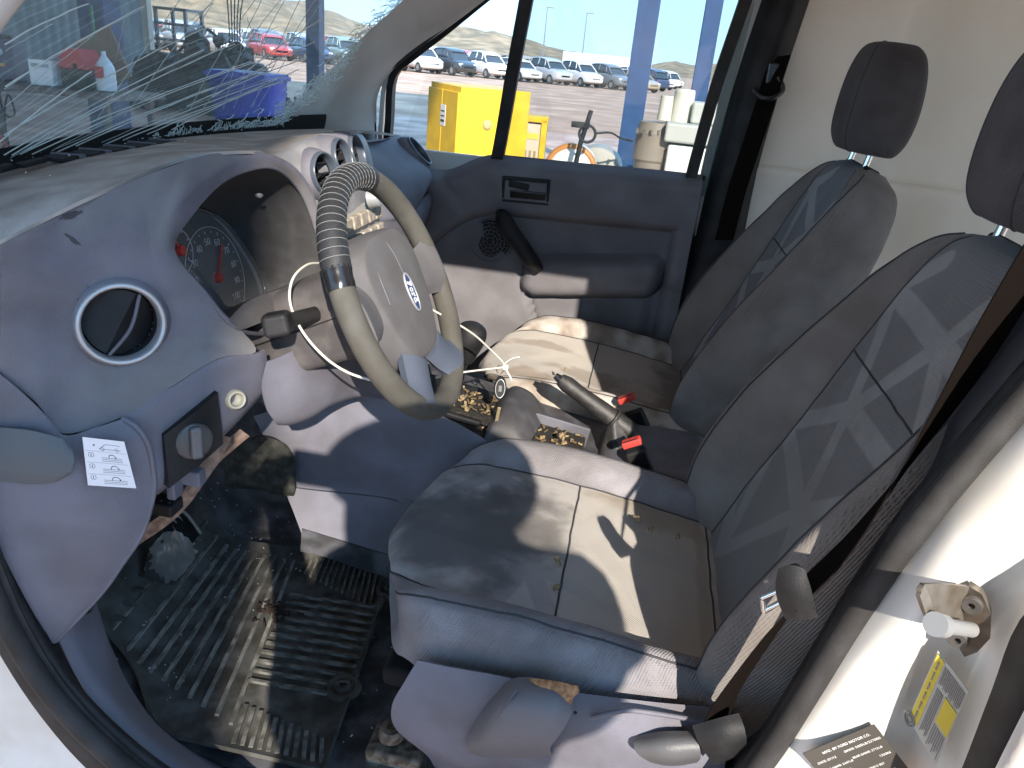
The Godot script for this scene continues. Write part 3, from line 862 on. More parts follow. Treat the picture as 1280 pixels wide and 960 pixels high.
	# step below it that carries the light switch
	sheet_obj("switch_face", [
		[Vector3(-0.56,0.5705,0.64), Vector3(-0.5226,0.5975,0.595), Vector3(-0.4901,0.6199,0.545), Vector3(-0.4642,0.6165,0.5), Vector3(-0.4583,0.6178,0.485)],
		[Vector3(-0.5509,0.5628,0.638), Vector3(-0.5194,0.584,0.597), Vector3(-0.4865,0.6071,0.547), Vector3(-0.4646,0.6033,0.498), Vector3(-0.4612,0.6034,0.478)],
		[Vector3(-0.5409,0.519,0.635), Vector3(-0.5154,0.5338,0.6), Vector3(-0.4825,0.5648,0.545), Vector3(-0.4651,0.5758,0.495), Vector3(-0.4651,0.5741,0.47)],
		[Vector3(-0.5349,0.4714,0.632), Vector3(-0.5145,0.4921,0.6), Vector3(-0.4816,0.5309,0.538), Vector3(-0.4671,0.5532,0.495), Vector3(-0.4682,0.5533,0.47)],
		[Vector3(-0.554,0.4446,0.6), Vector3(-0.5304,0.4683,0.57), Vector3(-0.4958,0.5107,0.51), Vector3(-0.4794,0.5369,0.47), Vector3(-0.4787,0.5397,0.45)]], 6, 5, fl, d, .003)
	# end panel towards the door
	sheet_obj("end_panel", [
		[Vector3(-0.6996,0.6644,0.71), Vector3(-0.6527,0.6363,0.704), Vector3(-0.6212,0.5975,0.695), Vector3(-0.6043,0.5599,0.685), Vector3(-0.5763,0.5656,0.665), Vector3(-0.5565,0.5702,0.645)],
		[Vector3(-0.709,0.5989,0.715), Vector3(-0.6567,0.5774,0.712), Vector3(-0.6195,0.5497,0.703), Vector3(-0.5906,0.534,0.692), Vector3(-0.558,0.5329,0.668), Vector3(-0.5321,0.5416,0.64)],
		[Vector3(-0.717,0.5403,0.72), Vector3(-0.6625,0.5187,0.718), Vector3(-0.6236,0.4997,0.708), Vector3(-0.5881,0.4897,0.697), Vector3(-0.5558,0.4848,0.672), Vector3(-0.5336,0.4694,0.636)],
		[Vector3(-0.6965,0.4828,0.722), Vector3(-0.6654,0.4663,0.72), Vector3(-0.6319,0.4395,0.71), Vector3(-0.5961,0.4279,0.698), Vector3(-0.5656,0.4233,0.676), Vector3(-0.5458,0.4163,0.65)],
		[Vector3(-0.664,0.378,0.722), Vector3(-0.6519,0.3652,0.72), Vector3(-0.6335,0.3538,0.712), Vector3(-0.6153,0.348,0.702), Vector3(-0.6001,0.3436,0.69), Vector3(-0.5899,0.3382,0.675)],
		[Vector3(-0.643,0.2799,0.712), Vector3(-0.6431,0.2778,0.711), Vector3(-0.6431,0.2756,0.71), Vector3(-0.6431,0.2735,0.709), Vector3(-0.642,0.2716,0.708), Vector3(-0.6412,0.2705,0.705)]], 5, 5, fl, d, .003)
	tube_obj("panel_edge", [Vector3(-0.5564,0.5713,0.645), Vector3(-0.5398,0.5638,0.645), Vector3(-0.5296,0.543,0.642), Vector3(-0.5286,0.5064,0.638), Vector3(-0.5325,0.4697,0.636), Vector3(-0.5447,0.4165,0.65), Vector3(-0.5668,0.3758,0.664), Vector3(-0.5888,0.3385,0.675), Vector3(-0.6166,0.3014,0.692), Vector3(-0.6402,0.2716,0.706)], .0035, fl, d, 8, 4)
	var ov := Geo.new()
	var oval := SP.patch([
		[Vector3(-0.7087,0.5743,0.721), Vector3(-0.6518,0.5779,0.7175), Vector3(-0.6174,0.5775,0.712), Vector3(-0.5961,0.5673,0.7015), Vector3(-0.5916,0.5607,0.6985)],
		[Vector3(-0.7098,0.5449,0.7265), Vector3(-0.6518,0.5518,0.723), Vector3(-0.6175,0.5521,0.717), Vector3(-0.591,0.5494,0.704), Vector3(-0.5822,0.5441,0.6985)],
		[Vector3(-0.7138,0.5223,0.7275), Vector3(-0.6554,0.5284,0.724), Vector3(-0.6219,0.5259,0.717), Vector3(-0.5942,0.5258,0.707), Vector3(-0.5827,0.5312,0.7015)],
		[Vector3(-0.7197,0.5017,0.726), Vector3(-0.6602,0.512,0.722), Vector3(-0.629,0.5105,0.714), Vector3(-0.6073,0.5134,0.708), Vector3(-0.5931,0.5223,0.704)]], 5, 5)
	ov.slab(oval[0], oval[1], oval[2], .004)
	tag(obj("fuse_cover", ov, mt("cover_green", lin(.075, .09, .105), .6, {"grain": .4, "cell": .045}), d), "grey-green oval cover")
	# jacking-point sticker
	var st := Geo.new()
	var sc = [Vector3(-0.5758,0.5685,0.688), Vector3(-0.5428,0.5567,0.664), Vector3(-0.5379,0.493,0.659), Vector3(-0.5757,0.5074,0.69)]
	var sn = (sc[1] - sc[0]).cross(sc[3] - sc[0]).normalized()
	if sn.z < 0: sn = -sn
	st.quad(sc[0] + sn * .009, sc[1] + sn * .009, sc[2] + sn * .009, sc[3] + sn * .009)
	var stm := StandardMaterial3D.new()
	stm.albedo_texture = sticker_tex()
	stm.roughness = .55
	tag(obj("sticker", st, stm, d), "white instruction sticker with small car drawings")
	# demister slots along the foot of the glass
	for k in 8:
		var z = .56 - k * .062
		var x = -.795 - .035 * (1.0 - absf(z) * 1.5)
		var h = .8075 + .006 * (1 - absf(z - .3))
		box_obj("demister_slot", Vector3(x, h, z), Vector3(.030 if k > 2 else .012, .006, .059), mats.dark_void, d, .002, Basis.from_euler(Vector3(0, .22, -.06)))
		if k > 2:
			box_obj("slot_bar", Vector3(x, h + .002, z - .012), Vector3(.044, .006, .003), mats.flint_dark, d, .001, Basis.from_euler(Vector3(0, .7, -.06)))
	build_cluster(d)
	build_switches(d)
	# panels under the column and out to the centre
	sheet_obj("column_cover_panel", [
		[Vector3(-0.4671,0.5947,0.485), Vector3(-0.4542,0.5968,0.46), Vector3(-0.4414,0.5976,0.42), Vector3(-0.4276,0.5863,0.36), Vector3(-0.4048,0.5452,0.27), Vector3(-0.3733,0.5034,0.2)],
		[Vector3(-0.4644,0.5672,0.488), Vector3(-0.4494,0.5604,0.465), Vector3(-0.4302,0.5549,0.425), Vector3(-0.4168,0.549,0.365), Vector3(-0.4016,0.511,0.27), Vector3(-0.3695,0.4744,0.2)],
		[Vector3(-0.4607,0.5262,0.48), Vector3(-0.4459,0.5152,0.455), Vector3(-0.428,0.5083,0.415), Vector3(-0.4138,0.5081,0.36), Vector3(-0.4039,0.4822,0.27), Vector3(-0.3687,0.4519,0.2)],
		[Vector3(-0.4585,0.4955,0.455), Vector3(-0.4487,0.4856,0.43), Vector3(-0.4324,0.4852,0.4), Vector3(-0.4192,0.4868,0.35), Vector3(-0.4073,0.4645,0.26), Vector3(-0.3715,0.435,0.19)],
		[Vector3(-0.4808,0.4687,0.4), Vector3(-0.472,0.4565,0.37), Vector3(-0.4538,0.4571,0.34), Vector3(-0.4397,0.4602,0.29), Vector3(-0.4294,0.4386,0.2), Vector3(-0.3905,0.4095,0.13)]], 5, 5, fl, d, .003)
	# centre stack
	var cs = sheet_obj("centre_stack", [
		[Vector3(-.574,.822,.215), Vector3(-.570,.838,.12), Vector3(-.572,.842,.0), Vector3(-.585,.834,-.12), Vector3(-.598,.828,-.20)],
		[Vector3(-.560,.815,.217), Vector3(-.548,.836,.12), Vector3(-.548,.840,.0), Vector3(-.562,.832,-.12), Vector3(-.58,.822,-.20)],
		[Vector3(-.552,.785,.217), Vector3(-.530,.806,.12), Vector3(-.530,.812,.0), Vector3(-.545,.804,-.12), Vector3(-.565,.79,-.20)],
		[Vector3(-.548,.745,.217), Vector3(-.522,.755,.12), Vector3(-.52,.755,0), Vector3(-.53,.755,-.12), Vector3(-.555,.745,-.20)],
		[Vector3(-.545,.69,.178), Vector3(-.515,.68,.11), Vector3(-.51,.68,0), Vector3(-.515,.68,-.11), Vector3(-.545,.69,-.178)],
		[Vector3(-.525,.60,.175), Vector3(-.495,.58,.11), Vector3(-.49,.58,0), Vector3(-.495,.58,-.11), Vector3(-.525,.60,-.175)],
		[Vector3(-.51,.50,.17), Vector3(-.48,.48,.105), Vector3(-.475,.48,0), Vector3(-.48,.48,-.105), Vector3(-.51,.50,-.17)],
		[Vector3(-.50,.38,.16), Vector3(-.47,.37,.10), Vector3(-.465,.37,0), Vector3(-.47,.37,-.10), Vector3(-.50,.38,-.16)]], 5, 5, mt("stack_silver", lin(.27, .27, .29), .5, {"grain": .2, "cell": .04, "mottle": Color(.8, .8, .8), "tile": .2}), d, .004)
	box_obj("stack_core", Vector3(-.72, .56, 0), Vector3(.30, .40, .33), mats.flint_dark, d, .02)
	var stack := last
	for k in 3:
		last = stack
		var c = [Vector3(-.532, .798, .150), Vector3(-.530, .806, .072), Vector3(-.532, .808, -.005)][k]
		vent(d, c, Vector3(.93, .25, .12 - .08 * k), .0335, false, cs)
	# radio keys seen through the wheel
	var tilt = Basis.from_euler(Vector3(0, 0, .17))
	box_obj("radio_panel", Vector3(-.508, .665, 0), Vector3(.012, .12, .20), mt("radio_grey", lin(.33, .32, .30), .5), d, .004, tilt)
	for r in 3:
		for c in 5:
			box_obj("radio_key", Vector3(-.497 - .006 * (1 - r), .70 - .034 * r, .078 - .039 * c), Vector3(.012, .026, .034), mt("key_dusty", lin(.34, .31, .27), .75, {"mottle": Color(.8, .78, .75), "tile": .06}), d, .004, tilt)
	var kn := Geo.new()
	kn.lathe_hard([Vector2(0, .022), Vector2(.013, .022), Vector2(.016, .019), Vector2(.018, 0)], yframe(Vector3(-.498, .735, -.02), Vector3(.95, .2, 0)), 18)
	obj("radio_knob", kn, mats.silver, d)
	for r in 3:
		var hk := Geo.new()
		hk.lathe_hard([Vector2(0, .024), Vector2(.017, .024), Vector2(.021, .019), Vector2(.023, 0)], yframe(Vector3(-.488, .53, .075 - r * .075), Vector3(.97, .12, 0)), 18)
		obj("heater_knob", hk, mats.black_plastic, d)
	# far half
	var pf = sheet_obj("passenger_face", [
		[Vector3(-.597,.829,-.2), Vector3(-0.5983,0.8108,-0.26), Vector3(-0.6169,0.7999,-0.4), Vector3(-0.6352,0.7897,-0.56), Vector3(-0.6384,0.7858,-0.635)],
		[Vector3(-.60,.80,-.195), Vector3(-.61,.80,-.26), Vector3(-.63,.785,-.4), Vector3(-.62,.78,-.56), Vector3(-.63,.772,-.635)],
		[Vector3(-.60,.745,-.185), Vector3(-.575,.74,-.26), Vector3(-.555,.735,-.4), Vector3(-0.5537,0.7345,-0.56), Vector3(-0.5634,0.7051,-0.635)],
		[Vector3(-.575,.68,-.18), Vector3(-.54,.66,-.26), Vector3(-.525,.655,-.4), Vector3(-0.5348,0.6912,-0.56), Vector3(-0.5529,0.6712,-0.635)],
		[Vector3(-.575,.645,-.178), Vector3(-.545,.63,-.26), Vector3(-.535,.63,-.4), Vector3(-0.5663,0.6432,-0.56), Vector3(-0.5837,0.6256,-0.635)],
		[Vector3(-.58,.52,-.175), Vector3(-.56,.48,-.26), Vector3(-.55,.47,-.4), Vector3(-.56,.47,-.56), Vector3(-.57,.47,-.635)],
		[Vector3(-.60,.40,-.175), Vector3(-.60,.36,-.26), Vector3(-.60,.35,-.4), Vector3(-.60,.35,-.56), Vector3(-.61,.35,-.635)]], 5, 5, fl, d, .004)
	vent(d, Vector3(-0.5796,0.7458,-0.575), Vector3(.93, .2, .28), .043, false, pf)
	sheet_obj("lower_step", [
		[Vector3(-0.534,0.6484,-0.4), Vector3(-0.55,0.6411,-0.52), Vector3(-0.5446,0.6604,-0.6), Vector3(-0.542,0.6565,-0.63)],
		[Vector3(-0.5169,0.6164,-0.4), Vector3(-0.5319,0.6132,-0.52), Vector3(-0.5387,0.6301,-0.6), Vector3(-0.5405,0.6274,-0.63)],
		[Vector3(-0.5311,0.576,-0.4), Vector3(-0.551,0.57,-0.52), Vector3(-0.5534,0.5758,-0.6), Vector3(-0.5574,0.5699,-0.63)]], 4, 4, fl, d, .004)

# a round vent let into the sheet made last, square to its surface there
func vent(d: Node3D, c: Vector3, nrm: Vector3, r: float, flap: bool, on: MeshInstance3D):
	var k0 = last.nearest(c)
	var sn = last.n[k0] if last.n[k0].dot(nrm) > 0 else -last.n[k0]
	c = last.v[k0] + sn * .006
	nrm = (sn + nrm.normalized() * .35).normalized()
	last.punch(c, r * 1.02)
	on.mesh = last.mesh()
	var xf := yframe(c, nrm)
	var g := Geo.new()
	g.lathe([Vector2(r * 1.36, -.020), Vector2(r * 1.24, -.003), Vector2(r * 1.10, .005), Vector2(r * 1.02, .005), Vector2(r * 1.0, -.01)], xf, 40, 3)
	var boss := obj("vent_boss", g, mats.flint, d)
	g = Geo.new()
	g.lathe([Vector2(r * 1.06, .004), Vector2(r * 1.03, .012), Vector2(r * .96, .014), Vector2(r * .90, .011), Vector2(r * .87, .0), Vector2(r * .86, -.02)], xf, 40, 3)
	obj("vent_ring", g, mats.silver if flap else mt("vent_dark", lin(.06, .075, .10), .3), boss)
	g = Geo.new()
	g.lathe_hard([Vector2(0, -.03), Vector2(r * .86, -.03), Vector2(r * .86, .0)], xf, 32)
	obj("vent_throat", g, mats.dark_void, boss)
	if flap:
		# a two-winged damper turned part open
		g = Geo.new()
		var ring := []
		for s in 2:
			var pr := PackedVector3Array()
			for j in 5:
				for i in 13:
					var a = PI * i / 12.0 - PI / 2
					var rr = r * .83 * j / 4.0
					var x = cos(a) * rr * (1 if s == 0 else -1)
					var z = sin(a) * rr
					pr.append(xf * (Basis(Vector3.UP, 1.05) * Vector3(x, .004 - absf(x) * (.55 if s == 0 else .28), z)))
			g.sheet(pr, 13, 5, false, false, s == 1)
		obj("vent_flap", g, mats.black_plastic, boss)
		g = Geo.new()
		g.tube([xf * (Basis(Vector3.UP, 1.05) * Vector3(.004, .005, -r * .84)), xf * (Basis(Vector3.UP, 1.05) * Vector3(.010, .011, 0)), xf * (Basis(Vector3.UP, 1.05) * Vector3(.004, .005, r * .84))], .0022, 6, false, 6)
		obj("flap_rib", g, mats.flint_dark, boss)
	else:
		for k in 3:
			g = Geo.new()
			var o = (k - 1) * r * .5
			var h = sqrt(maxf(r * r * .72 - o * o, 0))
			g.rbox(xf * Vector3(o, -.006, 0), Vector3(.003, .012, h * 2), .001, xf.basis)
			obj("vent_blade", g, mats.black_plastic, boss)

func sticker_tex() -> Texture2D:
	var im := Image.create(128, 144, false, Image.FORMAT_RGB8)
	im.fill(Color(.86, .86, .88))
	var k := Color(.16, .16, .2)
	var l := Color(.55, .55, .6)
	for y in [38, 72, 107]:
		im.fill_rect(Rect2i(4, y, 118, 1), l)
	# small car outline at the top
	for s in 200:
		var f = s / 199.0
		var x = lerpf(42, 108, f)
		var y = 28 - 10.0 * smoothstep(.05, .3, f) - 3.0 * smoothstep(.25, .42, f) + 2.0 * smoothstep(.8, 1., f)
		im.set_pixel(int(x), int(y), k)
		im.set_pixel(int(x), 30, k)
	for c in [52, 96]:
		for s in 40:
			im.set_pixel(int(c + 5 * cos(TAU * s / 40)), int(30 + 5 * sin(TAU * s / 40)), k)
	im.fill_rect(Rect2i(26, 18, 5, 5), k)
	for r in 3:
		var y0 = 58 + r * 34
		for j in 3:
			im.fill_rect(Rect2i(44, y0 + j * 5 - 2, 62, 1), k)
		for s in 30:
			var a = PI + PI * s / 29
			im.set_pixel(int(76 + 11 * cos(a)), int(y0 - 3 + 10 * sin(a)), k)
			im.set_pixel(int(76 + 10 * cos(a)), int(y0 - 3 + 9 * sin(a)), k)
		im.fill_rect(Rect2i(85, y0 - 6, 4, 4), k)
		for s in 40:
			im.set_pixel(int(17 + 7 * cos(TAU * s / 40)), int(y0 - 8 + 7 * sin(TAU * s / 40)), k)
		im.fill_rect(Rect2i(16, y0 - 11, 2, 7), k)
	return ImageTexture.create_from_image(im)

func build_cluster(d: Node3D):
	# hood lining: from the lip back to the lens
	var lip := [Vector3(-0.5424,0.7519,0.542), Vector3(-0.5438,0.7885,0.492), Vector3(-0.5385,0.8175,0.432), Vector3(-0.5237,0.8301,0.385), Vector3(-0.5066,0.8313,0.35), Vector3(-0.5059,0.8039,0.287), Vector3(-0.4988,0.7587,0.248), Vector3(-0.4875,0.6668,0.214), Vector3(-0.4775,0.6091,0.225), Vector3(-0.4836,0.5938,0.29), Vector3(-0.483,0.6098,0.4), Vector3(-0.4868,0.6442,0.497), Vector3(-0.5137,0.6976,0.525)]
	var lens := []
	var midr := []
	for k in 13:
		var q: Vector3 = lip[k]
		var e = Vector3(-.603 - (q.y - .69) * .25, .69 + (q.y - .735) * .74, .375 + (q.z - .378) * .92)
		lens.append(e)
		midr.append(q.lerp(e, .5) + Vector3(0, .010 if q.y > .72 else -.004, 0))
	var g := Geo.new()
	var p = SP.patch([lip, midr, lens], 4, 4, true, false)
	g.sheet(p[0], p[1], p[2], true, false, true)
	var hood := obj("instrument_hood_lining", g, mt("hood_black", lin(.06, .06, .064), .5, {"grain": .3, "cell": .04, "mottle": Color(.85, .84, .82), "tile": .12}), d)
	g = Geo.new()
	g.tube(lip, .0032, 8, true, 4)
	obj("hood_lip", g, mats.flint_dark, hood)
	# dial face and lens
	g = Geo.new()
	var back := PackedVector3Array()
	for q in SP.spl(lens, 4, true):
		back.append(q + Vector3(-.012, 0, 0))
	g.fan(back, true)
	g.fan(back, false)
	obj("dial_face", g, mt("dial_black", lin(.012, .012, .014), .5), hood)
	g = Geo.new()
	var lr := PackedVector3Array()
	for q in SP.spl(lens, 4, true):
		lr.append(q + Vector3(.004, 0, 0))
	g.fan(lr, true)
	obj("lens", g, glass("lens_glass", Color(.8, .82, .84, .14)), hood)
	g = Geo.new()
	g.tube(lens, .004, 6, true, 4)
	obj("lens_rim", g, mats.black_gloss, hood)
	# dials
	var fx := frame(Vector3(-0.606,0.6591,0.3449) + Vector3(.003, 0, 0), Vector3(.97, .22, 0))
	dial(hood, "speedometer", fx, .060, 10, ["", "10", "20", "30", "40", "50", "60", "70", "80", "90", "100"], mats.print_white, -.62)
	var f2 := frame(Vector3(-0.606,0.7195,0.4342) + Vector3(.003, 0, 0), Vector3(.97, .22, 0))
	dial(hood, "fuel_gauge", f2, .024, 4, ["E", "", "", "", "F"], mats.print_red, .5)
	var scr := Geo.new()
	scr.lathe([Vector2(.006, 0), Vector2(.004, .003), Vector2(0, .004)], yframe(Vector3(-0.55,0.7816,0.3055), Vector3(.3, -.8, .5)), 10)
	obj("hood_screw", scr, mats.silver, hood)

func dial(parent: Node3D, called: String, xf: Transform3D, r: float, n: int, marks: Array, nm: Material, needle: float):
	var g := Geo.new()
	g.tube(range(48).map(func(k): return xf * Vector3(r * 1.25 * cos(TAU * k / 48), r * 1.25 * sin(TAU * k / 48), .001)), .0006, 5, true)
	obj(called + "_ring", g, mats.print_white, parent)
	g = Geo.new()
	for k in n * 2 + 1:
		var a = deg_to_rad(225 - 270.0 * k / (n * 2))
		var b = Basis(Vector3(0, 0, 1), a)
		g.rbox(xf * (b * Vector3(r * 1.12, 0, .001)), Vector3(.005 if k % 2 == 0 else .003, .0012, .0006), .0002, xf.basis * b, 1)
	obj(called + "_marks", g, mats.print_white, parent)
	for k in marks.size():
		if marks[k] != "":
			var a = deg_to_rad(225 - 270.0 * k / (marks.size() - 1))
			words(called + "_numeral", marks[k], r * .22, xf * Transform3D(Basis.IDENTITY, Vector3(r * .9 * cos(a), r * .9 * sin(a), .001)), mats.print_white, parent)
	g = Geo.new()
	var nb = Basis(Vector3(0, 0, 1), PI / 2 + needle)
	g.rbox(xf * (nb * Vector3(r * .42, 0, .004)), Vector3(r * .95, .0035, .0015), .0006, xf.basis * nb, 1)
	g.lathe_hard([Vector2(0, .007), Vector2(.007, .007), Vector2(.008, 0)], xf * Transform3D(Basis(Vector3.RIGHT, PI / 2), Vector3.ZERO), 16)
	obj(called + "_needle", g, nm if called == "fuel_gauge" else mats.print_red, parent)

func build_switches(d: Node3D):
	# light switch plate on the step
	var a := Vector3(-0.5316,0.5428,0.6135)
	var b := Vector3(-0.4952,0.5827,0.5555)
	var c := Vector3(-0.4938,0.5098,0.5545)
	var e := Vector3(-0.5258,0.4756,0.624)
	var nn = (b - a).cross(e - a).normalized()
	if nn.x < 0: nn = -nn
	var down = (e - a).normalized()
	var side = nn.cross(down).normalized()
	var g := Geo.new()
	var pts := []
	for k in 4:
		var f = k / 3.0
		pts.append([a.lerp(e, f) + nn * .004, a.lerp(e, f).lerp(b.lerp(c, f), .5) + nn * .0065, b.lerp(c, f) + nn * .004])
	var p = SP.patch(pts, 4, 3)
	g.slab(p[0], p[1], p[2], .012, false)
	g.slab(p[0], p[1], p[2], .012, true)
	var plate := obj("light_switch_plate", g, mats.black_plastic, d)
	var plane = func(u: float, v: float) -> Vector3: return a.lerp(b, u).lerp(e.lerp(c, u), v) + nn * .0062
	var kc: Vector3 = plane.call(.50, .52) + nn * .008
	var xf := yframe(kc, nn, down)
	g = Geo.new()
	g.lathe([Vector2(.0245, -.012), Vector2(.0235, .004), Vector2(.020, .009), Vector2(.0005, .010)], xf, 28, 3)
	var knob := obj("light_switch_knob", g, mt("knob_black", lin(.05, .05, .052), .35), plate)
	g = Geo.new()
	g.rbox(kc + nn * .013, Vector3(.042, .012, .015), .005, Basis(down, nn, -side))
	obj("knob_grip", g, mt("grip_grey", lin(.10, .10, .105), .3), knob)
	g = Geo.new()
	g.rbox(plane.call(.82, .50) + nn * .003, Vector3(.008, .008, .020), .003, Basis(down, nn, -side))
	obj("dimmer_wheel", g, mt("grip_grey2", lin(.22, .22, .21), .4), plate)
	for q in [plane.call(.33, .14), plane.call(.48, .16), plane.call(.63, .22), plane.call(.72, .80), plane.call(.64, .90), plane.call(.10, .55)]:
		g = Geo.new()
		g.tube([q, q + side * .003, q + side * .003 + down * .003, q + down * .003], .0006, 4, true)
		g.tube([q + side * .0045, q + side * .0045 + down * .003], .0005, 4)
		tag(obj("switch_symbol", g, mats.print_white, plate), "", "", "", "stuff")
	# knurled ring to the right (blank ignition surround)
	g = Geo.new()
	g.lathe([Vector2(.0125, -.004), Vector2(.0135, .006), Vector2(.0115, .013), Vector2(.0085, .012), Vector2(.008, .004), Vector2(0, .003)], yframe(Vector3(-0.4809,0.563,0.532) + nn * .004, nn), 24, 2)
	obj("socket_ring", g, mt("socket_beige", lin(.36, .34, .27), .6), d)
	# latch bracket under the step
	box_obj("latch_bracket", Vector3(-0.5232,0.4628,0.575), Vector3(.04, .022, .018), mats.flint, d, .003)
	box_obj("latch_bracket", Vector3(-0.5347,0.457,0.59), Vector3(.012, .04, .022), mats.flint, d, .003)
	var conn := Geo.new()
	conn.rbox(Vector3(-0.5618,0.4171,0.585), Vector3(.05, .018, .03), .003)
	for k in 8:
		conn.rbox(Vector3(-0.5618,0.4171,0.585) + Vector3(-.018 + .012 * (k % 4), .010, -.006 + .012 * (k / 4)), Vector3(.004, .004, .004), .001)
	obj("diagnostic_socket", conn, mats.black_plastic, d)

# ------------------------------------------------------------------ centre console
func build_centre():
	var c := thing("centre_console", "blue-grey floor console between the seats with a dirty open tray", "console")
	var fl = mats.flint
	sheet_obj("console_side", [
		[Vector3(-0.6456,0.3438,0.17), Vector3(-0.5752,0.3762,0.16), Vector3(-0.4929,0.4111,0.152), Vector3(-0.4189,0.421,0.146), Vector3(-0.3447,0.4071,0.14), Vector3(-0.2693,0.3808,0.135), Vector3(-0.205,0.3506,0.13), Vector3(-0.0992,0.3041,0.125), Vector3(0.0282,0.2402,0.12)],
		[Vector3(-0.6237,0.3097,0.178), Vector3(-0.5615,0.3245,0.168), Vector3(-0.4825,0.3505,0.158), Vector3(-0.4085,0.368,0.15), Vector3(-0.3339,0.3621,0.144), Vector3(-0.2581,0.3404,0.139), Vector3(-0.1953,0.316,0.134), Vector3(-0.0932,0.2825,0.13), Vector3(0.0317,0.2176,0.125)],
		[Vector3(-0.5914,0.2124,0.178), Vector3(-0.5343,0.209,0.168), Vector3(-0.4577,0.2095,0.158), Vector3(-0.3804,0.2077,0.15), Vector3(-0.3095,0.1867,0.145), Vector3(-0.2385,0.171,0.14), Vector3(-0.1752,0.1537,0.135), Vector3(-0.0647,0.1372,0.13), Vector3(0.0628,0.106,0.125)]], 5, 4, fl, c, .004)
	sheet_obj("console_skirt", [
		[Vector3(-0.5872,0.2108,0.18), Vector3(-0.5335,0.2068,0.17), Vector3(-0.4569,0.2072,0.16), Vector3(-0.3797,0.2054,0.152), Vector3(-0.3088,0.1845,0.147), Vector3(-0.2379,0.1688,0.142), Vector3(-0.1746,0.1515,0.137), Vector3(-0.0642,0.135,0.132)],
		[Vector3(-0.5659,0.1668,0.186), Vector3(-0.5151,0.1547,0.176), Vector3(-0.4458,0.1445,0.166), Vector3(-0.3673,0.1318,0.158), Vector3(-0.2951,0.1023,0.152), Vector3(-0.2231,0.0856,0.146), Vector3(-0.1588,0.0671,0.14), Vector3(-0.0509,0.0495,0.135)],
		[Vector3(-0.543,0.1189,0.195), Vector3(-0.4947,0.1047,0.186), Vector3(-0.4331,0.0888,0.176), Vector3(-0.3538,0.0723,0.168), Vector3(-0.2814,0.0387,0.16), Vector3(-0.2087,0.0163,0.152), Vector3(-0.1434,-0.0026,0.146), Vector3(-0.0373,-0.0219,0.14)]], 5, 4, fl, c, .004)
	sheet_obj("carpet_kick", [
		[Vector3(-0.5433,0.1329,0.194), Vector3(-0.4947,0.1195,0.186), Vector3(-0.4333,0.1037,0.176), Vector3(-0.3543,0.0854,0.168), Vector3(-0.2822,0.0539,0.16)],
		[Vector3(-0.5446,0.0848,0.2), Vector3(-0.4922,0.0757,0.192), Vector3(-0.4303,0.0558,0.182), Vector3(-0.3506,0.0372,0.174), Vector3(-0.2779,0.0051,0.166)]], 4, 3, mats.carpet, c, .004)
	box_obj("cover_flap", Vector3(-0.3529,0.1953,0.15), Vector3(.030, .030, .006), mats.flint_dark, c, .003)
	# top of the console
	var rows := []
	for q in [[-.50, .385], [-.42, .378], [-.33, .366], [-.24, .352], [-.14, .335], [0.0, .315], [.14, .30]]:
		rows.append([Vector3(q[0], q[1] - .012, .142 + q[0] * .02), Vector3(q[0], q[1], .118), Vector3(q[0], q[1] - .004, .06), Vector3(q[0], q[1] - .004, -.06), Vector3(q[0], q[1], -.118), Vector3(q[0], q[1] - .012, -.140), Vector3(q[0], q[1] - .12, -.145)])
	var cdark := mt("console_dark", lin(.062, .062, .072), .6, {"grain": .5, "cell": .04, "mottle": Color(.75, .73, .7), "tile": .15})
	sheet_obj("console_top", rows, 4, 4, cdark, c, .004, true)
	box_obj("gear_surround", Vector3(-.305, .378, .03), Vector3(.15, .012, .15), mats.black_plastic, c, .004, Basis.from_euler(Vector3(0, 0, -.14)))
	box_obj("front_tray", Vector3(-.255, .374, .045), Vector3(.085, .014, .10), mt("tray_dirt", lin(.03, .027, .022), .95, {"grain": 1.5, "cell": .02, "mottle": Color(.4, .35, .28), "tile": .03}), c, .004, Basis.from_euler(Vector3(0, 0, -.14)))
	# smooth hump behind the tray
	var g := Geo.new()
	var p = SP.patch([
		[Vector3(-.215,.352,.135), Vector3(-.215,.365,.12), Vector3(-.215,.378,.06), Vector3(-.215,.378,-.02), Vector3(-.215,.36,-.09)],
		[Vector3(-.20,.352,.135), Vector3(-.195,.385,.115), Vector3(-.19,.402,.06), Vector3(-.19,.402,-.02), Vector3(-.20,.37,-.09)],
		[Vector3(-.16,.348,.135), Vector3(-.16,.378,.115), Vector3(-.155,.392,.06), Vector3(-.155,.392,-.02), Vector3(-.16,.36,-.09)],
		[Vector3(-.13,.335,.132), Vector3(-.13,.348,.115), Vector3(-.125,.352,.06), Vector3(-.125,.352,-.02), Vector3(-.13,.335,-.09)]], 5, 5)
	g.slab(p[0], p[1], p[2], .005, true)
	obj("console_hump", g, cdark, c)
	box_obj("rear_tray", Vector3(-.085, .338, .075), Vector3(.10, .02, .10), mats.tray_dirt, c, .004, Basis.from_euler(Vector3(0, 0, -.15)))
	box_obj("tray_wall", Vector3(-.085, .345, .022), Vector3(.11, .04, .006), mats.flint_dark, c, .002, Basis.from_euler(Vector3(0, 0, -.15)))
	box_obj("console_rear_block", Vector3(.10, .25, .0), Vector3(.22, .16, .24), mats.flint_dark, c, .03)
	box_obj("rear_pocket", Vector3(-0.0352,0.3167,0.11), Vector3(.06, .05, .07), mt("pocket_blue", lin(.03, .034, .05), .6), c, .012)
	# gear lever
	var gl := thing("gear_lever", "black gear lever with a round knob standing behind the steering wheel", "gear lever", Vector3(-.30, .37, .03))
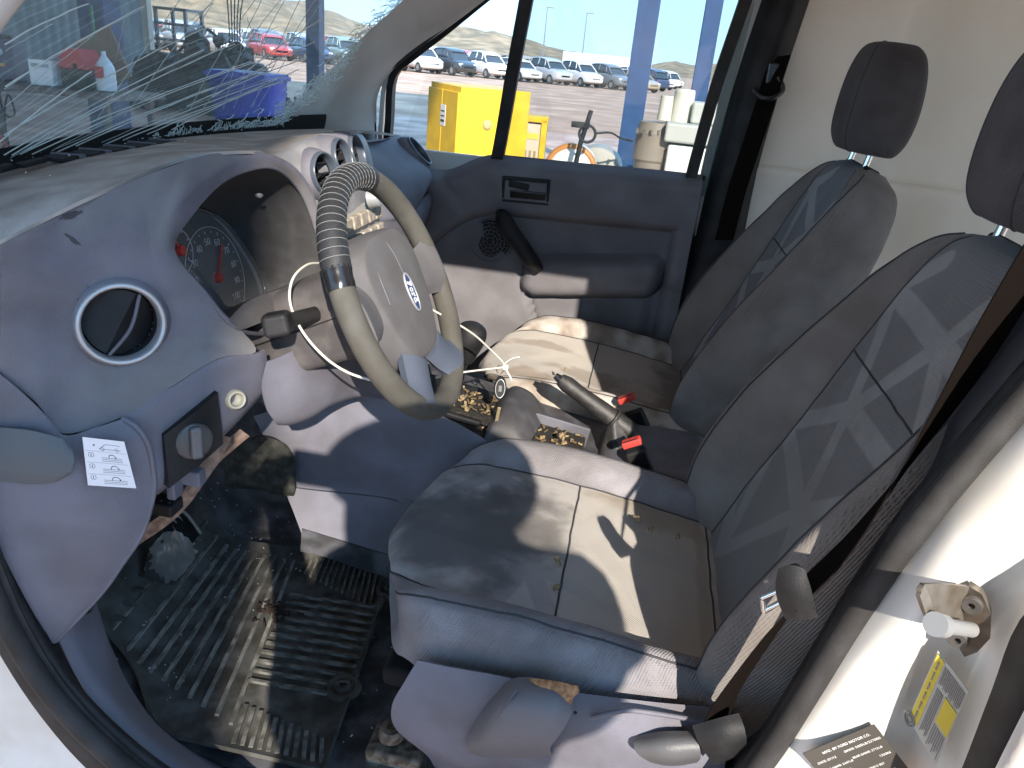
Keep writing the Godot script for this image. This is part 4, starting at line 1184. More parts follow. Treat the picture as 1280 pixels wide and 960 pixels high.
	tube_obj("stalk", [Vector3(0, 0, 0), Vector3(.004, .045, 0), Vector3(.014, .10, 0)], [.015, .012, .011], mats.black_gloss, gl, 12, 4)
	g = Geo.new()
	g.lathe([Vector2(.001, 0), Vector2(.016, .002), Vector2(.022, .022), Vector2(.029, .05), Vector2(.026, .072), Vector2(.012, .082), Vector2(.001, .084)], yframe(Vector3(.014, .088, 0), Vector3(.2, 1, 0)), 20, 4)
	obj("knob", g, mats.black_plastic, gl)
	g = Geo.new()
	g.tube(range(24).map(func(k): return Vector3(.035, .134, 0) + Vector3(.004 * sin(TAU * k / 24), .016 * sin(TAU * k / 24), .016 * cos(TAU * k / 24))), .0025, 6, true)
	obj("knob_ring", g, mats.chrome, gl)
	g = Geo.new()
	g.lathe([Vector2(.038, 0), Vector2(.030, .014), Vector2(.022, .020), Vector2(.016, .036), Vector2(.014, .05)], Transform3D(Basis.IDENTITY, Vector3(0, 0, 0)), 20, 3)
	obj("gaiter", g, mats.leather_black, gl)
	# handbrake
	var hb := thing("handbrake", "black handbrake lever raised out of its leather gaiter between the seats", "handbrake", Vector3(-.03, .32, 0))
	var off := Vector3(-.03, .32, 0)
	var h0 := Vector3(-0.1005,0.441,0) - off
	var h1 := Vector3(0.0262,0.3671,0) - off
	tube_obj("grip", [h0, h0.lerp(h1, .12), h0.lerp(h1, .35), h0.lerp(h1, .7), h1, h1 + (h1 - h0) * .2], [.012, .0165, .0155, .0185, .0195, .019], mats.leather_black, hb, 14, 4)
	tube_obj("button", [h0 + (h0 - h1).normalized() * .012, h0], [.006, .0085], mats.black_gloss, hb, 10, 2)
	g = Geo.new()
	var ax = (h1 - h0).normalized()
	var gr := []
	for k in 6:
		var f = k / 5.0
		var cc = h1.lerp(Vector3(.02, -.035, 0) + Vector3(.035, 0, 0), f) + ax * -.02 * (1 - f)
		var rr = [.022, .028, .034, .038, .046, .052][k]
		var ring := []
		var u2 = ax.lerp(Vector3(.1, 1, 0) * -1, f * .8).normalized()
		var sx = u2.cross(Vector3(0, 0, 1)).normalized()
		for s in 14:
			var a = TAU * s / 14
			var wob = 1.0 + (.10 if s % 2 == 0 else -.07) * sin(f * PI)
			ring.append(cc + (sx * cos(a) + Vector3(0, 0, 1) * sin(a) * .95) * rr * wob)
		gr.append(ring)
	p = SP.patch(gr, 2, 4, true, false)
	g.sheet(p[0], p[1], p[2], true, false, false)
	obj("gaiter", g, mats.leather_black, hb)
	g = Geo.new()
	g.tube(range(20).map(func(k): return h1 + ax * -.018 + (ax.cross(Vector3(0, 0, 1)).normalized() * cos(TAU * k / 20) + Vector3(0, 0, 1) * sin(TAU * k / 20)) * .0225), .003, 6, true)
	obj("gaiter_hem", g, mats.leather_black, hb)

# ------------------------------------------------------------------ far door
func sst(a: float, b: float, x: float) -> float:
	return smoothstep(a, b, x)

func door_top(x: float) -> float:
	return lerpf(.703, .757, sst(-.53, -.385, x)) + .010 * sst(-.38, .1, x)

func box_d(x: float, y: float, x0: float, x1: float, y0: float, y1: float, r: float) -> float:   # signed distance to a rounded box
	var q = Vector2(absf(x - (x0 + x1) * .5) - (x1 - x0) * .5 + r, absf(y - (y0 + y1) * .5) - (y1 - y0) * .5 + r)
	return Vector2(maxf(q.x, 0), maxf(q.y, 0)).length() + minf(maxf(q.x, q.y), 0) - r

func door_h(x: float, y: float) -> float:   # how far the lining stands in from z = -0.66
	var h = .010
	var yt = door_top(x)
	h += .030 * sst(.56, .70, y) - .045 * sst(yt - .022, yt, y) * sst(yt - .05, yt, y)
	# large hollow with a rounded top edge
	var ya = .632 - .20 * pow(clampf((-.36 - x) / .26, 0, 1), 2.0) + (x + .36) * .03
	var hol = sst(.004, -.010, maxf(y - ya, x - .105))
	h -= .028 * hol
	h += .006 * exp(-pow((y - ya) / .007, 2)) * sst(.12, .09, x)
	# armrest
	var yr = y - (x + .26) * .13
	var da = box_d(x, yr, -.275, .075, .415, .505, .03)
	h += .055 * sst(.012, -.016, da)
	# map pocket below with its step
	var xp = -.265 + .03 * sst(.42, .30, y)
	h += .014 * sst(xp + .006, xp - .006, x) * sst(.46, .44, y + (x + .265) * .9)
	h -= .012 * exp(-pow((x - xp) / .005, 2)) * sst(.45, .42, y)
	h -= .012 * sst(.04, .075, x) * sst(.50, .47, y)
	return h

func build_passenger_door():
	var d := thing("passenger_door", "grey-blue lining of the closed far door with black grab handle, speaker and window", "car door")
	var nu := 96
	var nv := 72
	var pts := PackedVector3Array()
	for j in nv:
		for i in nu:
			var x = lerpf(-.63, .142, float(i) / (nu - 1))
			var y = lerpf(.16, door_top(x), float(j) / (nv - 1))
			pts.append(Vector3(x, y, -.66 + door_h(x, y)))
	var g := Geo.new()
	g.slab(pts, nu, nv, .01, true)
	obj("lining", g, mats.door_grey, d)
	# latch handle in its recess
	var xf := Transform3D(Basis.from_euler(Vector3(.2, 0, .03)), Vector3(-.293, .692, -.66 + door_h(-.293, .692) + .004))
	g = Geo.new()
	for q in [[Vector3(0, .029, 0), Vector3(.125, .009, .016)], [Vector3(0, -.029, 0), Vector3(.125, .009, .016)], [Vector3(-.058, 0, 0), Vector3(.009, .050, .016)], [Vector3(.058, 0, 0), Vector3(.009, .050, .016)]]:
		g.rbox(xf * q[0], q[1], .004, xf.basis)
	var bz := obj("latch_bezel", g, mats.black_plastic, d)
	box_obj("latch_well", xf * Vector3(0, 0, -.004), Vector3(.112, .052, .006), mats.dark_void, bz, .002, xf.basis)
	box_obj("latch_lever", xf * Vector3(.006, -.010, .004), Vector3(.094, .022, .010), mats.black_gloss, bz, .004, xf.basis)
	box_obj("lock_tab", xf * Vector3(-.018, .012, .003), Vector3(.055, .018, .008), mats.black_plastic, bz, .004, xf.basis * Basis.from_euler(Vector3(0, 0, -.12)))
	# loudspeaker
	var sc := Vector3(-.382, .542, -.660)
	g = Geo.new()
	g.lathe([Vector2(.060, -.004), Vector2(.0585, .0055), Vector2(.0555, .006), Vector2(.054, .003)], yframe(sc, Vector3(0, .05, 1)), 40, 2)
	var ring := obj("speaker_ring", g, mats.flint_dark, d)
	g = Geo.new()
	g.lathe([Vector2(.054, .002), Vector2(.03, .006), Vector2(.0005, .0075)], yframe(sc, Vector3(0, .05, 1)), 32, 2)
	obj("speaker_cloth", g, mats.dark_void, ring)
	g = Geo.new()
	for r in range(1, 6):
		var rr = .0098 * r
		g.tube(range(36).map(func(k): return sc + Vector3(rr * cos(TAU * k / 36), rr * sin(TAU * k / 36), .0085 - rr * .06)), .0012, 4, true)
	for k in 60:
		var a = k * 2.39996
		var rr = .007 + .044 * sqrt(k / 60.0)
		var q = sc + Vector3(rr * cos(a), rr * sin(a), .0085 - rr * .06)
		var b = Basis(Vector3(0, 0, 1), a)
		g.tube([q - b * Vector3(.005, 0, 0), q + b * Vector3(.005, 0, 0)], .0011, 4, false)
	tag(obj("speaker_grille", g, mats.flint_dark, ring), "", "", "", "stuff")
	# grab handle
	tube_obj("grab_handle", [Vector3(-0.3566,0.6238,-0.635), Vector3(-0.3404,0.613,-0.6), Vector3(-0.3138,0.5838,-0.585), Vector3(-0.2823,0.5512,-0.58), Vector3(-0.2567,0.5196,-0.585), Vector3(-0.2401,0.4957,-0.605)], [.014, .0225, .023, .022, .021, .016], mats.black_plastic, d, 14, 5)
	# window: two panes and the bars round them
	var wt := func(y: float) -> float: return -.672 + .22 * maxf(0.0, y - .75) * .9
	var gm := glass("side_glass", Color(.30, .46, .48, .42))
	g = Geo.new()
	g.quad(Vector3(-.378, .72, wt.call(.72) - .012), Vector3(.16, .72, wt.call(.72) - .012), Vector3(.19, 1.34, wt.call(1.34) - .012), Vector3(-.30, 1.34, wt.call(1.34) - .012))
	obj("window_pane", g, gm, d)
	g = Geo.new()
	g.quad(Vector3(-.68, .68, wt.call(.72) - .012), Vector3(-.385, .70, wt.call(.72) - .012), Vector3(-.307, 1.34, wt.call(1.34) - .012), Vector3(-.42, 1.34, wt.call(1.34) - .012))
	obj("quarter_pane", g, glass("quarter_glass", Color(.86, .90, .90, .10)), d)
	var bar := func(called, path, w, th, m):
		var b := Geo.new()
		var pp := SP.spl(path, 4)
		var sd := PackedVector3Array()
		for k in pp.size():
			var t = (pp[mini(k + 1, pp.size() - 1)] - pp[maxi(k - 1, 0)]).normalized()
			sd.append(t.cross(Vector3(0, -.2, 1)).normalized())
		b.strap(pp, sd, w, th)
		return obj(called, b, m, d)
	bar.call("window_divider", [Vector3(-0.382,0.7478,-0.655), Vector3(-0.3712,0.8348,-0.647), Vector3(-0.3549,0.9687,-0.625), Vector3(-0.3321,1.1266,-0.595), Vector3(-0.3202,1.2232,-0.575)], .0155, .012, mats.black_plastic)
	bar.call("front_frame", [Vector3(-0.6889,0.7479,-0.685), Vector3(-0.681,0.8208,-0.675), Vector3(-0.6687,0.93,-0.66), Vector3(-0.6072,0.9862,-0.645), Vector3(-0.5322,1.0431,-0.63), Vector3(-0.4449,1.112,-0.61), Vector3(-0.352,1.1841,-0.59)], .0085, .014, mats.black_plastic)
	bar.call("front_frame_paint", [Vector3(-0.7085,0.7453,-0.69), Vector3(-0.7042,0.8179,-0.685), Vector3(-0.6945,0.9063,-0.675), Vector3(-0.6764,0.935,-0.67)], .006, .012, mats.white_paint)
	bar.call("rear_frame", [Vector3(0.1122,0.7465,-0.655), Vector3(0.1186,0.8293,-0.65), Vector3(0.1335,0.9879,-0.63), Vector3(0.1583,1.1575,-0.595), Vector3(0.1802,1.3159,-0.56)], .0135, .012, mats.rubber)
	box_obj("belt_seal", Vector3(-.11, .763, -.678), Vector3(.52, .012, .012), mats.rubber, d, .003, Basis.from_euler(Vector3(0, 0, .012)))
	box_obj("door_skin", Vector3(-.25, .42, -.735), Vector3(.82, .66, .012), mats.white_paint, d, .004)
	box_obj("door_core", Vector3(-.245, .43, -.708), Vector3(.76, .52, .03), mats.dark_void, d, .004)
	tube_obj("scratch", [Vector3(-.015, .487, -.5965), Vector3(.005, .4905, -.5955), Vector3(.018, .494, -.5955)], .0009, mats.stitch, d, 4, 3)

# ------------------------------------------------------------------ seats
func mirror_profile(half: Array, bottom) -> PackedVector3Array:
	var o := PackedVector3Array()
	for q in half:
		o.append(q)
	for k in range(half.size() - 2, -1, -1):
		o.append(Vector3(half[k].x, half[k].y, -half[k].z))
	o.append(bottom)
	return o

# woven print: straight bands that cross into odd triangles, plus stains soaked into the cloth
func seat_tex(key: String, base: Color, band: Color, turn: float, seed_: int, stains: Array, w := 256, h := 256, bandw := .022) -> Texture2D:
	var segs := [[0, .12, 1, .17], [.15, .12, .40, .42], [.40, .42, .62, .15], [.40, .42, .95, .40], [.62, .15, .95, .40], [.40, .42, .05, .62], [.05, .62, .95, .72], [.40, .42, .58, .68], [.95, .40, .58, .68], [.58, .68, .30, 1], [.05, .62, .30, 1], [.58, .68, .95, 1], [.30, 1, .0, .85], [0, .12, .05, .62], [.95, .40, 1, .9], [.3, .0, .15, .12], [.7, 0, .62, .15]]
	var sg := []
	for q in segs:
		var a = (Vector2(q[0], q[1]) - Vector2(.5, .5)).rotated(turn) * .82 + Vector2(.5, .5)
		var b = (Vector2(q[2], q[3]) - Vector2(.5, .5)).rotated(turn) * .82 + Vector2(.5, .5)
		sg.append([a, b - a, (b - a).length_squared()])
	var s := FastNoiseLite.new()
	s.frequency = 5.0 / w
	s.fractal_octaves = 5
	s.seed = seed_ + 7
	var im := Image.create(w, h, false, Image.FORMAT_RGB8)
	for y in h:
		for x in w:
			var p = Vector2(float(x) / w, float(y) / h)
			var d := 9.0
			for q in sg:
				var r: Vector2 = p - q[0]
				var t = clampf(r.dot(q[1]) / q[2], 0, 1)
				d = minf(d, (r - q[1] * t).length_squared())
			var e = 1.0 - smoothstep(bandw, bandw + .006, sqrt(d))
			var nz = s.get_noise_2d(x, y)
			var c = base.lerp(band, e)
			c = c * (1.0 + .16 * nz)
			for st in stains:   # [u, v, ru, rv, colour, strength, raggedness]
				var du = (p.x - st[0]) / st[2]
				var dv = (p.y - st[1]) / st[3]
				var r = sqrt(du * du + dv * dv) + nz * st[6]
				c = c.lerp(st[4], st[5] * (1.0 - smoothstep(.45, 1.0, r)))
			im.set_pixel(x, y, c.linear_to_srgb())
	return ImageTexture.create_from_image(im)

func cloth_print(key: String, t: Texture2D) -> StandardMaterial3D:
	var m := StandardMaterial3D.new()
	m.resource_name = key
	m.albedo_texture = t
	m.roughness = .95
	m.rim_enabled = true
	m.rim = .25
	m.rim_tint = .3
	m.normal_enabled = true
	m.normal_texture = weave_tex(true)
	m.normal_scale = 1.5
	return m

# soft dents and puckers of worn cloth over foam
func rumple(p: PackedVector3Array, amount: float, freq: float, seed_: int) -> PackedVector3Array:
	var f := FastNoiseLite.new()
	f.frequency = freq
	f.fractal_octaves = 3
	f.seed = seed_
	for k in p.size():
		var q = p[k]
		p[k] += Vector3(f.get_noise_3d(q.x, q.y, q.z), f.get_noise_3d(q.x + 9.0, q.y, q.z) * 1.3, f.get_noise_3d(q.x, q.y + 9.0, q.z)) * amount
	return p

func make_seat(called: String, label: String, at: Vector3, lean: float, cush_tex: Texture2D, back_tex: Texture2D, bolster: Material) -> Node3D:
	var s := thing(called, label, "car seat", at, "front seats")
	# cushion: rings across z from the front edge to the back
	var st := [   # x, half width, bottom, bolster top, centre top, front bulge of the centre
		[-.285, .10, .245, .285, .285], [-.280, .165, .235, .312, .305], [-.262, .222, .23, .342, .330], [-.222, .250, .225, .362, .338],
		[-.16, .262, .21, .373, .338], [-.05, .266, .22, .371, .329], [.06, .266, .22, .358, .316], [.16, .262, .22, .342, .300], [.23, .25, .22, .325, .29], [.27, .21, .22, .30, .28]]
	var rings := []
	for q in st:
		var w = q[1]
		var mid = (q[2] + q[3]) * .5
		var dx = 1.0 - smoothstep(-.30, -.14, q[0])
		var bx = func(f: float) -> float: return q[0] - .022 * dx * (1.0 - f * f) + .045 * dx * f * f
		var half := []
		var drop = 1.0 - smoothstep(-.30, -.22, q[0])
		for e in [[.80, lerpf(q[2] + .03, q[2], drop)], [.97, lerpf(q[2] + .055, q[2] + .02, drop)], [1.0, lerpf(mid + .035, mid, drop)], [.955, q[3] - .014], [.885, q[3]], [.78, q[3] - .006], [.68, q[4] + .008], [.45, q[4] + .004], [.2, q[4] + .003], [.0, q[4] + .003]]:
			half.append(Vector3(bx.call(e[0]), e[1], w * e[0]))
		rings.append(mirror_profile(half, Vector3(bx.call(0), q[2] - .01, 0)))
	var su := 4
	var p = SP.patch(rings, su, 5, true, false)
	var uv := PackedVector2Array()
	for q in p[0]:
		uv.append(Vector2((q.x + .33) / .62, (q.z + .27) / .54))
	var whole := Geo.new()
	var crease = rumple(p[0], .0022, 14.0, 5)
	for i in [6 * su, 12 * su]:
		for j in range(6, p[2]):
			crease[j * p[1] + i] += Vector3(0, -.0045, 0)
	for j in range(8, p[2] - 6):
		crease[j * p[1] + 4 * su] += Vector3(0, -.002, -.002)
	whole.sheet(crease, p[1], p[2], true, false, false, uv)
	var g := Geo.new()
	g.cut(whole, p[1], p[2], 12 * su, p[1] + 6 * su, 0, p[2] - 1)
	g.fan(PackedVector3Array(crease.slice(0, p[1])), true)
	g.fan(PackedVector3Array(crease.slice((p[2] - 1) * p[1])), false)
	obj("cushion_cover", g, bolster, s)
	g = Geo.new()
	g.cut(whole, p[1], p[2], 6 * su, 12 * su, 0, p[2] - 1)
	var ins := obj("cushion_insert", g, cloth_print(called + "_cushion", cush_tex), s)
	g = Geo.new()
	var line = func(i: int, j0: int, j1: int, lift: float) -> Array:
		var o := []
		for j in range(j0, j1):
			o.append(crease[j * p[1] + i] + Vector3(0, lift, 0))
		return o
	g.tube(line.call(4 * su, 6, p[2] - 4, .0006), .0016, 6)
	g.tube(line.call(16 * su - su * 2, 6, p[2] - 4, .0006), .0016, 6)
	g.tube(line.call(6 * su, 4, p[2], .0004), .0018, 6)
	g.tube(line.call(12 * su, 4, p[2], .0004), .0018, 6)
	obj("seam", g, mats.seam, s)
	for j in [26, 37]:   # sewn cross seams of the insert
		g = Geo.new()
		var o := []
		for i in range(6 * su, 12 * su + 1):
			o.append(crease[j * p[1] + i] + Vector3(0, .0003, 0))
		g.tube(o, .0016, 6)
		obj("cross_seam", g, mats.seam, ins)
	# backrest, built upright about its foot and then leaned
	var pivot := Vector3(.205, .27 if at.z < 0 else .252, 0)
	var bs := [   # height, half width, bolster depth, centre depth, rear depth
		[-.02, .19, .03, .02, -.06], [.0, .235, .06, .018, -.095], [.06, .262, .078, .012, -.11], [.14, .274, .092, .008, -.115], [.24, .274, .088, .004, -.118],
		[.34, .268, .072, .002, -.118], [.44, .256, .050, .002, -.115], [.53, .238, .030, .002, -.108], [.59, .212, .012, .0, -.10], [.625, .165, -.006, -.006, -.09], [.645, .09, -.026, -.024, -.07]]
	var b := Basis.from_euler(Vector3(0, 0, -lean))
	rings = []
	for q in bs:
		var w = q[1]
		var half := []
		for e in [[.55, q[4]], [.88, q[4] + .012], [1.0, lerpf(q[4], q[2], .45)], [.985, lerpf(q[4], q[2], .78)], [.93, q[2] - .006], [.86, q[2]], [.74, lerpf(q[3], q[2], .62)], [.60, q[3] + .010], [.35, q[3] + .005], [.0, q[3] + .006]]:
			half.append(pivot + b * Vector3(-e[1], q[0], w * e[0]))
		for k in half.size():
			half[k].z = w * [.55, .88, 1.0, .985, .93, .86, .74, .60, .35, .0][k]
		rings.append(mirror_profile(half, pivot + b * Vector3(-q[4], q[0], 0)))
	p = SP.patch(rings, su, 5, true, false)
	crease = rumple(p[0], .0020, 11.0, 6)
	var fwd = b * Vector3(1, 0, 0)
	for i in [7 * su, 11 * su]:
		for j in range(5, p[2] - 4):
			crease[j * p[1] + i] += fwd * .004
	uv = PackedVector2Array()
	for q in crease:
		var l = b.inverse() * (q - pivot)
		uv.append(Vector2((l.z + .27) / .54, 1.0 - l.y / .65))
	whole = Geo.new()
	whole.sheet(crease, p[1], p[2], true, false, false, uv)
	g = Geo.new()
	g.cut(whole, p[1], p[2], 11 * su, p[1] + 7 * su, 0, p[2] - 1)
	g.fan(PackedVector3Array(crease.slice(0, p[1])), true)
	g.fan(PackedVector3Array(crease.slice((p[2] - 1) * p[1])), false)
	obj("backrest_cover", g, mats.seat_side, s)
	g = Geo.new()
	g.cut(whole, p[1], p[2], 7 * su, 11 * su, 0, p[2] - 1)
	var bi := obj("backrest_insert", g, cloth_print(called + "_backrest", back_tex), s)
	g = Geo.new()
	for i in [7 * su, 11 * su, 5 * su, 13 * su]:
		var o := []
		for j in range(5, p[2] - 4):
			o.append(crease[j * p[1] + i] - fwd * .0004)
		g.tube(o, .0016, 6)
	obj("backrest_seam", g, mats.seam, s)
	g = Geo.new()
	var o2 := []
	for i in range(7 * su, 11 * su + 1):
		o2.append(crease[29 * p[1] + i] - fwd * .0003)
	g.tube(o2, .0016, 6)
	obj("cross_seam", g, mats.seam, bi)
	# headrest on two chromed posts
	var hl := lean - deg_to_rad(17)
	var hb := Basis.from_euler(Vector3(0, 0, -hl))
	var hc = pivot + b * Vector3(-.012, .765, 0)
	rings = []
	for q in [[-.102, .07, .025, .028], [-.098, .095, .042, .044], [-.07, .118, .056, .056], [-.02, .127, .060, .060], [.04, .122, .058, .054], [.082, .105, .050, .042], [.100, .080, .038, .026], [.104, .05, .02, .012]]:
		var ring := []
		for k in 16:
			var a = TAU * k / 16
			var cx = cos(a)
			var sz = sin(a)
			var e = .55
			ring.append(hc + hb * Vector3((q[2] if cx < 0 else q[3]) * signf(cx) * pow(absf(cx), e) - .012 * (1 - absf(sz)) * (1 if cx < 0 else 0), q[0], q[1] * signf(sz) * pow(absf(sz), e)))
		rings.append(ring)
	var hp = SP.patch(rings, 3, 5, true, false)
	g = Geo.new()
	g.sheet(hp[0], hp[1], hp[2], true, false, true)
	g.fan(PackedVector3Array(hp[0].slice(0, hp[1])), true)
	g.fan(PackedVector3Array(hp[0].slice((hp[2] - 1) * hp[1])), false)
	var hr := obj("headrest", g, mats.headrest_cloth, s)
	for sg in [-1, 1]:
		g = Geo.new()
		var o := []
		for j in range(2, hp[2] - 2):
			o.append(hp[0][j * hp[1] + (11 * 3 - 6 if sg < 0 else 5 * 3 + 6)] )
		g.tube(o, .0014, 6)
		obj("headrest_seam", g, mats.seam, hr)
		tube_obj("headrest_post", [pivot + b * Vector3(.03, .60, 0) + Vector3(0, 0, .066 * sg), hc + hb * Vector3(0, -.06, 0) + Vector3(0, 0, .066 * sg)], .0065, mats.chrome, s, 12, 2)
		g = Geo.new()
		g.rbox(pivot + b * Vector3(.032, .640, 0) + Vector3(0, 0, .066 * sg), Vector3(.034, .016, .040), .006, b)
		obj("post_guide", g, mats.black_plastic, s)
	# slides and risers
	for z in [-.19, .19]:
		box_obj("seat_rail", Vector3(-.02, .03, z), Vector3(.50, .03, .04), mats.steel, s, .004)
		box_obj("riser", Vector3(.0, .12, z), Vector3(.36, .16, .03), mats.dark_void, s, .006)
	box_obj("seat_pan", Vector3(-.02, .205, 0), Vector3(.46, .03, .42), mats.dark_void, s, .01)
	return s

func build_seats():
	var c1 = seat_tex("c1", Color(.36, .345, .345), Color(.26, .255, .27), 1.1, 3, [[.70, .50, .40, .75, Color(.50, .47, .43), .75, .25], [.24, .56, .22, .36, Color(.075, .070, .070), .85, .55], [.36, .44, .16, .22, Color(.09, .082, .078), .75, .7], [.95, .5, .12, .7, Color(.13, .112, .10), .8, .3], [.82, .5, .02, .9, Color(.30, .26, .19), .5, .5], [.7, .2, .2, .12, Color(.26, .2, .14), .5, .5], [.5, .1, .4, .12, Color(.24, .20, .16), .5, .5]], 320, 320)
	var c2 = seat_tex("c2", Color(.44, .41, .38), Color(.41, .385, .355), .5, 5, [[.45, .3, .5, .35, Color(.55, .51, .46), .7, .5], [.25, .75, .1, .12, Color(.22, .14, .08), .5, .8], [.5, .62, .25, .1, Color(.20, .15, .11), .5, .9], [.9, .5, .22, .7, Color(.15, .13, .115), .85, .3], [.30, .35, .2, .06, Color(.20, .13, .10), .5, .9], [.6, .82, .35, .12, Color(.17, .14, .12), .5, .5]])
	var b1 = seat_tex("b1", Color(.178, .174, .18), Color(.30, .295, .295), .0, 21, [[.45, .85, .6, .5, Color(.17, .16, .15), .5, .4]], 320, 320)
	var b2 = seat_tex("b2", Color(.16, .175, .20), Color(.31, .325, .345), .25, 29, [], 256, 256)
	make_seat("driver_chair", "driver's seat in dark grey cloth, stained dark at the front of its cushion", Vector3(0, 0, .38), deg_to_rad(20.2), c1, b1, mats.seat_cloth)
	var ds: Node3D = get_node("driver_chair")
	make_seat("passenger_chair", "passenger seat with a cushion whitened by beige dust, beside the far door", Vector3(-.025, 0, -.375), deg_to_rad(20.8), c2, b2, mt("seat_dusty", lin(.42, .39, .36), .95, {"grain": .9, "cell": .022, "cloth": 1, "mottle": Color(.7, .66, .62), "tile": .25}))
	build_valance(ds)

func build_valance(s: Node3D):
	var off := s.position
	var rel = func(a: Array) -> Array: return a.map(func(q): return q - off)
	sheet_obj("side_valance", [
		rel.call([Vector3(-0.1811,0.3131,0.655), Vector3(-0.1431,0.3191,0.662), Vector3(-0.0835,0.3236,0.665), Vector3(-0.0058,0.3205,0.665), Vector3(0.0599,0.3257,0.665), Vector3(0.1245,0.3284,0.66), Vector3(0.1845,0.3299,0.65)]),
		rel.call([Vector3(-0.194,0.283,0.662), Vector3(-0.1438,0.2904,0.672), Vector3(-0.0796,0.3039,0.676), Vector3(-0.0029,0.3071,0.676), Vector3(0.0623,0.3126,0.676), Vector3(0.1264,0.3164,0.672), Vector3(0.186,0.3182,0.66)]),
		rel.call([Vector3(-0.2085,0.2417,0.664), Vector3(-0.1501,0.252,0.678), Vector3(-0.0748,0.2662,0.684), Vector3(0.0018,0.275,0.684), Vector3(0.0665,0.2871,0.684), Vector3(0.13,0.2947,0.68), Vector3(0.1895,0.2976,0.668)]),
		rel.call([Vector3(-0.2031,0.2011,0.66), Vector3(-0.1429,0.2051,0.676), Vector3(-0.0706,0.2125,0.682), Vector3(0.0073,0.2261,0.682), Vector3(0.0729,0.2417,0.682), Vector3(0.1367,0.2558,0.68), Vector3(0.1963,0.2626,0.668)]),
		rel.call([Vector3(-0.1634,0.1567,0.65), Vector3(-0.1218,0.1678,0.668), Vector3(-0.0631,0.1619,0.672), Vector3(0.0126,0.171,0.672), Vector3(0.0806,0.1851,0.672), Vector3(0.1459,0.203,0.67), Vector3(0.2015,0.215,0.66)]),
		rel.call([Vector3(-0.1537,0.1266,0.64), Vector3(-0.1116,0.1271,0.655), Vector3(-0.055,0.0929,0.655), Vector3(0.0204,0.087,0.655), Vector3(0.0916,0.1027,0.655), Vector3(0.1594,0.1249,0.655), Vector3(0.2159,0.1442,0.65)])], 5, 5, mats.flint, s, .004)
	# raised housing of the height lever
	sheet_obj("lever_housing", [
		rel.call([Vector3(-0.0731,0.3093,0.672), Vector3(-0.053,0.337,0.68), Vector3(-0.0155,0.3415,0.682), Vector3(0.0102,0.329,0.682)]),
		rel.call([Vector3(-0.0851,0.2907,0.682), Vector3(-0.0586,0.3328,0.7), Vector3(-0.013,0.3442,0.704), Vector3(0.009,0.3247,0.7)]),
		rel.call([Vector3(-0.0952,0.2667,0.69), Vector3(-0.0642,0.3166,0.712), Vector3(-0.0141,0.3285,0.716), Vector3(0.0014,0.306,0.71)]),
		rel.call([Vector3(-0.1044,0.2315,0.69), Vector3(-0.0743,0.2704,0.712), Vector3(-0.0191,0.2872,0.714), Vector3(-0.0069,0.2792,0.708)]),
		rel.call([Vector3(-0.1013,0.2058,0.678), Vector3(-0.0755,0.216,0.684), Vector3(-0.0178,0.2342,0.684), Vector3(-0.0039,0.2365,0.68)])], 5, 5, mt("lever_grey", lin(.115, .112, .125), .6, {"grain": .3, "cell": .045}), s, .004)
	box_obj("lever_slot", Vector3(0.0117,0.2809,0.676) - off, Vector3(.035, .05, .012), mats.dark_void, s, .004, Basis.from_euler(Vector3(0, 0, -.75)))
	sheet_obj("torn_tape", [
		rel.call([Vector3(-0.0426,0.3496,0.688), Vector3(-0.0161,0.353,0.688), Vector3(0.0134,0.3527,0.687)]),
		rel.call([Vector3(-0.0351,0.3489,0.694), Vector3(-0.0114,0.3516,0.694), Vector3(0.0161,0.348,0.69)]),
		rel.call([Vector3(-0.0118,0.3435,0.698), Vector3(-0.0009,0.344,0.698), Vector3(0.0101,0.3407,0.694)]),
		rel.call([Vector3(-0.0022,0.3264,0.7), Vector3(0.0049,0.3284,0.7), Vector3(0.0094,0.3328,0.696)])], 4, 4, mats.rust_tape, s, .001)
	tube_obj("lever_mark", rel.call([Vector3(-0.0535,0.3448,0.7035), Vector3(-0.0604,0.333,0.7105), Vector3(-0.0672,0.3147,0.7145), Vector3(-0.0727,0.2933,0.7155)]), .0014, mats.flint_dark, s, 6, 4)
	sheet_obj("recline_lever", [
		rel.call([Vector3(0.0936,0.2928,0.688), Vector3(0.1181,0.3104,0.692), Vector3(0.1459,0.3162,0.69)]),
		rel.call([Vector3(0.0901,0.2936,0.7), Vector3(0.1177,0.3128,0.708), Vector3(0.1538,0.3192,0.702)]),
		rel.call([Vector3(0.1061,0.2846,0.7), Vector3(0.1268,0.3008,0.708), Vector3(0.1581,0.306,0.7)]),
		rel.call([Vector3(0.1252,0.2682,0.686), Vector3(0.1402,0.2771,0.69), Vector3(0.1593,0.2834,0.686)])], 5, 5, mt("lever_dark", lin(.075, .075, .08), .5, {"grain": .3, "cell": .045}), s, .006)
	tube_obj("valance_ridge", rel.call([Vector3(0.0355,0.3092,0.686), Vector3(0.0542,0.3225,0.688), Vector3(0.0737,0.3328,0.688), Vector3(0.1051,0.3346,0.686), Vector3(0.1512,0.3295,0.678)]), .003, mats.flint, s, 6, 4)
	var g := Geo.new()
	g.rbox(Vector3(-0.2095,0.1359,0.63) - off, Vector3(.075, .02, .06), .006)
	g.lathe_hard([Vector2(.001, .016), Vector2(.014, .016), Vector2(.016, .012), Vector2(.017, 0)], Transform3D(Basis.IDENTITY, Vector3(-0.2168,0.1519,0.64) - off + Vector3(0, .008, 0)), 18)
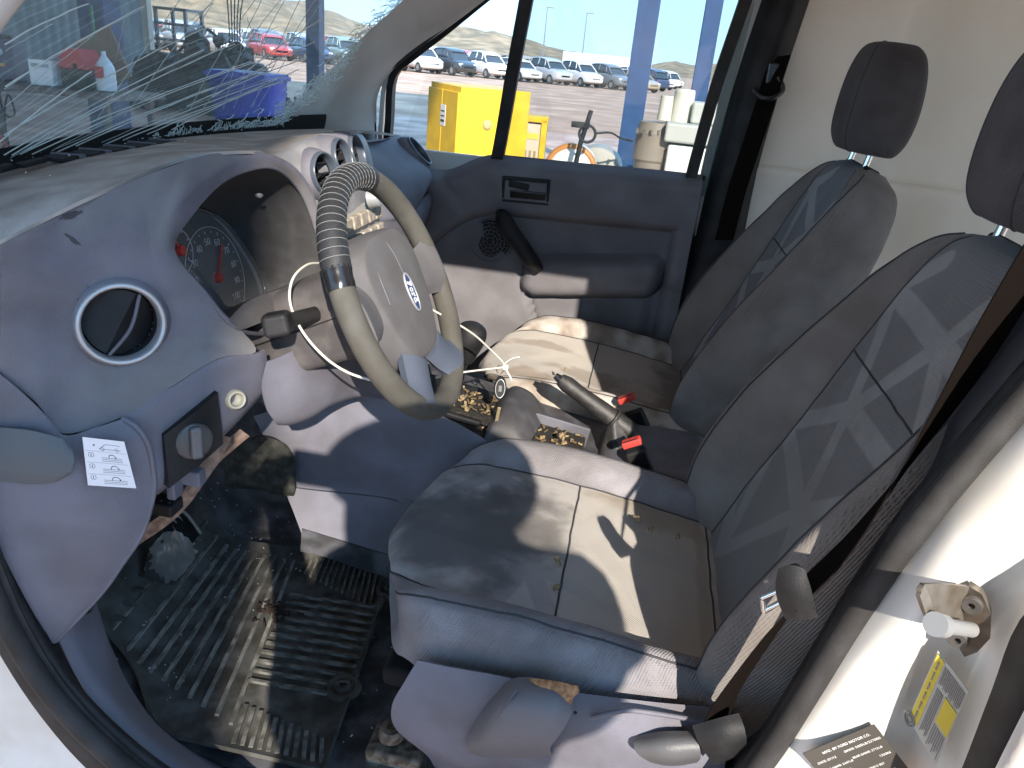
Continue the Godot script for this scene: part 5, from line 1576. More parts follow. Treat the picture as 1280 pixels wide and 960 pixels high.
	g.lathe_hard([Vector2(.001, .0165), Vector2(.006, .0165), Vector2(.006, .018), Vector2(.009, .018), Vector2(.009, .0165)], Transform3D(Basis.IDENTITY, Vector3(-0.2168,0.1519,0.64) - off + Vector3(0, .008, 0)), 12)
	obj("floor_bracket", g, mt("dirty_steel", lin(.16, .135, .11), .7, {"metal": .3, "mottle": Color(.6, .55, .5), "tile": .05}), s)

# ------------------------------------------------------------------ steering wheel
func build_wheel():
	var w := thing("steering_wheel", "dusty grey steering wheel with black stitched sleeve on its upper left rim", "steering wheel", Vector3(-.311, .684, .37))
	w.basis = Basis(Vector3(0, 0, -1), Vector3(-.440, .898, 0).normalized(), Vector3(.898, .440, 0).normalized())
	var R := .1675
	var arc = func(a0: float, a1: float, n: int, r: float, z := 0.0) -> Array:
		var o := []
		for k in n + 1:
			var a = deg_to_rad(lerpf(a0, a1, float(k) / n))
			o.append(Vector3(r * cos(a), r * sin(a), z))
		return o
	var g := Geo.new()
	g.tube(arc.call(160, 433, 60, R), .0165, 16)
	obj("rim", g, mats.rim_leather, w)
	g = Geo.new()
	g.tube(arc.call(71, 155, 30, R), .0184, 16)
	var sl := obj("rim_sleeve", g, mats.sleeve, w)
	g = Geo.new()
	for k in 21:
		var a = deg_to_rad(76 + k * 3.7)
		var c = Vector3(cos(a), sin(a), 0)
		var skew = Vector3(-sin(a), cos(a), 0)
		var o := []
		for q in 16:
			var b = TAU * q / 16
			o.append(c * R + (c * cos(b) + Vector3(0, 0, 1) * sin(b)) * .0185 + skew * .003 * cos(b))
		g.tube(o, .0005, 4, true)
	obj("sleeve_stitch", g, mats.stitch, sl)
	g = Geo.new()
	g.tube(arc.call(154, 163, 6, R), [.0184, .0180, .0174, .0180, .0172], 16)
	obj("sleeve_tape", g, mats.black_gloss, sl)
	# hub cover
	var ring := func(sx: float, z: float, dy := 0.0) -> Array:
		var o := []
		for q in [[-.098, .052], [-.07, .082], [-.03, .090], [.03, .090], [.07, .082], [.098, .052], [.098, .0], [.082, -.048], [.055, -.088], [.02, -.098], [-.02, -.098], [-.055, -.088], [-.082, -.048], [-.098, .0]]:
			o.append(Vector3(q[0] * sx, q[1] * sx + dy, z))
		return o
	var rows := [ring.call(1.0, -.050), ring.call(1.01, -.025), ring.call(1.0, -.008), ring.call(.965, .004), ring.call(.90, .009), ring.call(.6, .0135), ring.call(.3, .0155), ring.call(.02, .016)]
	var p = SP.patch(rows, 4, 4, true, false)
	g = Geo.new()
	g.sheet(p[0], p[1], p[2], true, false, true)
	var pad := obj("airbag_cover", g, mats.pad_grey, w)
	g = Geo.new()
	g.tube([Vector3(-.075, .0, .0125), Vector3(-.07, .04, .0115), Vector3(-.055, .075, .006)], .0012, 5, false, 4)
	g.tube([Vector3(.0, .02, .0166), Vector3(.0, .055, .0145), Vector3(.0, .084, .007)], .0009, 5, false, 4)
	obj("tear_line", g, mats.flint_dark, pad)
	# oval badge, standing on end because the wheel is turned
	g = Geo.new()
	var el = func(a: float, b: float, z: float) -> Array:
		return range(28).map(func(k): return Vector3(b * cos(TAU * k / 28), a * sin(TAU * k / 28) - .004, z))
	g.tube(el.call(.0275, .0125, .0175), .0018, 6, true)
	var bd := obj("badge_rim", g, mats.silver, pad)
	g = Geo.new()
	g.fan(PackedVector3Array(el.call(.0275, .0125, .0182)), true)
	obj("badge_field", g, mt("badge_blue", lin(.03, .055, .16), .4), bd)
	var sk := Transform3D(Basis(Vector3(0, -1, 0), Vector3(1, .0, 0) + Vector3(0, -.2, 0), Vector3(0, 0, 1)), Vector3(0, -.004, .0186))
	words("badge_lettering", "Ford", .0145, sk, mats.paper_white, bd, true, .001)
	# spokes with their keys
	var sp: Geo
	for sg in [-1.0, 1.0]:
		sp = Geo.new()
		var rr := [
			[Vector3(.085 * sg, .038, -.024), Vector3(.085 * sg, .018, -.014), Vector3(.085 * sg, -.012, -.014), Vector3(.085 * sg, -.028, -.024)],
			[Vector3(.12 * sg, .032, -.016), Vector3(.12 * sg, .016, -.008), Vector3(.12 * sg, -.012, -.008), Vector3(.12 * sg, -.026, -.016)],
			[Vector3(.165 * sg, .044, -.004), Vector3(.165 * sg, .02, .004), Vector3(.165 * sg, -.016, .004), Vector3(.165 * sg, -.04, -.004)]]
		p = SP.patch(rr, 4, 4)
		sp.slab(p[0], p[1], p[2], .014, sg > 0)
		obj("spoke", sp, mats.pad_grey, w)
	for sg in [-1.0, 1.0]:
		sp = Geo.new()
		var rr := [
			[Vector3(.064 * sg, -.070, -.014), Vector3(.050 * sg, -.084, -.004), Vector3(.030 * sg, -.096, -.004), Vector3(.016 * sg, -.10, -.014)],
			[Vector3(.088 * sg, -.108, -.012), Vector3(.072 * sg, -.116, -.002), Vector3(.054 * sg, -.124, -.002), Vector3(.040 * sg, -.13, -.012)],
			[Vector3(.118 * sg, -.126, -.004), Vector3(.10 * sg, -.138, .003), Vector3(.078 * sg, -.148, .003), Vector3(.055 * sg, -.16, -.004)]]
		p = SP.patch(rr, 4, 4)
		sp.slab(p[0], p[1], p[2], .014, sg > 0)
		var lo := obj("lower_spoke", sp, mt("spoke_blue", lin(.07, .085, .12), .5, {"grain": .3, "cell": .04}), w)
		var kb := Basis(Vector3(0, 0, 1), -.9 * sg)
		box_obj("cruise_panel", Vector3(.060 * sg, -.108, .002), Vector3(.046, .030, .008), mats.black_gloss, lo, .004, kb)
		for k in 3:
			box_obj("cruise_key", Vector3(.060 * sg, -.108, .007) + kb * Vector3(-.014 + .014 * k, 0, 0), Vector3(.012, .022, .004), mats.black_plastic, lo, .002, kb)
			box_obj("key_mark", Vector3(.060 * sg, -.108, .0094) + kb * Vector3(-.014 + .014 * k, .002, 0), Vector3(.005, .002, .0006), mats.stitch, lo, .0002, kb)
	# column shroud and stalk
	var c := thing("steering_column", "dusty grey steering column shroud with a black control stalk", "steering column", Vector3(-.311, .684, .37))
	c.basis = w.basis
	rows = []
	for q in [[-.30, .058, .052], [-.24, .062, .056], [-.15, .064, .058], [-.09, .066, .060], [-.062, .064, .058], [-.058, .05, .045]]:
		var o := []
		for e in [[-1, .5], [-.85, .9], [-.4, 1], [.4, 1], [.85, .9], [1, .5], [1, -.5], [.85, -.95], [.4, -1.1], [-.4, -1.1], [-.85, -.95], [-1, -.5]]:
			o.append(Vector3(e[0] * q[1], e[1] * q[2] + .004, q[0]))
		rows.append(o)
	p = SP.patch(rows, 4, 4, true, false)
	g = Geo.new()
	g.sheet(p[0], p[1], p[2], true, false, true)
	obj("shroud", g, mats.column_dusty, c)
	g = Geo.new()
	g.tube([Vector3(-.0665, .006, -.29), Vector3(-.0675, .006, -.10), Vector3(-.065, .006, -.065)], .0012, 5, false, 2)
	obj("shroud_joint", g, mats.dark_void, c)
	g = Geo.new()
	g.lathe([Vector2(.058, -.03), Vector2(.064, -.01), Vector2(.062, .0)], Transform3D(Basis(Vector3.RIGHT, PI / 2), Vector3(0, 0, -.065)), 32, 3)
	obj("hub_back", g, mats.pad_grey, c)
	var inv = c.transform.affine_inverse()
	tube_obj("stalk", [inv * Vector3(-0.4049,0.661,0.44), inv * Vector3(-0.4229,0.6601,0.475), inv * Vector3(-0.4329,0.6609,0.5), inv * Vector3(-0.4388,0.66,0.51)], [.010, .0105, .0125, .0155], mats.black_plastic, c, 12, 4)
	g = Geo.new()
	g.rbox(inv * Vector3(-0.4267,0.6644,0.508), Vector3(.034, .030, .034), .007, Basis.from_euler(Vector3(.2, .3, 0)))
	obj("stalk_knob", g, mats.black_plastic, c)
	g = Geo.new()
	p = SP.patch([[inv * Vector3(-0.499,0.6543,0.5), inv * Vector3(-0.4917,0.6698,0.46), inv * Vector3(-0.4812,0.6706,0.4), inv * Vector3(-0.4783,0.6593,0.3)],
		[inv * Vector3(-0.4911,0.6483,0.505), inv * Vector3(-0.4803,0.6618,0.465), inv * Vector3(-0.4731,0.6615,0.405), inv * Vector3(-0.4694,0.6479,0.3)],
		[inv * Vector3(-0.4852,0.6432,0.5), inv * Vector3(-0.4721,0.6458,0.46), inv * Vector3(-0.464,0.6426,0.4), inv * Vector3(-0.4592,0.6315,0.3)]], 5, 4)
	g.slab(p[0], p[1], p[2], .003)
	obj("column_gaiter", g, mats.column_dusty, c)

# ------------------------------------------------------------------ floor mat, pedals, strip
func build_floor_things():
	var m := thing("floor_mat", "black ribbed rubber floor mat in the driver's footwell", "floor mat", Vector3(0, 0, 0))
	# outline of the mat on the floor, its far end lying up the toe board
	var toe = func(x: float) -> float:
		return .004 + .10 * smoothstep(-.70, -.86, x) * smoothstep(-.66, -.82, x) * 1.6
	var P = func(x: float, z: float, h: float) -> Vector3: return Vector3(x, toe.call(x) + h, z)
	var g := Geo.new()
	var nu := 34
	var nv := 26
	var pts := PackedVector3Array()
	for j in nv:
		for i in nu:
			var fu = float(i) / (nu - 1)
			var fv = float(j) / (nv - 1)
			var far = Vector2(lerpf(-.80, -.385, fu), lerpf(.125, .092, fu))
			var near = Vector2(lerpf(-.80, -.33, fu), lerpf(.47, .60, smoothstep(.1, .5, fu)))
			var q = far.lerp(near, fv)
			var e = minf(minf(fu, 1 - fu) * nu, minf(fv, 1 - fv) * nv)
			pts.append(P.call(q.x, q.y, .006 + (.009 if e < .6 else .0)))
	g.slab(pts, nu, nv, .006, true)
	obj("mat_base", g, mats.mat_rubber, m)
	# raised ribs: long ones lengthwise in z at the far end, then crosswise blocks
	var rib = func(called, a: Vector2, b: Vector2, w: float, mm):
		var gg := Geo.new()
		var pa := PackedVector3Array()
		var sd := PackedVector3Array()
		for k in 7:
			var q = a.lerp(b, k / 6.0)
			pa.append(P.call(q.x, q.y, .0085))
			sd.append(Vector3((b - a).orthogonal().normalized().x, 0, (b - a).orthogonal().normalized().y))
		gg.strap(pa, sd, w, .003)
		obj(called, gg, mm, m)
	var rib_mid := mt("mat_rib_mid", lin(.165, .162, .152), .92, {"spec": .2, "mottle": Color(.7, .7, .67), "tile": .1})
	for k in 10:      # ten long ribs, pedal side to heel
		var f = k / 9.0
		rib.call("long_rib", Vector2(lerpf(-.775, -.585, f), .145), Vector2(lerpf(-.765, -.50, f), lerpf(.46, .555, f)), .0032, mats.mat_ridge)
	for k in 14:      # fan of ribs in the far corner by the seat
		var f = k / 13.0
		rib.call("slant_rib", Vector2(lerpf(-.565, -.415, f), .118), Vector2(lerpf(-.575, -.425, f) + .015 + .02 * f, lerpf(.16, .225, f) + .012), .0022, rib_mid)
	for k in 11:
		var f = k / 10.0
		rib.call("cross_rib", Vector2(-.548 + .03 * f, .245 + .022 * k), Vector2(-.372 + .002 * k, .232 + .0225 * k), .0028, rib_mid)
	for k in 11:
		var f = k / 10.0
		rib.call("heel_rib", Vector2(-.495 + .014 * k, .515 + .003 * k), Vector2(-.478 + .014 * k, .588), .0034, rib_mid)
	for q in [Vector2(-.368, .175), Vector2(-.362, .44)]:
		var gg := Geo.new()
		gg.lathe([Vector2(.030, 0), Vector2(.027, .006), Vector2(.021, .007), Vector2(.017, .003), Vector2(.013, .003), Vector2(.012, .009), Vector2(.006, .010), Vector2(.005, .002), Vector2(.0005, .002)], Transform3D(Basis.IDENTITY, P.call(q.x, q.y, .008)), 24, 2)
		obj("mat_eyelet", gg, mats.mat_rubber, m)
	var gg: Geo
	for k in 9:
		box_obj("foot_rest_rib", P.call(-.80 + .004 * k, .20 + .03 * k, .012), Vector3(.038, .006, .008), mats.mat_rubber, m, .002)
	# worn-through heel patch
	gg = Geo.new()
	var rng := RandomNumberGenerator.new()
	rng.seed = 5
	for k in 46:
		var a = rng.randf() * TAU
		var r = absf(rng.randfn(0, .020))
		gg.rbox(P.call(-.555 + r * cos(a) * 1.4, .30 + r * sin(a), .010), Vector3(rng.randf_range(.006, .018), rng.randf_range(.002, .006), rng.randf_range(.003, .012)), .001, Basis.from_euler(Vector3(rng.randf(), rng.randf() * 6, rng.randf())), 1)
	tag(obj("torn_heel_patch", gg, mt("torn", lin(.05, .03, .022), .95, {"mottle": Color(.4, .3, .25), "tile": .02}), m), "torn brown heel patch", "", "", "stuff")
	# pedals
	var bp := thing("brake_pedal", "brake pedal with crumpled dark plastic wrapped over its pad", "pedal", Vector3(-0.7322,0.1242,0.335))
	var off := bp.position
	var rows := []
	rng.seed = 9
	for r in [[[196,672], [222,668], [240,690]], [[186,688], [210,690], [236,704]], [[180,704], [200,712], [222,722]], [[186,716], [200,724], [212,728]]]:
		var row := []
		for q in r:
			row.append(q)
		rows.append(row)
	sheet_obj("pad", [
		[Vector3(-0.7431,0.1712,0.345) - off, Vector3(-0.7187,0.1734,0.325) - off, Vector3(-0.6956,0.1305,0.315) - off],
		[Vector3(-0.7636,0.1342,0.352) - off, Vector3(-0.737,0.12,0.328) - off, Vector3(-0.7024,0.1045,0.32) - off],
		[Vector3(-0.7712,0.091,0.352) - off, Vector3(-0.7448,0.0705,0.34) - off, Vector3(-0.731,0.0662,0.33) - off]], 4, 4, mats.rubber, bp, .012)
	g = Geo.new()
	var fp = SP.patch([
		[Vector3(-0.7346,0.1809,0.352) - off, Vector3(-0.7173,0.1866,0.345) - off, Vector3(-0.6979,0.1795,0.338) - off, Vector3(-0.6826,0.1388,0.328) - off],
		[Vector3(-0.7451,0.1619,0.362) - off, Vector3(-0.7286,0.1547,0.346) - off, Vector3(-0.7012,0.1538,0.346) - off, Vector3(-0.6862,0.1249,0.334) - off],
		[Vector3(-0.7621,0.1236,0.356) - off, Vector3(-0.7357,0.1274,0.358) - off, Vector3(-0.7247,0.1096,0.344) - off, Vector3(-0.6996,0.1053,0.34) - off],
		[Vector3(-0.766,0.1063,0.362) - off, Vector3(-0.751,0.0871,0.35) - off, Vector3(-0.7378,0.0745,0.348) - off, Vector3(-0.7292,0.0654,0.338) - off]], 5, 5)
	for k in fp[0].size():
		fp[0][k] += Vector3(rng.randf_range(-.0024, .0024), rng.randf_range(-.0024, .0024), rng.randf_range(-.0024, .0024))
	g.slab(fp[0], fp[1], fp[2], .001)
	obj("foil_wrap", g, mt("foil", lin(.17, .165, .155), .28, {"metal": .2}), bp)
	tube_obj("pedal_arm", [Vector3(-0.742,0.1204,0.32) - off, Vector3(-0.761,0.1725,0.3) - off, Vector3(-.16, .28, -.03)], .009, mats.dark_void, bp, 8, 4)
	var ap := thing("accelerator_pedal", "black ribbed accelerator pedal behind the brake pedal", "pedal", Vector3(-0.7521,0.1404,0.26))
	off = ap.position
	sheet_obj("pad", [
		[Vector3(-0.7794,0.1814,0.27) - off, Vector3(-0.7527,0.1708,0.255) - off, Vector3(-0.7203,0.1228,0.25) - off],
		[Vector3(-0.7917,0.1575,0.272) - off, Vector3(-0.7674,0.1354,0.257) - off, Vector3(-0.7391,0.0949,0.255) - off],
		[Vector3(-0.7793,0.1512,0.272) - off, Vector3(-0.7667,0.1213,0.26) - off, Vector3(-0.7494,0.0824,0.256) - off]], 5, 4, mats.black_plastic, ap, .01)
	for k in 4:
		var f = k / 3.0
		tube_obj("pedal_rib", [Vector3(-0.7715,0.1837,0.277).lerp(Vector3(-0.7853,0.1566,0.277), f) - off, Vector3(-0.7453,0.1695,0.262).lerp(Vector3(-0.7649,0.1284,0.262), f) - off, Vector3(-0.7177,0.1243,0.257).lerp(Vector3(-0.7453,0.0839,0.257), f) - off], .0030, mt("rib_grey", lin(.26, .25, .22), .85), ap, 6, 4)
	# module on the side of the footwell
	var mod := thing("footwell_box", "dusty black plastic box with a screw on the footwell side under the dashboard", "box", Vector3(-0.6304,0.2357,0.17))
	off = mod.position
	sheet_obj("cover", [
		[Vector3(-0.6713,0.2917,0.21) - off, Vector3(-0.628,0.3196,0.2) - off, Vector3(-0.5888,0.3217,0.2) - off, Vector3(-0.5679,0.2838,0.19) - off],
		[Vector3(-0.6794,0.2675,0.215) - off, Vector3(-0.63,0.2834,0.205) - off, Vector3(-0.5827,0.2888,0.205) - off, Vector3(-0.5583,0.2543,0.195) - off],
		[Vector3(-0.6817,0.2278,0.215) - off, Vector3(-0.6322,0.2318,0.205) - off, Vector3(-0.5836,0.228,0.2) - off, Vector3(-0.5541,0.224,0.195) - off],
		[Vector3(-0.6812,0.209,0.2) - off, Vector3(-0.6376,0.2083,0.19) - off, Vector3(-0.589,0.2055,0.19) - off, Vector3(-0.5623,0.2062,0.185) - off]], 5, 5, mt("dusty_black", lin(.04, .04, .034), .85, {"grain": .5, "cell": .04, "mottle": Color(.5, .5, .45), "tile": .08}), mod, .01)
	g = Geo.new()
	g.lathe([Vector2(.006, 0), Vector2(.005, .003), Vector2(0, .004)], yframe(Vector3(-0.6034,0.3073,0.203) - off, Vector3(.2, .3, 1)), 12)
	obj("screw", g, mats.steel, mod)
	# bent trim strip hanging under the dash
	var bs := thing("bent_strip", "bent brown metal strip hanging loose below the light switch", "trim strip", Vector3(-0.5496,0.4126,0.53))
	off = bs.position
	g = Geo.new()
	var path := SP.spl([Vector3(-0.5082,0.47,0.455) - off, Vector3(-0.5201,0.4582,0.475) - off, Vector3(-0.5312,0.4459,0.5) - off, Vector3(-0.5396,0.4271,0.525) - off, Vector3(-0.5561,0.397,0.545) - off, Vector3(-0.5761,0.3736,0.56) - off, Vector3(-0.6111,0.3446,0.575) - off], 5)
	var sides := PackedVector3Array()
	for k in path.size():
		var f = float(k) / (path.size() - 1)
		sides.append(Vector3(.8, -.58 + .25 * sin(f * 5), -.12 + .2 * sin(f * 7)))
	g.strap(path, sides, .0085, .0012)
	obj("strip", g, mats.brown_strip, bs)
	g = Geo.new()
	path = SP.spl([Vector3(-0.5179,0.48,0.49) - off, Vector3(-0.5218,0.4679,0.495) - off, Vector3(-0.5327,0.4458,0.51) - off, Vector3(-0.5396,0.4346,0.52) - off], 5)
	sides = PackedVector3Array()
	for k in path.size():
		sides.append(Vector3(.8, -.3, -.3))
	g.strap(path, sides, .008, .001)
	obj("strip_fold", g, mats.brown_strip, bs)

# ------------------------------------------------------------------ belts and buckles
func build_belts():
	var b := thing("driver_seat_belt", "dark brown seat belt hanging slack beside the driver's seat with its steel tongue", "seat belt", Vector3(0.1688,0.3304,0.68))
	var off := b.position
	var g := Geo.new()
	var path := SP.spl([Vector3(0.3939,1.0187,0.6) - off, Vector3(0.3732,0.9374,0.605) - off, Vector3(0.3474,0.8354,0.615) - off, Vector3(0.3222,0.7468,0.63) - off, Vector3(0.2911,0.6625,0.65) - off, Vector3(0.2472,0.6008,0.695) - off, Vector3(0.2096,0.5485,0.715) - off], 5)
	var sides := PackedVector3Array()
	for k in path.size():
		var f = float(k) / (path.size() - 1)
		sides.append(Vector3(.95, .10, -.45).lerp(Vector3(.30, .25, -1.0), smoothstep(.3, .9, f)))
	g.strap(path, sides, .0235, .0007)
	obj("upper_webbing", g, mats.belt, b)
	g = Geo.new()
	path = SP.spl([Vector3(0.2198,0.5273,0.692) - off, Vector3(0.2054,0.4951,0.694) - off, Vector3(0.1891,0.4395,0.692) - off, Vector3(0.1746,0.3792,0.688) - off, Vector3(0.1701,0.336,0.685) - off], 5)
	sides = PackedVector3Array()
	for k in path.size():
		var f = float(k) / (path.size() - 1)
		sides.append(Vector3(.55, .2, -.75).lerp(Vector3(.7, .1, -.6), f))
	g.strap(path, sides, .0225, .0007)
	obj("lower_webbing", g, mats.belt, b)
	sheet_obj("tongue_cover", [
		[Vector3(0.1883,0.5758,0.715) - off, Vector3(0.1974,0.5851,0.72) - off, Vector3(0.2058,0.5792,0.722) - off],
		[Vector3(0.1894,0.5543,0.72) - off, Vector3(0.2009,0.5611,0.728) - off, Vector3(0.2135,0.5559,0.726) - off],
		[Vector3(0.2028,0.5285,0.72) - off, Vector3(0.2125,0.5347,0.726) - off, Vector3(0.2239,0.5387,0.724) - off]], 5, 5, mats.black_plastic, b, .010)
	g = Geo.new()
	var t := [Vector3(0.1787,0.5278,0.705) - off, Vector3(0.1915,0.5406,0.705) - off, Vector3(0.1979,0.5268,0.703) - off, Vector3(0.1847,0.5117,0.703) - off]
	for k in 4:
		g.tube([t[k], t[(k + 1) % 4]], .0028, 6)
	g.tube([t[1], Vector3(0.205,0.5375,0.702) - off], .003, 6)
	g.tube([t[2], Vector3(0.2092,0.5271,0.7) - off], .003, 6)
	obj("tongue", g, mats.chrome, b)
	g = Geo.new()
	var p = SP.patch([[Vector3(0.1515,0.3347,0.69) - off, Vector3(0.1707,0.3525,0.695) - off, Vector3(0.1904,0.3599,0.69) - off],
		[Vector3(0.1599,0.3248,0.7) - off, Vector3(0.1769,0.3434,0.705) - off, Vector3(0.1965,0.3508,0.7) - off],
		[Vector3(0.1767,0.2954,0.69) - off, Vector3(0.1869,0.3139,0.695) - off, Vector3(0.1994,0.3242,0.69) - off]], 4, 4)
	g.slab(p[0], p[1], p[2], .012)
	obj("anchor_cover", g, mats.black_plastic, b)
	var fb := thing("passenger_seat_belt", "black seat belt hanging from its guide on the far pillar", "seat belt", Vector3(0.2541,0.9874,-0.62))
	off = fb.position
	g = Geo.new()
	path = SP.spl([Vector3(0.2609,1.0601,-0.615) - off, Vector3(0.2531,0.9874,-0.612) - off, Vector3(0.2435,0.8916,-0.622) - off, Vector3(0.2285,0.7573,-0.632) - off, Vector3(0.2219,0.6254,-0.64) - off], 5)
	sides = PackedVector3Array()
	for k in path.size():
		sides.append(Vector3(1, .2, .2))
	g.strap(path, sides, .023, .0008)
	obj("webbing", g, mats.belt, fb)
	g = Geo.new()
	g.tube([Vector3(0.2178,0.984,-0.615) - off, Vector3(0.2375,0.9688,-0.6) - off, Vector3(0.2623,0.9712,-0.6) - off, Vector3(0.2814,0.9902,-0.612) - off, Vector3(0.2652,1.0162,-0.615) - off], .007, 8, false, 4)
	g.rbox(Vector3(0.2541,1.0221,-0.622) - off, Vector3(.03, .05, .02), .006)
	obj("guide_loop", g, mats.black_gloss, fb)
	# two buckles with red buttons
	for k in 2:
		var top = [Vector3(0.0496,0.3773,0.09), Vector3(0.0323,0.3821,-0.1)][k]
		var low = [Vector3(0.0967,0.2924,0.085), Vector3(0.097,0.2745,-0.105)][k]
		var bk := thing("seat_belt_buckle", ["black belt buckle with red button beside the driver's cushion", "black belt buckle with red button behind the handbrake, beside the passenger cushion"][k], "belt buckle", low, "seat belt buckles")
		var up = (top - low).normalized()
		var bx = up.cross(Vector3(0, 0, 1)).normalized()
		var ba := Basis(bx, up, bx.cross(up))
		box_obj("body", (top - low) * .45, Vector3(.040, .072, .022), mats.black_plastic, bk, .006, ba)
		box_obj("button", (top - low) + up * -.002, Vector3(.036, .013, .018), mats.red_button, bk, .003, ba)
		box_obj("slot", (top - low) + up * .0035 + ba.z * .005, Vector3(.026, .004, .003), mats.dark_void, bk, .001, ba)
		var gg := Geo.new()
		gg.strap(PackedVector3Array([up * .02, up * -.03, up * -.06 + Vector3(.02, 0, 0), up * -.10 + Vector3(.05, 0, 0)]), PackedVector3Array([bx, bx, bx, bx]), .016, .003)
		obj("stalk", gg, mats.black_plastic, bk)

# ------------------------------------------------------------------ small things
func build_small_things():
	# white cable tie looped round the column and wheel
	var z := thing("cable_tie", "long white cable tie looped round the steering column and through the wheel", "cable tie", Vector3(-0.3394,0.5572,0.38))
	var off := z.position
	var g := Geo.new()
	g.tube([Vector3(-0.4331,0.7079,0.36) - off, Vector3(-0.4345,0.7148,0.4) - off, Vector3(-0.4347,0.7089,0.44) - off, Vector3(-0.4325,0.6915,0.46) - off, Vector3(-0.4239,0.6694,0.47) - off, Vector3(-0.4043,0.6407,0.475) - off, Vector3(-0.3756,0.6136,0.475) - off, Vector3(-0.3464,0.5958,0.47) - off, Vector3(-0.3118,0.5848,0.46) - off], .0019, 6, false, 6)
	obj("loop", g, mats.zip_white, z)
	g = Geo.new()
	g.tube([Vector3(-0.285,0.5085,0.24) - off, Vector3(-0.2542,0.5066,0.2) - off, Vector3(-0.2229,0.4984,0.15) - off, Vector3(-0.1945,0.4924,0.11) - off], .0018, 6, false, 5)
	obj("loop", g, mats.zip_white, z)
	g = Geo.new()
	g.tube([Vector3(-0.2979,0.6276,0.25) - off, Vector3(-0.269,0.6028,0.22) - off, Vector3(-0.24,0.5707,0.18) - off, Vector3(-0.218,0.5344,0.14) - off, Vector3(-0.1975,0.5045,0.115) - off, Vector3(-0.1914,0.4913,0.11) - off], .0017, 6, false, 5)
	obj("loop", g, mats.zip_white, z)
	g = Geo.new()
	g.rbox(Vector3(-0.1916,0.4928,0.11) - off, Vector3(.010, .010, .008), .002)
	g.tube([Vector3(-0.1929,0.4911,0.11) - off, Vector3(-0.1846,0.48,0.11) - off, Vector3(-0.177,0.4708,0.115) - off], .0020, 6, false, 3)
	g.tube([Vector3(-0.1953,0.4977,0.108) - off, Vector3(-0.1831,0.5074,0.1) - off, Vector3(-0.1697,0.5108,0.095) - off], .0010, 6, false, 3)
	obj("lock_head", g, mats.zip_white, z)
	# key on it
	var ky := thing("car_key", "black car key hanging from the white cable tie over the console", "key", Vector3(-0.1982,0.4511,0.11))
	off = ky.position
	g = Geo.new()
	var kx := frame(Vector3.ZERO, Vector3(.25, .2, 1))
	var poly := PackedVector2Array()
	for s in 20:
		var a = TAU * s / 20
		poly.append(Vector2(.0115 * cos(a), .0225 * sin(a)))
	g.prism(poly, .011, kx, .003)
	var hd := obj("key_head", g, mats.black_plastic, ky)
	g = Geo.new()
	g.tube(range(18).map(func(s): return kx * Vector3(.0085 * cos(TAU * s / 18), .017 * sin(TAU * s / 18), .0058)), .0009, 5, true)
	obj("key_ring_line", g, mats.silver, hd)
	box_obj("key_logo", kx * Vector3(0, 0, .0058), Vector3(.006, .011, .001), mt("key_grey", lin(.12, .12, .12), .4), hd, .0004, kx.basis)
	g = Geo.new()
	g.rbox(Vector3(-0.1978,0.395,0.11) - off, Vector3(.006, .036, .0025), .001, Basis.from_euler(Vector3(0, 0, -.1)))
	obj("key_blade", g, mt("brass", lin(.45, .36, .20), .35, {"metal": .7}), ky)
	g = Geo.new()
	g.tube(range(14).map(func(s): return Vector3(-0.2013,0.4866,0.11) - off + Vector3(.006 * cos(TAU * s / 14), .008 * sin(TAU * s / 14), 0)), .0012, 5, true)
	obj("key_ring", g, mats.steel, ky)
	# door striker on the pillar
	var s := thing("door_striker", "steel door striker with a bolted bracket and bright pin on the white pillar", "striker", Vector3(0.351,0.5723,0.742))
	off = s.position
	g = Geo.new()
	var a := [Vector3(0.3323,0.6154,0.752) - off, Vector3(0.343,0.6115,0.755) - off, Vector3(0.3532,0.5962,0.76) - off, Vector3(0.3591,0.5729,0.762) - off, Vector3(0.3548,0.5548,0.76) - off, Vector3(0.3486,0.5442,0.756) - off, Vector3(0.3371,0.5573,0.75) - off, Vector3(0.3333,0.588,0.75) - off]
	var nn = (a[2] - a[0]).cross(a[5] - a[0]).normalized()
	if nn.z < 0: nn = -nn
	var ring := PackedVector3Array()
	var ring2 := PackedVector3Array()
	for q in a:
		ring.append(q + nn * .004)
		ring2.append(q - nn * .006)
	g.fan(ring, true)
	g.fan(ring, false)
	var both := ring.duplicate()
	both.append_array(ring2)
	g.sheet(both, a.size(), 2, true, false)
	obj("plate", g, mats.steel, s)
	sheet_obj("bracket", [
		[Vector3(0.33,0.616,0.758) - off, Vector3(0.2957,0.6317,0.785) - off, Vector3(0.2718,0.6411,0.805) - off],
		[Vector3(0.3315,0.5939,0.758) - off, Vector3(0.2969,0.6177,0.79) - off, Vector3(0.27,0.6334,0.81) - off],
		[Vector3(0.3414,0.568,0.756) - off, Vector3(0.3172,0.5839,0.782) - off, Vector3(0.2969,0.5941,0.8) - off]], 4, 4, mats.steel, s, .004)
	sheet_obj("bracket_arm", [
		[Vector3(0.2713,0.6417,0.806) - off, Vector3(0.2681,0.6337,0.812) - off],
		[Vector3(0.2847,0.6208,0.806) - off, Vector3(0.2777,0.6175,0.812) - off],
		[Vector3(0.3005,0.5991,0.8) - off, Vector3(0.2916,0.5995,0.808) - off]], 4, 4, mats.steel, s, .004)
	tube_obj("pin", [Vector3(0.2923,0.6096,0.812) - off, Vector3(0.3321,0.5885,0.78) - off], .0066, mt("pin_bright", lin(.34, .34, .34), .3, {"metal": .35}), s, 16, 2)
	tube_obj("pin_head", [Vector3(0.2826,0.6154,0.82) - off, Vector3(0.2923,0.6096,0.812) - off], .0100, mats.pin_bright, s, 16, 2)
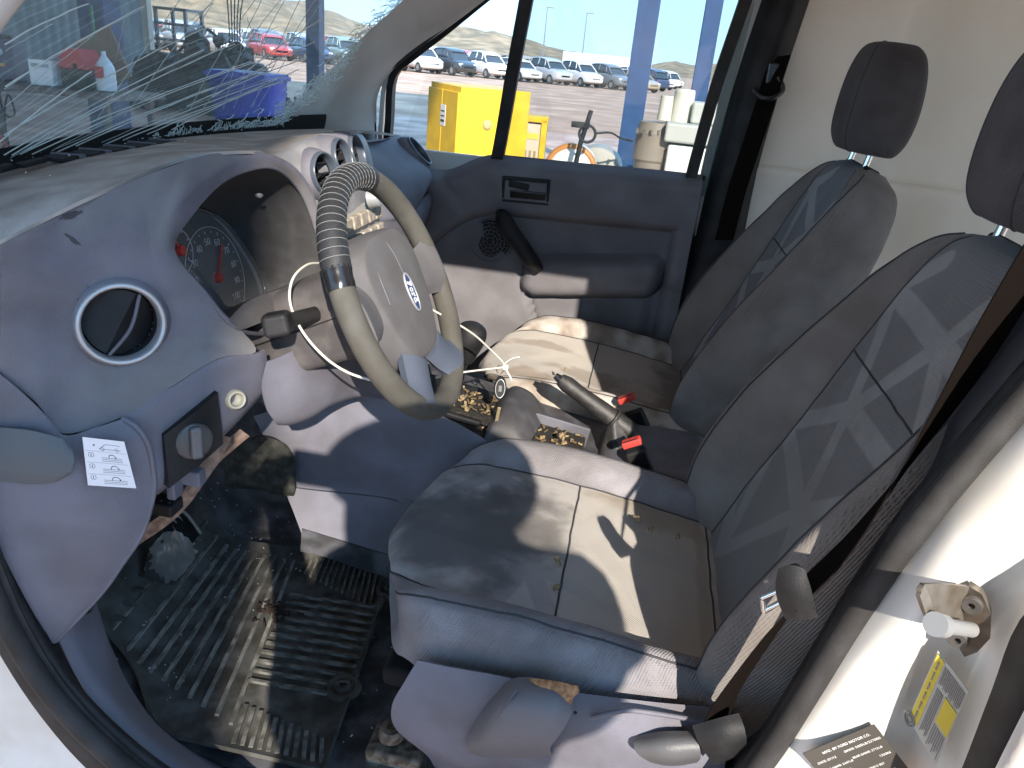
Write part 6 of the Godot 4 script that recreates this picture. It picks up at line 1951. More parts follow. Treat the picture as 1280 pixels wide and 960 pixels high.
	for q in [Vector3(0.3369,0.6013,0.757), Vector3(0.3387,0.5611,0.754)]:
		g = Geo.new()
		g.lathe_hard([Vector2(.0025, .0012), Vector2(.003, .004), Vector2(.0075, .0045), Vector2(.009, .002), Vector2(.009, 0)], yframe(q - off + nn * .004, nn), 16)
		obj("bolt", g, mt("bolt_dark", lin(.10, .095, .09), .45, {"metal": .5}), s)
	# stickers on the pillar
	pillar_stickers()
	# crumbs and broken glass
	var rng := RandomNumberGenerator.new()
	rng.seed = 77
	var spots := [[Vector3(-0.0377,0.3512,0.46), 0], [Vector3(-0.0366,0.337,0.5), 0], [Vector3(0.053,0.3124,0.25), 0], [Vector3(0.0731,0.3243,0.27), 0], [Vector3(0.1357,0.3458,0.33), 0], [Vector3(-0.0877,0.3268,0.3), 0], [Vector3(0.0946,0.3311,0.3), 0], [Vector3(-0.1054,0.382,-0.2), 0], [Vector3(0.1236,0.3187,-0.2), 0], [Vector3(-0.2374,0.3615,0.04), 1], [Vector3(-0.2508,0.3459,0.06), 1], [Vector3(-0.2232,0.3435,0.07), 1], [Vector3(-0.1401,0.3545,0.09), 1], [Vector3(-0.0739,0.368,0.1), 1], [Vector3(-0.2488,0.3385,0.08), 1], [Vector3(-0.1157,0.3539,0.09), 1]]
	g = Geo.new()
	for q in spots:
		for j in 3:
			var c = q[0] + Vector3(rng.randf_range(-.006, .006), .003, rng.randf_range(-.006, .006))
			g.rbox(c, Vector3(rng.randf_range(.004, .010), rng.randf_range(.003, .005), rng.randf_range(.004, .009)), .0015, Basis.from_euler(Vector3(rng.randf() * 3, rng.randf() * 6, rng.randf() * 3)), 1)
	var gl := Geo.new()
	for k in 90:
		var c = Vector3(rng.randf_range(-.135, -.04), .352, rng.randf_range(.03, .12)) if k % 2 else Vector3(rng.randf_range(-.295, -.215), .388, rng.randf_range(.0, .09))
		c.y -= (c.x + (.09 if k % 2 else .255)) * .15
		(gl if k % 3 else g).rbox(c, Vector3(rng.randf_range(.004, .012), rng.randf_range(.002, .004), rng.randf_range(.003, .008)), .001, Basis.from_euler(Vector3(rng.randf() * .6, rng.randf() * 6, rng.randf() * .6)), 1)
	tag(obj("leaf_litter", gl, mt("litter", lin(.10, .07, .035), .95)), "dark brown leaf litter lying in both open trays of the console", "debris", "", "stuff")
	tag(obj("crumbs", g, mats.crumb), "scattered yellow-brown crumbs of dried leaf in the seat seams and console trays", "debris", "", "stuff")
	g = Geo.new()
	for k in 200:
		var c: Vector3
		var kk = k % 4
		if kk == 0:
			c = Vector3(rng.randf_range(-.86, -.70), .817, rng.randf_range(-.3, .62))
		elif kk == 1:
			c = Vector3(rng.randf_range(-.80, -.55), .02, rng.randf_range(.15, .55))
			c.y = .016 + .16 * smoothstep(-.70, -.86, c.x) * smoothstep(-.66, -.82, c.x)
		elif kk == 2:
			c = Vector3(rng.randf_range(-.80, -.55), .02, rng.randf_range(.0, .2))
			c.y = .016 + .16 * smoothstep(-.70, -.86, c.x)
		else:
			c = Vector3(rng.randf_range(-.40, .1), .006, rng.randf_range(.30, .62))
		var sz = rng.randf_range(.0006, .0018)
		g.rbox(c, Vector3(sz * rng.randf_range(1, 3), sz, sz), sz * .2, Basis.from_euler(Vector3(0, rng.randf() * 6, rng.randf())), 1)
	tag(obj("glass_crumbs", g, mats.glass_bit), "tiny pale chips of broken glass scattered on dashboard top and floor", "debris", "", "stuff")

func pillar_stickers():
	var van := get_node("van_body")
	# black data plate low on the pillar
	var a := Vector3(0.2466,0.3894,0.757)
	var b := Vector3(0.3029,0.4419,0.757)
	var e := Vector3(0.2976,0.3178,0.757)
	var rt = (b - a)
	var dn = (e - a)
	var nn = rt.cross(dn).normalized()
	if nn.z < 0: nn = -nn
	var g := Geo.new()
	# lay it flat against the paint at its middle
	var mid: Vector3 = a + rt * .5 + dn * .35
	var near_k := pillar.nearest(mid)
	var m: Vector3 = pillar.n[near_k] if pillar.n[near_k].z > 0 else -pillar.n[near_k]
	mid -= m * ((mid - pillar.v[near_k]).dot(m) - .006)
	var x: Vector3 = (rt - m * rt.dot(m)).normalized()
	var y: Vector3 = m.cross(x)
	var ba := Basis(x, y, m)
	var wide = rt.length()
	var tall = absf(dn.dot(y))
	g.rbox(mid + y * (tall * -.15), Vector3(wide, tall, .0012), .0005, ba)
	var plate := obj("data_plate", g, mt("plate_dark", lin(.05, .046, .04), .5), van)
	tag(plate, "dark data plate with rows of small white print")
	var put = func(text: String, u: float, v: float, size: float):
		var o: MeshInstance3D = words("plate_print", text, size, Transform3D(ba, mid + x * wide * (u - .5) + y * tall * (.35 - v) + m * .0009), mats.paper_white, plate, false, .0003)
		(o.mesh as TextMesh).horizontal_alignment = HORIZONTAL_ALIGNMENT_LEFT
	put.call("MFD. BY FORD MOTOR CO.", .22, .10, 0.0042)
	put.call("DATE: 07/12", .08, .22, 0.0037)
	put.call("GVWR: 5005LB/2270KG", .46, .20, 0.0037)
	put.call("FRONT GAWR: 2447LB", .05, .36, 0.0034)
	put.call("REAR GAWR: 2712LB", .50, .33, 0.0034)
	put.call("1110KG", .25, .47, 0.0034)
	put.call("1230KG", .80, .45, 0.0034)
	put.call("205/65R15", .07, .60, 0.0034)
	put.call("205/65R15 95T", .50, .57, 0.0034)
	put.call("AT 240 kPa/35 PSI COLD", .40, .70, 0.0034)
	# pale caution label with yellow heading above it
	var c := [Vector3(0.3305,0.5383,0.747), Vector3(0.3641,0.5057,0.755), Vector3(0.3707,0.3984,0.742), Vector3(0.3357,0.4419,0.732)]
	nn = (c[1] - c[0]).cross(c[3] - c[0]).normalized()
	if nn.z < 0: nn = -nn
	var at = func(u: float, v: float, h: float) -> Vector3: return c[0].lerp(c[1], u).lerp(c[3].lerp(c[2], u), v) + nn * h
	var tile = func(called: String, u0: float, u1: float, v0: float, v1: float, h: float, m: Material, par: Node):
		var gg := Geo.new()
		var q := SP.patch([[at.call(u0, v0, h), at.call(u1, v0, h)], [at.call(u0, v1, h), at.call(u1, v1, h)]], 2, 2)
		gg.slab(q[0], q[1], q[2], .0006)
		gg.slab(q[0], q[1], q[2], .0006, true)
		return obj(called, gg, m, par)
	var lab = tile.call("caution_label", .0, 1.0, .0, 1.0, .002, mt("label_pale", lin(.50, .50, .47), .5), van)
	tag(lab, "pale caution label with yellow heading strip")
	tile.call("yellow_strip", .02, .24, .02, .92, .0034, mats.yellow_print, lab)
	tile.call("yellow_panel", .58, .96, .30, .62, .0034, mats.yellow_print, lab)
	var pale := mt("print_grey", lin(.22, .22, .21), .6)
	for k in 15:
		tile.call("print_line", .30 + .045 * k - (.0 if k < 7 else .0), .318 + .045 * k, .05, .24 if k % 4 == 2 else .27, .0034, pale, lab)
	for k in 5:
		tile.call("print_line", .32 + .045 * k, .338 + .045 * k, .32, .92 - .03 * (k % 3), .0034, pale, lab)
	for k in 7:
		tile.call("print_line", .58 + .055 * k, .598 + .055 * k, .66, .95 - .04 * (k % 3), .0034, pale, lab)
	for k in 6:
		tile.call("strip_print", .10, .14, .08 + .14 * k, .18 + .14 * k, .0042, pale, lab)
	g = Geo.new()
	var cc = at.call(.02, .98, .004)
	var cu = (c[1] - c[0]).normalized()
	var cv = (c[3] - c[0]).normalized()
	g.tube(range(20).map(func(k): return cc + cu * .0075 * cos(TAU * k / 20) + cv * .0075 * sin(TAU * k / 20)), .0012, 5, true)
	g.tube(range(14).map(func(k): return cc + cu * .004 * cos(TAU * k / 14) + cv * .004 * sin(TAU * k / 14)), .0009, 5, true)
	tag(obj("round_symbol", g, pale, lab), "", "", "", "stuff")

# ------------------------------------------------------------------ outside
const GY := -0.5

func build_ground():
	var g := Geo.new()
	var n := 64
	var pts := PackedVector3Array()
	var f := FastNoiseLite.new()
	f.frequency = .02
	f.seed = 4
	for j in n:
		for i in n:
			var u = (float(i) / (n - 1)) * 2 - 1
			var v = (float(j) / (n - 1)) * 2 - 1
			var x = signf(u) * pow(absf(u), 3) * 2500
			var z = signf(v) * pow(absf(v), 3) * 2500
			pts.append(Vector3(x, GY - .03 + (f.get_noise_2d(x, z) * .04 if absf(x) > 12 or absf(z) > 24 else 0.0), z))
	g.sheet(pts, n, n)
	tag(obj("ground", g, mt("dirt", lin(.54, .36, .25), .95, {"grain": .8, "cell": .8, "mottle": Color(.82, .80, .78), "tile": 9.0})), "", "", "", "structure")
	box_obj("concrete_slab", Vector3(-12, GY - .05, -6.5), Vector3(34, .10, 21.5), mt("slab", lin(.66, .48, .39), .85, {"grain": .3, "cell": .5, "mottle": Color(.8, .79, .78), "tile": 4.0}), null, .01).set_meta("kind", "structure")
	# dry hills round the lot
	var prof := [[75.0, 40.0], [51.4, 48.8], [37.2, 46.8], [32.8, 40.3], [28.1, 29.9], [23.1, 20.8], [20.0, 15.6], [17.9, 14.3], [14.6, 17.6], [11.9, 18.9], [9.7, 14.3], [7.5, 12.3], [6.1, 9.8], [4.4, 5.9], [1.4, 5.2], [-0.8, 11.1], [-2.1, 8.5], [-4.0, 10.4], [-9.1, 9.1], [-25.0, 16.0], [-50.0, 9.0]]
	g = Geo.new()
	pts = PackedVector3Array()
	var na := 220
	var nr := 22
	f.frequency = .012
	f.fractal_octaves = 5
	for j in nr:
		for i in na:
			var az = lerpf(75.0, -50.0, float(i) / (na - 1))
			var k = 0
			while k < prof.size() - 2 and az < prof[k + 1][0]:
				k += 1
			var h = lerpf(prof[k][1], prof[k + 1][1], smoothstep(0, 1, (prof[k][0] - az) / (prof[k][0] - prof[k + 1][0])))
			var r = lerpf(470, 1000, float(j) / (nr - 1))
			var a = deg_to_rad(az)
			var x = -sin(a) * r
			var z = -cos(a) * r
			var c = smoothstep(470, 690, r) * (1 - smoothstep(720, 1000, r))
			pts.append(Vector3(x, GY - .4 + c * (h * 1.0 + f.get_noise_2d(x, z) * h * .55), z))
	g.sheet(pts, na, nr)
	tag(obj("hills", g, mt("hill", lin(.40, .275, .15), .98, {"grain": 1.2, "cell": 14.0, "mottle": Color(.62, .63, .55), "tile": 60.0})), "", "", "", "structure")

func corrugated(a: Vector3, b: Vector3, h: float, pitch: float, depth: float) -> Geo:
	var g := Geo.new()
	var l = a.distance_to(b)
	var d = (b - a) / l
	var nn = Vector3(-d.z, 0, d.x)
	var m = int(l / pitch * 4) + 1
	var p := PackedVector3Array()
	for j in 2:
		for i in m:
			var o = [0.0, 0.0, 1.0, 1.0][i % 4] * depth
			p.append(a + d * (i * pitch / 4) + nn * o + Vector3(0, h * j, 0))
	g.slab(p, m, 2, .003)
	return g

func build_outside():
	var blue := mt("post_blue", lin(.011, .058, .18), .5, {"mottle": Color(.92, .92, .92), "tile": .5})
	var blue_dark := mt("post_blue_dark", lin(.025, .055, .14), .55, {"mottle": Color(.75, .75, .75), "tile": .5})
	# unseen canopy on blue posts; roof outline cut to shade the dashboard
	var can := thing("canopy", "high flat canopy roof over the van on blue steel beams, outline shaped for shade", "canopy", Vector3(-13, 5.8, -1))
	var rp := Geo.new()
	rp.prism(PackedVector2Array([Vector2(-16, 12.3), Vector2(16.78, 12.3), Vector2(15.92, 9.9), Vector2(10.5, -15.5), Vector2(-16, -15.5)]), .06, Transform3D(Basis(Vector3.RIGHT, PI / 2), Vector3(0, .12, 0)), .005)
	obj("roof_sheet", rp, mt("roof_grey", lin(.30, .31, .32), .6), can)
	for k in 5:
		box_obj("beam", Vector3((-5.6 + 1.4 * k) * .5, -.06, -14.5 + 6.5 * k), Vector3(26.2 + 1.4 * k, .24, .18), blue, can, .01)
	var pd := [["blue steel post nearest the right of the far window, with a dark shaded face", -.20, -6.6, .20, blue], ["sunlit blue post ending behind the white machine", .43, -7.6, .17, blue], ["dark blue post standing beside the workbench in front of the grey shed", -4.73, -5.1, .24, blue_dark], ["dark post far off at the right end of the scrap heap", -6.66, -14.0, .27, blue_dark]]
	for q in pd:
		var p := thing("canopy_post", q[0], "post", Vector3(q[1], GY, q[2]), "posts of the canopy")
		var g := Geo.new()
		var w = q[3]
		g.rbox(Vector3(0, 3.15, -w * .45), Vector3(w, 6.3, .014), .003)
		g.rbox(Vector3(0, 3.15, w * .45), Vector3(w, 6.3, .014), .003)
		g.rbox(Vector3(0, 3.15, 0), Vector3(.016, 6.3, w * .88), .003)
		if q[1] < -1:
			g = Geo.new()
			g.rbox(Vector3(0, 3.15, 0), Vector3(w, 6.3, w), .01)
		obj("shaft", g, q[4], p)
		box_obj("base_plate", Vector3(0, .012, 0), Vector3(w * 1.7, .02, w * 1.7), blue_dark, p, .003)
	# yellow cabinets
	var yel := mt("cabinet_yellow", lin(.72, .47, .012), .42, {"mottle": Color(.92, .9, .85), "tile": .5})
	var cab := thing("yellow_cabinet", "tall yellow flammables cabinet with a round vent cap, outside the far window", "cabinet", Vector3(-1.33, GY, -4.75), "yellow cabinets")
	cab.rotation.y = deg_to_rad(36)
	box_obj("cabinet_body", Vector3(0, .66, 0), Vector3(.56, 1.24, .62), yel, cab, .008)
	box_obj("skid", Vector3(0, .03, 0), Vector3(.50, .06, .54), mats.black_plastic, cab, .005)
	for z in [-.156, .156]:
		var dr = box_obj("door", Vector3(-.29, .66, z), Vector3(.022, 1.16, .300), yel, cab, .005)
		if z > 0:
			box_obj("handle", Vector3(-.304, .50, .05), Vector3(.012, .13, .05), mats.black_plastic, dr, .004)
			box_obj("warning_strip", Vector3(-.302, .63, .05), Vector3(.003, .08, .028), mt("orange_print", lin(.6, .2, .03), .6), dr, .001)
			box_obj("safety_label", Vector3(-.302, 1.06, .03), Vector3(.003, .15, .10), mats.paper_white, dr, .001)
			for k in 3:
				box_obj("label_line", Vector3(-.3045, 1.09 - .035 * k, .03), Vector3(.002, .010 if k < 2 else .018, .07), mats.ink, dr, .0005)
	var g := Geo.new()
	g.lathe([Vector2(.036, 0), Vector2(.034, .012), Vector2(.02, .016), Vector2(.0005, .015)], Transform3D(Basis(Vector3.RIGHT, PI / 2), Vector3(-.06, 1.03, .31)), 18)
	obj("vent_cap", g, mt("cap_tan", lin(.35, .28, .12), .5), cab)
	var cab2 := thing("yellow_cabinet", "small yellow framed cabinet with a pale front, low beside the tall cabinet", "cabinet", Vector3(-1.02, GY, -5.6), "yellow cabinets")
	cab2.rotation.y = deg_to_rad(6)
	for x in [-.11, .10]:
		box_obj("frame_post", Vector3(x, .52, 0), Vector3(.05, 1.04, .30), yel, cab2, .005)
	box_obj("top_rail", Vector3(0, 1.04, 0), Vector3(.26, .05, .30), yel, cab2, .005)
	box_obj("front_panel", Vector3(0, .50, .02), Vector3(.17, 1.0, .22), mt("pale_panel", lin(.50, .47, .38), .5), cab2, .004)
	box_obj("print", Vector3(0, .90, .134), Vector3(.12, .05, .002), mats.yellow_print, cab2, .0005)
	for k in 3:
		box_obj("bottle_shape", Vector3(-.04 + .04 * k, .72, .134), Vector3(.02, .12, .004), mt("brown_print", lin(.3, .22, .12), .5), cab2, .001)
	# drums and stand
	var dm := thing("white_drum", "white round drum end with an orange rim seen low in the far window", "drum", Vector3(-.60, .20, -5.1))
	g = Geo.new()
	g.lathe([Vector2(.001, .10), Vector2(.15, .10), Vector2(.19, .06), Vector2(.19, -.3)], Transform3D(Basis(Vector3.RIGHT, PI / 2), Vector3.ZERO), 32)
	obj("drum_body", g, mt("drum_white", lin(.70, .72, .68), .4), dm)
	g = Geo.new()
	g.tube(range(32).map(func(k): return Vector3(.192 * cos(TAU * k / 32), .192 * sin(TAU * k / 32), .05)), .028, 8, true)
	obj("rim", g, mt("drum_orange", lin(.45, .20, .05), .5), dm)
	box_obj("cradle", Vector3(0, -.46, -.1), Vector3(.3, .50, .3), mats.steel, dm, .01)
	var dg := thing("grey_drum", "grey round drum just right of the orange-rimmed drum", "drum", Vector3(-.42, .16, -5.5))
	g = Geo.new()
	g.lathe([Vector2(.001, .06), Vector2(.20, .06), Vector2(.215, .03), Vector2(.215, -.3)], Transform3D(Basis(Vector3.RIGHT, PI / 2), Vector3.ZERO), 32)
	obj("drum_body", g, mt("drum_grey", lin(.36, .37, .33), .5), dg)
	box_obj("cradle", Vector3(0, -.43, -.1), Vector3(.3, .46, .3), mats.steel, dg, .01)
	var sd := thing("leaning_stand", "dark leaning stand with a round ring beside the drums", "stand", Vector3(-.56, GY, -4.8))
	tube_obj("bar", [Vector3(0, .0, 0), Vector3(.02, .8, 0), Vector3(.085, 1.19, -.03)], [.022, .02, .018], mats.black_plastic, sd, 8, 3)
	g = Geo.new()
	g.tube(range(24).map(func(k): return Vector3(.08 + .062 * cos(TAU * k / 24), 1.02 + .062 * sin(TAU * k / 24), .0)), .011, 8, true)
	obj("ring", g, mats.rubber, sd)
	box_obj("clamp", Vector3(.02, 1.08, .0), Vector3(.14, .045, .03), mats.black_plastic, sd, .006)
	tube_obj("hose", [Vector3(.14, 1.03, 0), Vector3(.25, 1.04, -.1), Vector3(.33, 1.0, -.2), Vector3(.42, .98, -.3)], .008, mats.rubber, sd, 6, 4)
	# machine at the right
	var mc := thing("parts_machine", "white and grey workshop machine with lidded top behind the blue posts", "machine", Vector3(.25, GY, -5.2))
	box_obj("body", Vector3(.10, .50, .05), Vector3(.42, 1.0, .5), mt("machine_white", lin(.72, .74, .70), .4), mc, .02)
	box_obj("lid", Vector3(.10, 1.09, .05), Vector3(.50, .14, .56), mt("machine_grey", lin(.42, .44, .40), .5), mc, .02)
	box_obj("lid_box", Vector3(.18, 1.24, .0), Vector3(.30, .16, .3), mats.machine_grey, mc, .02)
	g = Geo.new()
	g.lathe_hard([Vector2(.001, .24), Vector2(.072, .24), Vector2(.08, .22), Vector2(.08, 0)], Transform3D(Basis.IDENTITY, Vector3(-.04, 1.16, .02)), 24)
	g.lathe_hard([Vector2(.001, .18), Vector2(.05, .18), Vector2(.055, 0)], Transform3D(Basis.IDENTITY, Vector3(-.17, 1.16, .05)), 20)
	tag(obj("canister", g, mt("canister_white", lin(.60, .60, .52), .5), mc), "", "", "", "stuff")
	g = Geo.new()
	g.lathe_hard([Vector2(.001, 1.14), Vector2(.13, 1.14), Vector2(.15, 1.06), Vector2(.15, .86), Vector2(.135, .84), Vector2(.135, .02), Vector2(.15, 0)], Transform3D(Basis.IDENTITY, Vector3(-.22, 0, .1)), 24)
	obj("side_drum", g, mt("drum_brown", lin(.22, .19, .15), .6), mc)
	for k in 7:
		box_obj("hinge", Vector3(-.36 + .055 * k, 1.075, .30 - .02 * k), Vector3(.018, .035, .03), mats.steel, mc, .004)
	build_workbench()
	build_scrap()
	build_lot()
	build_photographer()

func build_workbench():
	var grey := mt("bench_steel", lin(.16, .15, .14), .6, {"mottle": Color(.7, .65, .6), "tile": .3})
	var wb := thing("workbench", "steel workbench with a thin top seen through the cracked windscreen", "workbench", Vector3(-4.5, GY, -4.05))
	box_obj("bench_top", Vector3(.05, .985, 0), Vector3(1.5, .04, .6), grey, wb, .004)
	for x in [-.62, .70]:
		for z in [-.25, .25]:
			box_obj("leg", Vector3(x, .48, z), Vector3(.04, .96, .04), grey, wb, .003)
	var TY := GY + 1.006
	var co := thing("battery_charger", "dark blue wheeled battery charger with a round dial at the left of the bench", "charger", Vector3(-4.70, TY, -3.95))
	box_obj("case", Vector3(0, .14, 0), Vector3(.21, .28, .2), mt("charger_blue", lin(.035, .045, .085), .5), co, .015, Basis.from_euler(Vector3(-.1, .3, 0)))
	box_obj("top_handle", Vector3(-.02, .30, 0), Vector3(.19, .03, .05), mats.black_plastic, co, .012, Basis.from_euler(Vector3(0, .3, 0)))
	var g := Geo.new()
	g.lathe_hard([Vector2(.001, .012), Vector2(.020, .012), Vector2(.024, 0)], yframe(Vector3(.06, .20, .10), Vector3(.3, .1, 1)), 18)
	obj("dial", g, mt("dial_pale", lin(.35, .42, .5), .4), co)
	box_obj("orange_label", Vector3(.045, .115, .108), Vector3(.085, .022, .006), mt("label_orange", lin(.5, .24, .05), .5), co, .001, Basis.from_euler(Vector3(-.1, .3, 0)))
	tube_obj("red_hose", [Vector3(-.1, .1, .12), Vector3(-.02, -.06, .33), Vector3(.10, -.20, .36), Vector3(.25, -.5, .34), Vector3(.3, -.95, .3)], .010, mt("hose_red", lin(.35, .03, .03), .5), co, 6, 5)
	tube_obj("cable", [Vector3(.1, .05, .12), Vector3(.2, -.06, .32), Vector3(.24, -.2, .33), Vector3(.32, -.18, .34), Vector3(.27, -.06, .32), Vector3(.22, -.3, .33), Vector3(.24, -.9, .3)], .007, mats.rubber, co, 6, 5)
	var wh := thing("white_box", "small white carton with a grey label standing on the bench", "box", Vector3(-4.40, TY, -3.98))
	box_obj("carton", Vector3(0, .085, 0), Vector3(.16, .17, .14), mt("carton_white", lin(.66, .68, .68), .6), wh, .005, Basis.from_euler(Vector3(0, .25, 0)))
	box_obj("label", Vector3(.02, .135, .073), Vector3(.12, .024, .003), mt("label_grey", lin(.26, .30, .33), .6), wh, .001, Basis.from_euler(Vector3(0, .25, 0)))
	var rb := thing("red_toolbox", "red toolbox with a dark lower half beside the white carton", "toolbox", Vector3(-4.18, TY, -4.08))
	box_obj("lower_tray", Vector3(0, .065, 0), Vector3(.20, .13, .2), mt("tool_dark", lin(.045, .05, .035), .6), rb, .008)
	var pts := PackedVector2Array([Vector2(-.105, 0), Vector2(.105, 0), Vector2(.10, .08), Vector2(.06, .135), Vector2(-.05, .135), Vector2(-.10, .07)])
	g = Geo.new()
	g.prism(pts, .21, Transform3D(Basis.IDENTITY, Vector3(0, .131, 0)), .008)
	obj("lid", g, mt("tool_red", lin(.42, .045, .045), .45), rb)
	box_obj("clasp", Vector3(.03, .15, .108), Vector3(.03, .04, .01), mats.black_plastic, rb, .003)
	var bt := thing("spray_bottle", "clear plastic bottle with red print on the right end of the bench", "bottle", Vector3(-3.93, TY, -4.0))
	g = Geo.new()
	g.lathe([Vector2(.001, 0), Vector2(.062, .004), Vector2(.068, .03), Vector2(.066, .15), Vector2(.045, .20), Vector2(.018, .24), Vector2(.016, .27), Vector2(.001, .272)], Transform3D.IDENTITY, 20, 3)
	obj("bottle", g, mt("bottle_clear", lin(.45, .52, .55), .15), bt)
	box_obj("red_print", Vector3(.0, .13, .066), Vector3(.07, .08, .006), mt("hose_red", lin(.35, .03, .03), .5), bt, .003)
	var bd := thing("brown_board", "brown board leaning behind the red toolbox", "board", Vector3(-4.12, TY, -4.25))
	box_obj("board", Vector3(0, .20, 0), Vector3(.32, .40, .03), mt("board_brown", lin(.17, .12, .085), .8), bd, .004, Basis.from_euler(Vector3(-.2, 0, .5)))
	box_obj("green_edge", Vector3(-.07, .42, -.02), Vector3(.02, .30, .02), mt("edge_green", lin(.03, .16, .08), .6), bd, .003)

func build_scrap():
	# blue-grey shed
	var sh := thing("shed", "dark blue-grey corrugated shed wall with a pale corner post", "shed", Vector3(-12.6, GY, -10))
	obj("wall", corrugated(Vector3(0, 0, 9), Vector3(0, 0, -7.4), 4.4, .30, .035), mt("shed_grey", lin(.14, .18, .19), .6, {"mottle": Color(.85, .85, .85), "tile": 2.0}), sh)
	box_obj("corner_post", Vector3(.06, 2.2, -7.5), Vector3(.20, 4.4, .20), mt("post_beige", lin(.42, .39, .33), .6), sh, .01)
	box_obj("foot_rail", Vector3(.08, .06, .8), Vector3(.08, .12, 16.4), mats.bench_steel, sh, .01)
	# rack beside it
	var rk := thing("metal_rack", "grey metal rack standing at the shed corner above the scrap heap", "rack", Vector3(-9.9, GY, -14.6))
	for x in [-.3, .35]:
		for z in [-.3, .3]:
			box_obj("upright", Vector3(x, .9, z), Vector3(.06, 1.8, .06), mt("rack_grey", lin(.22, .25, .26), .5, {"metal": .4}), rk, .004)
	for y in [1.2, 1.5, 1.78]:
		box_obj("shelf", Vector3(.02, y, 0), Vector3(.72, .05, .66), mats.rack_grey, rk, .004)
	# heap of engines and parts
	var rng := RandomNumberGenerator.new()
	rng.seed = 31
	var g := Geo.new()
	var gg := Geo.new()
	for k in 260:
		var u = rng.randf_range(-1, 1)
		var v = rng.randf_range(-1, 1)
		var top = 1.38 * (1.0 - pow(absf(u + .1), 2.4)) * (1.0 - .5 * v * v)
		var c = Vector3(-8.5 + u * 1.5, GY + rng.randf() * top, -13.4 + v * .9)
		var s = Vector3(rng.randf_range(.12, .42), rng.randf_range(.10, .32), rng.randf_range(.12, .40))
		var b = Basis.from_euler(Vector3(rng.randf() * 3, rng.randf() * 6, rng.randf() * 3))
		if k % 5 == 0:
			gg.lathe_hard([Vector2(.001, s.y), Vector2(s.x * .4, s.y), Vector2(s.x * .5, s.y * .8), Vector2(s.x * .5, 0)], Transform3D(b, c), 10)
		elif k % 5 == 1:
			g.tube([c, c + b * Vector3(.25, .06, 0), c + b * Vector3(.4, .3, .05)], .03, 6, false, 3)
		else:
			g.rbox(c, s, .02, b, 1)
	var hp := thing("scrap_heap", "dark heap of engines and car parts piled on the concrete", "scrap heap", Vector3.ZERO)
	tag(obj("engine_parts", g, mt("engine_dark", lin(.028, .032, .035), .6, {"mottle": Color(.6, .6, .6), "tile": .3}), hp), "", "", "", "stuff")
	tag(obj("pulleys", gg, mt("engine_mid", lin(.085, .085, .085), .5, {"metal": .3, "mottle": Color(.6, .6, .6), "tile": .3}), hp), "", "", "", "stuff")
	# blue bin
	var bb := thing("blue_bin", "bright blue plastic bin in front of the scrap heap", "bin", Vector3(-5.45, GY, -9.0))
	g = Geo.new()
	var p = SP.patch([[Vector3(-.32, 0, .26), Vector3(.32, 0, .26), Vector3(.32, 0, -.26), Vector3(-.32, 0, -.26)], [Vector3(-.40, .94, .34), Vector3(.40, .94, .34), Vector3(.40, .94, -.34), Vector3(-.40, .94, -.34)]], 1, 2, true, false)
	g.sheet(p[0], p[1], p[2], true, false, true)
	obj("tub", g, mt("bin_blue", lin(.02, .04, .36), .45), bb)
	box_obj("rim", Vector3(0, .95, 0), Vector3(.88, .06, .76), mats.bin_blue, bb, .02)
	box_obj("lid", Vector3(0, .99, 0), Vector3(.82, .03, .70), mats.bin_blue, bb, .01)
	# dead branches stuck on the heap
	g = Geo.new()
	for k in 5:
		g.tube([Vector3(-7.9 + .05 * k, GY + 1.2, -13), Vector3(-7.9 + .06 * k, GY + 1.8, -13), Vector3(-7.95 + .12 * k, GY + 2.5, -13)], .012, 5, false, 3)
	tag(obj("upright_rods", g, mats.rubber), "thin dark rods standing up out of the scrap heap", "rods", "", "stuff")

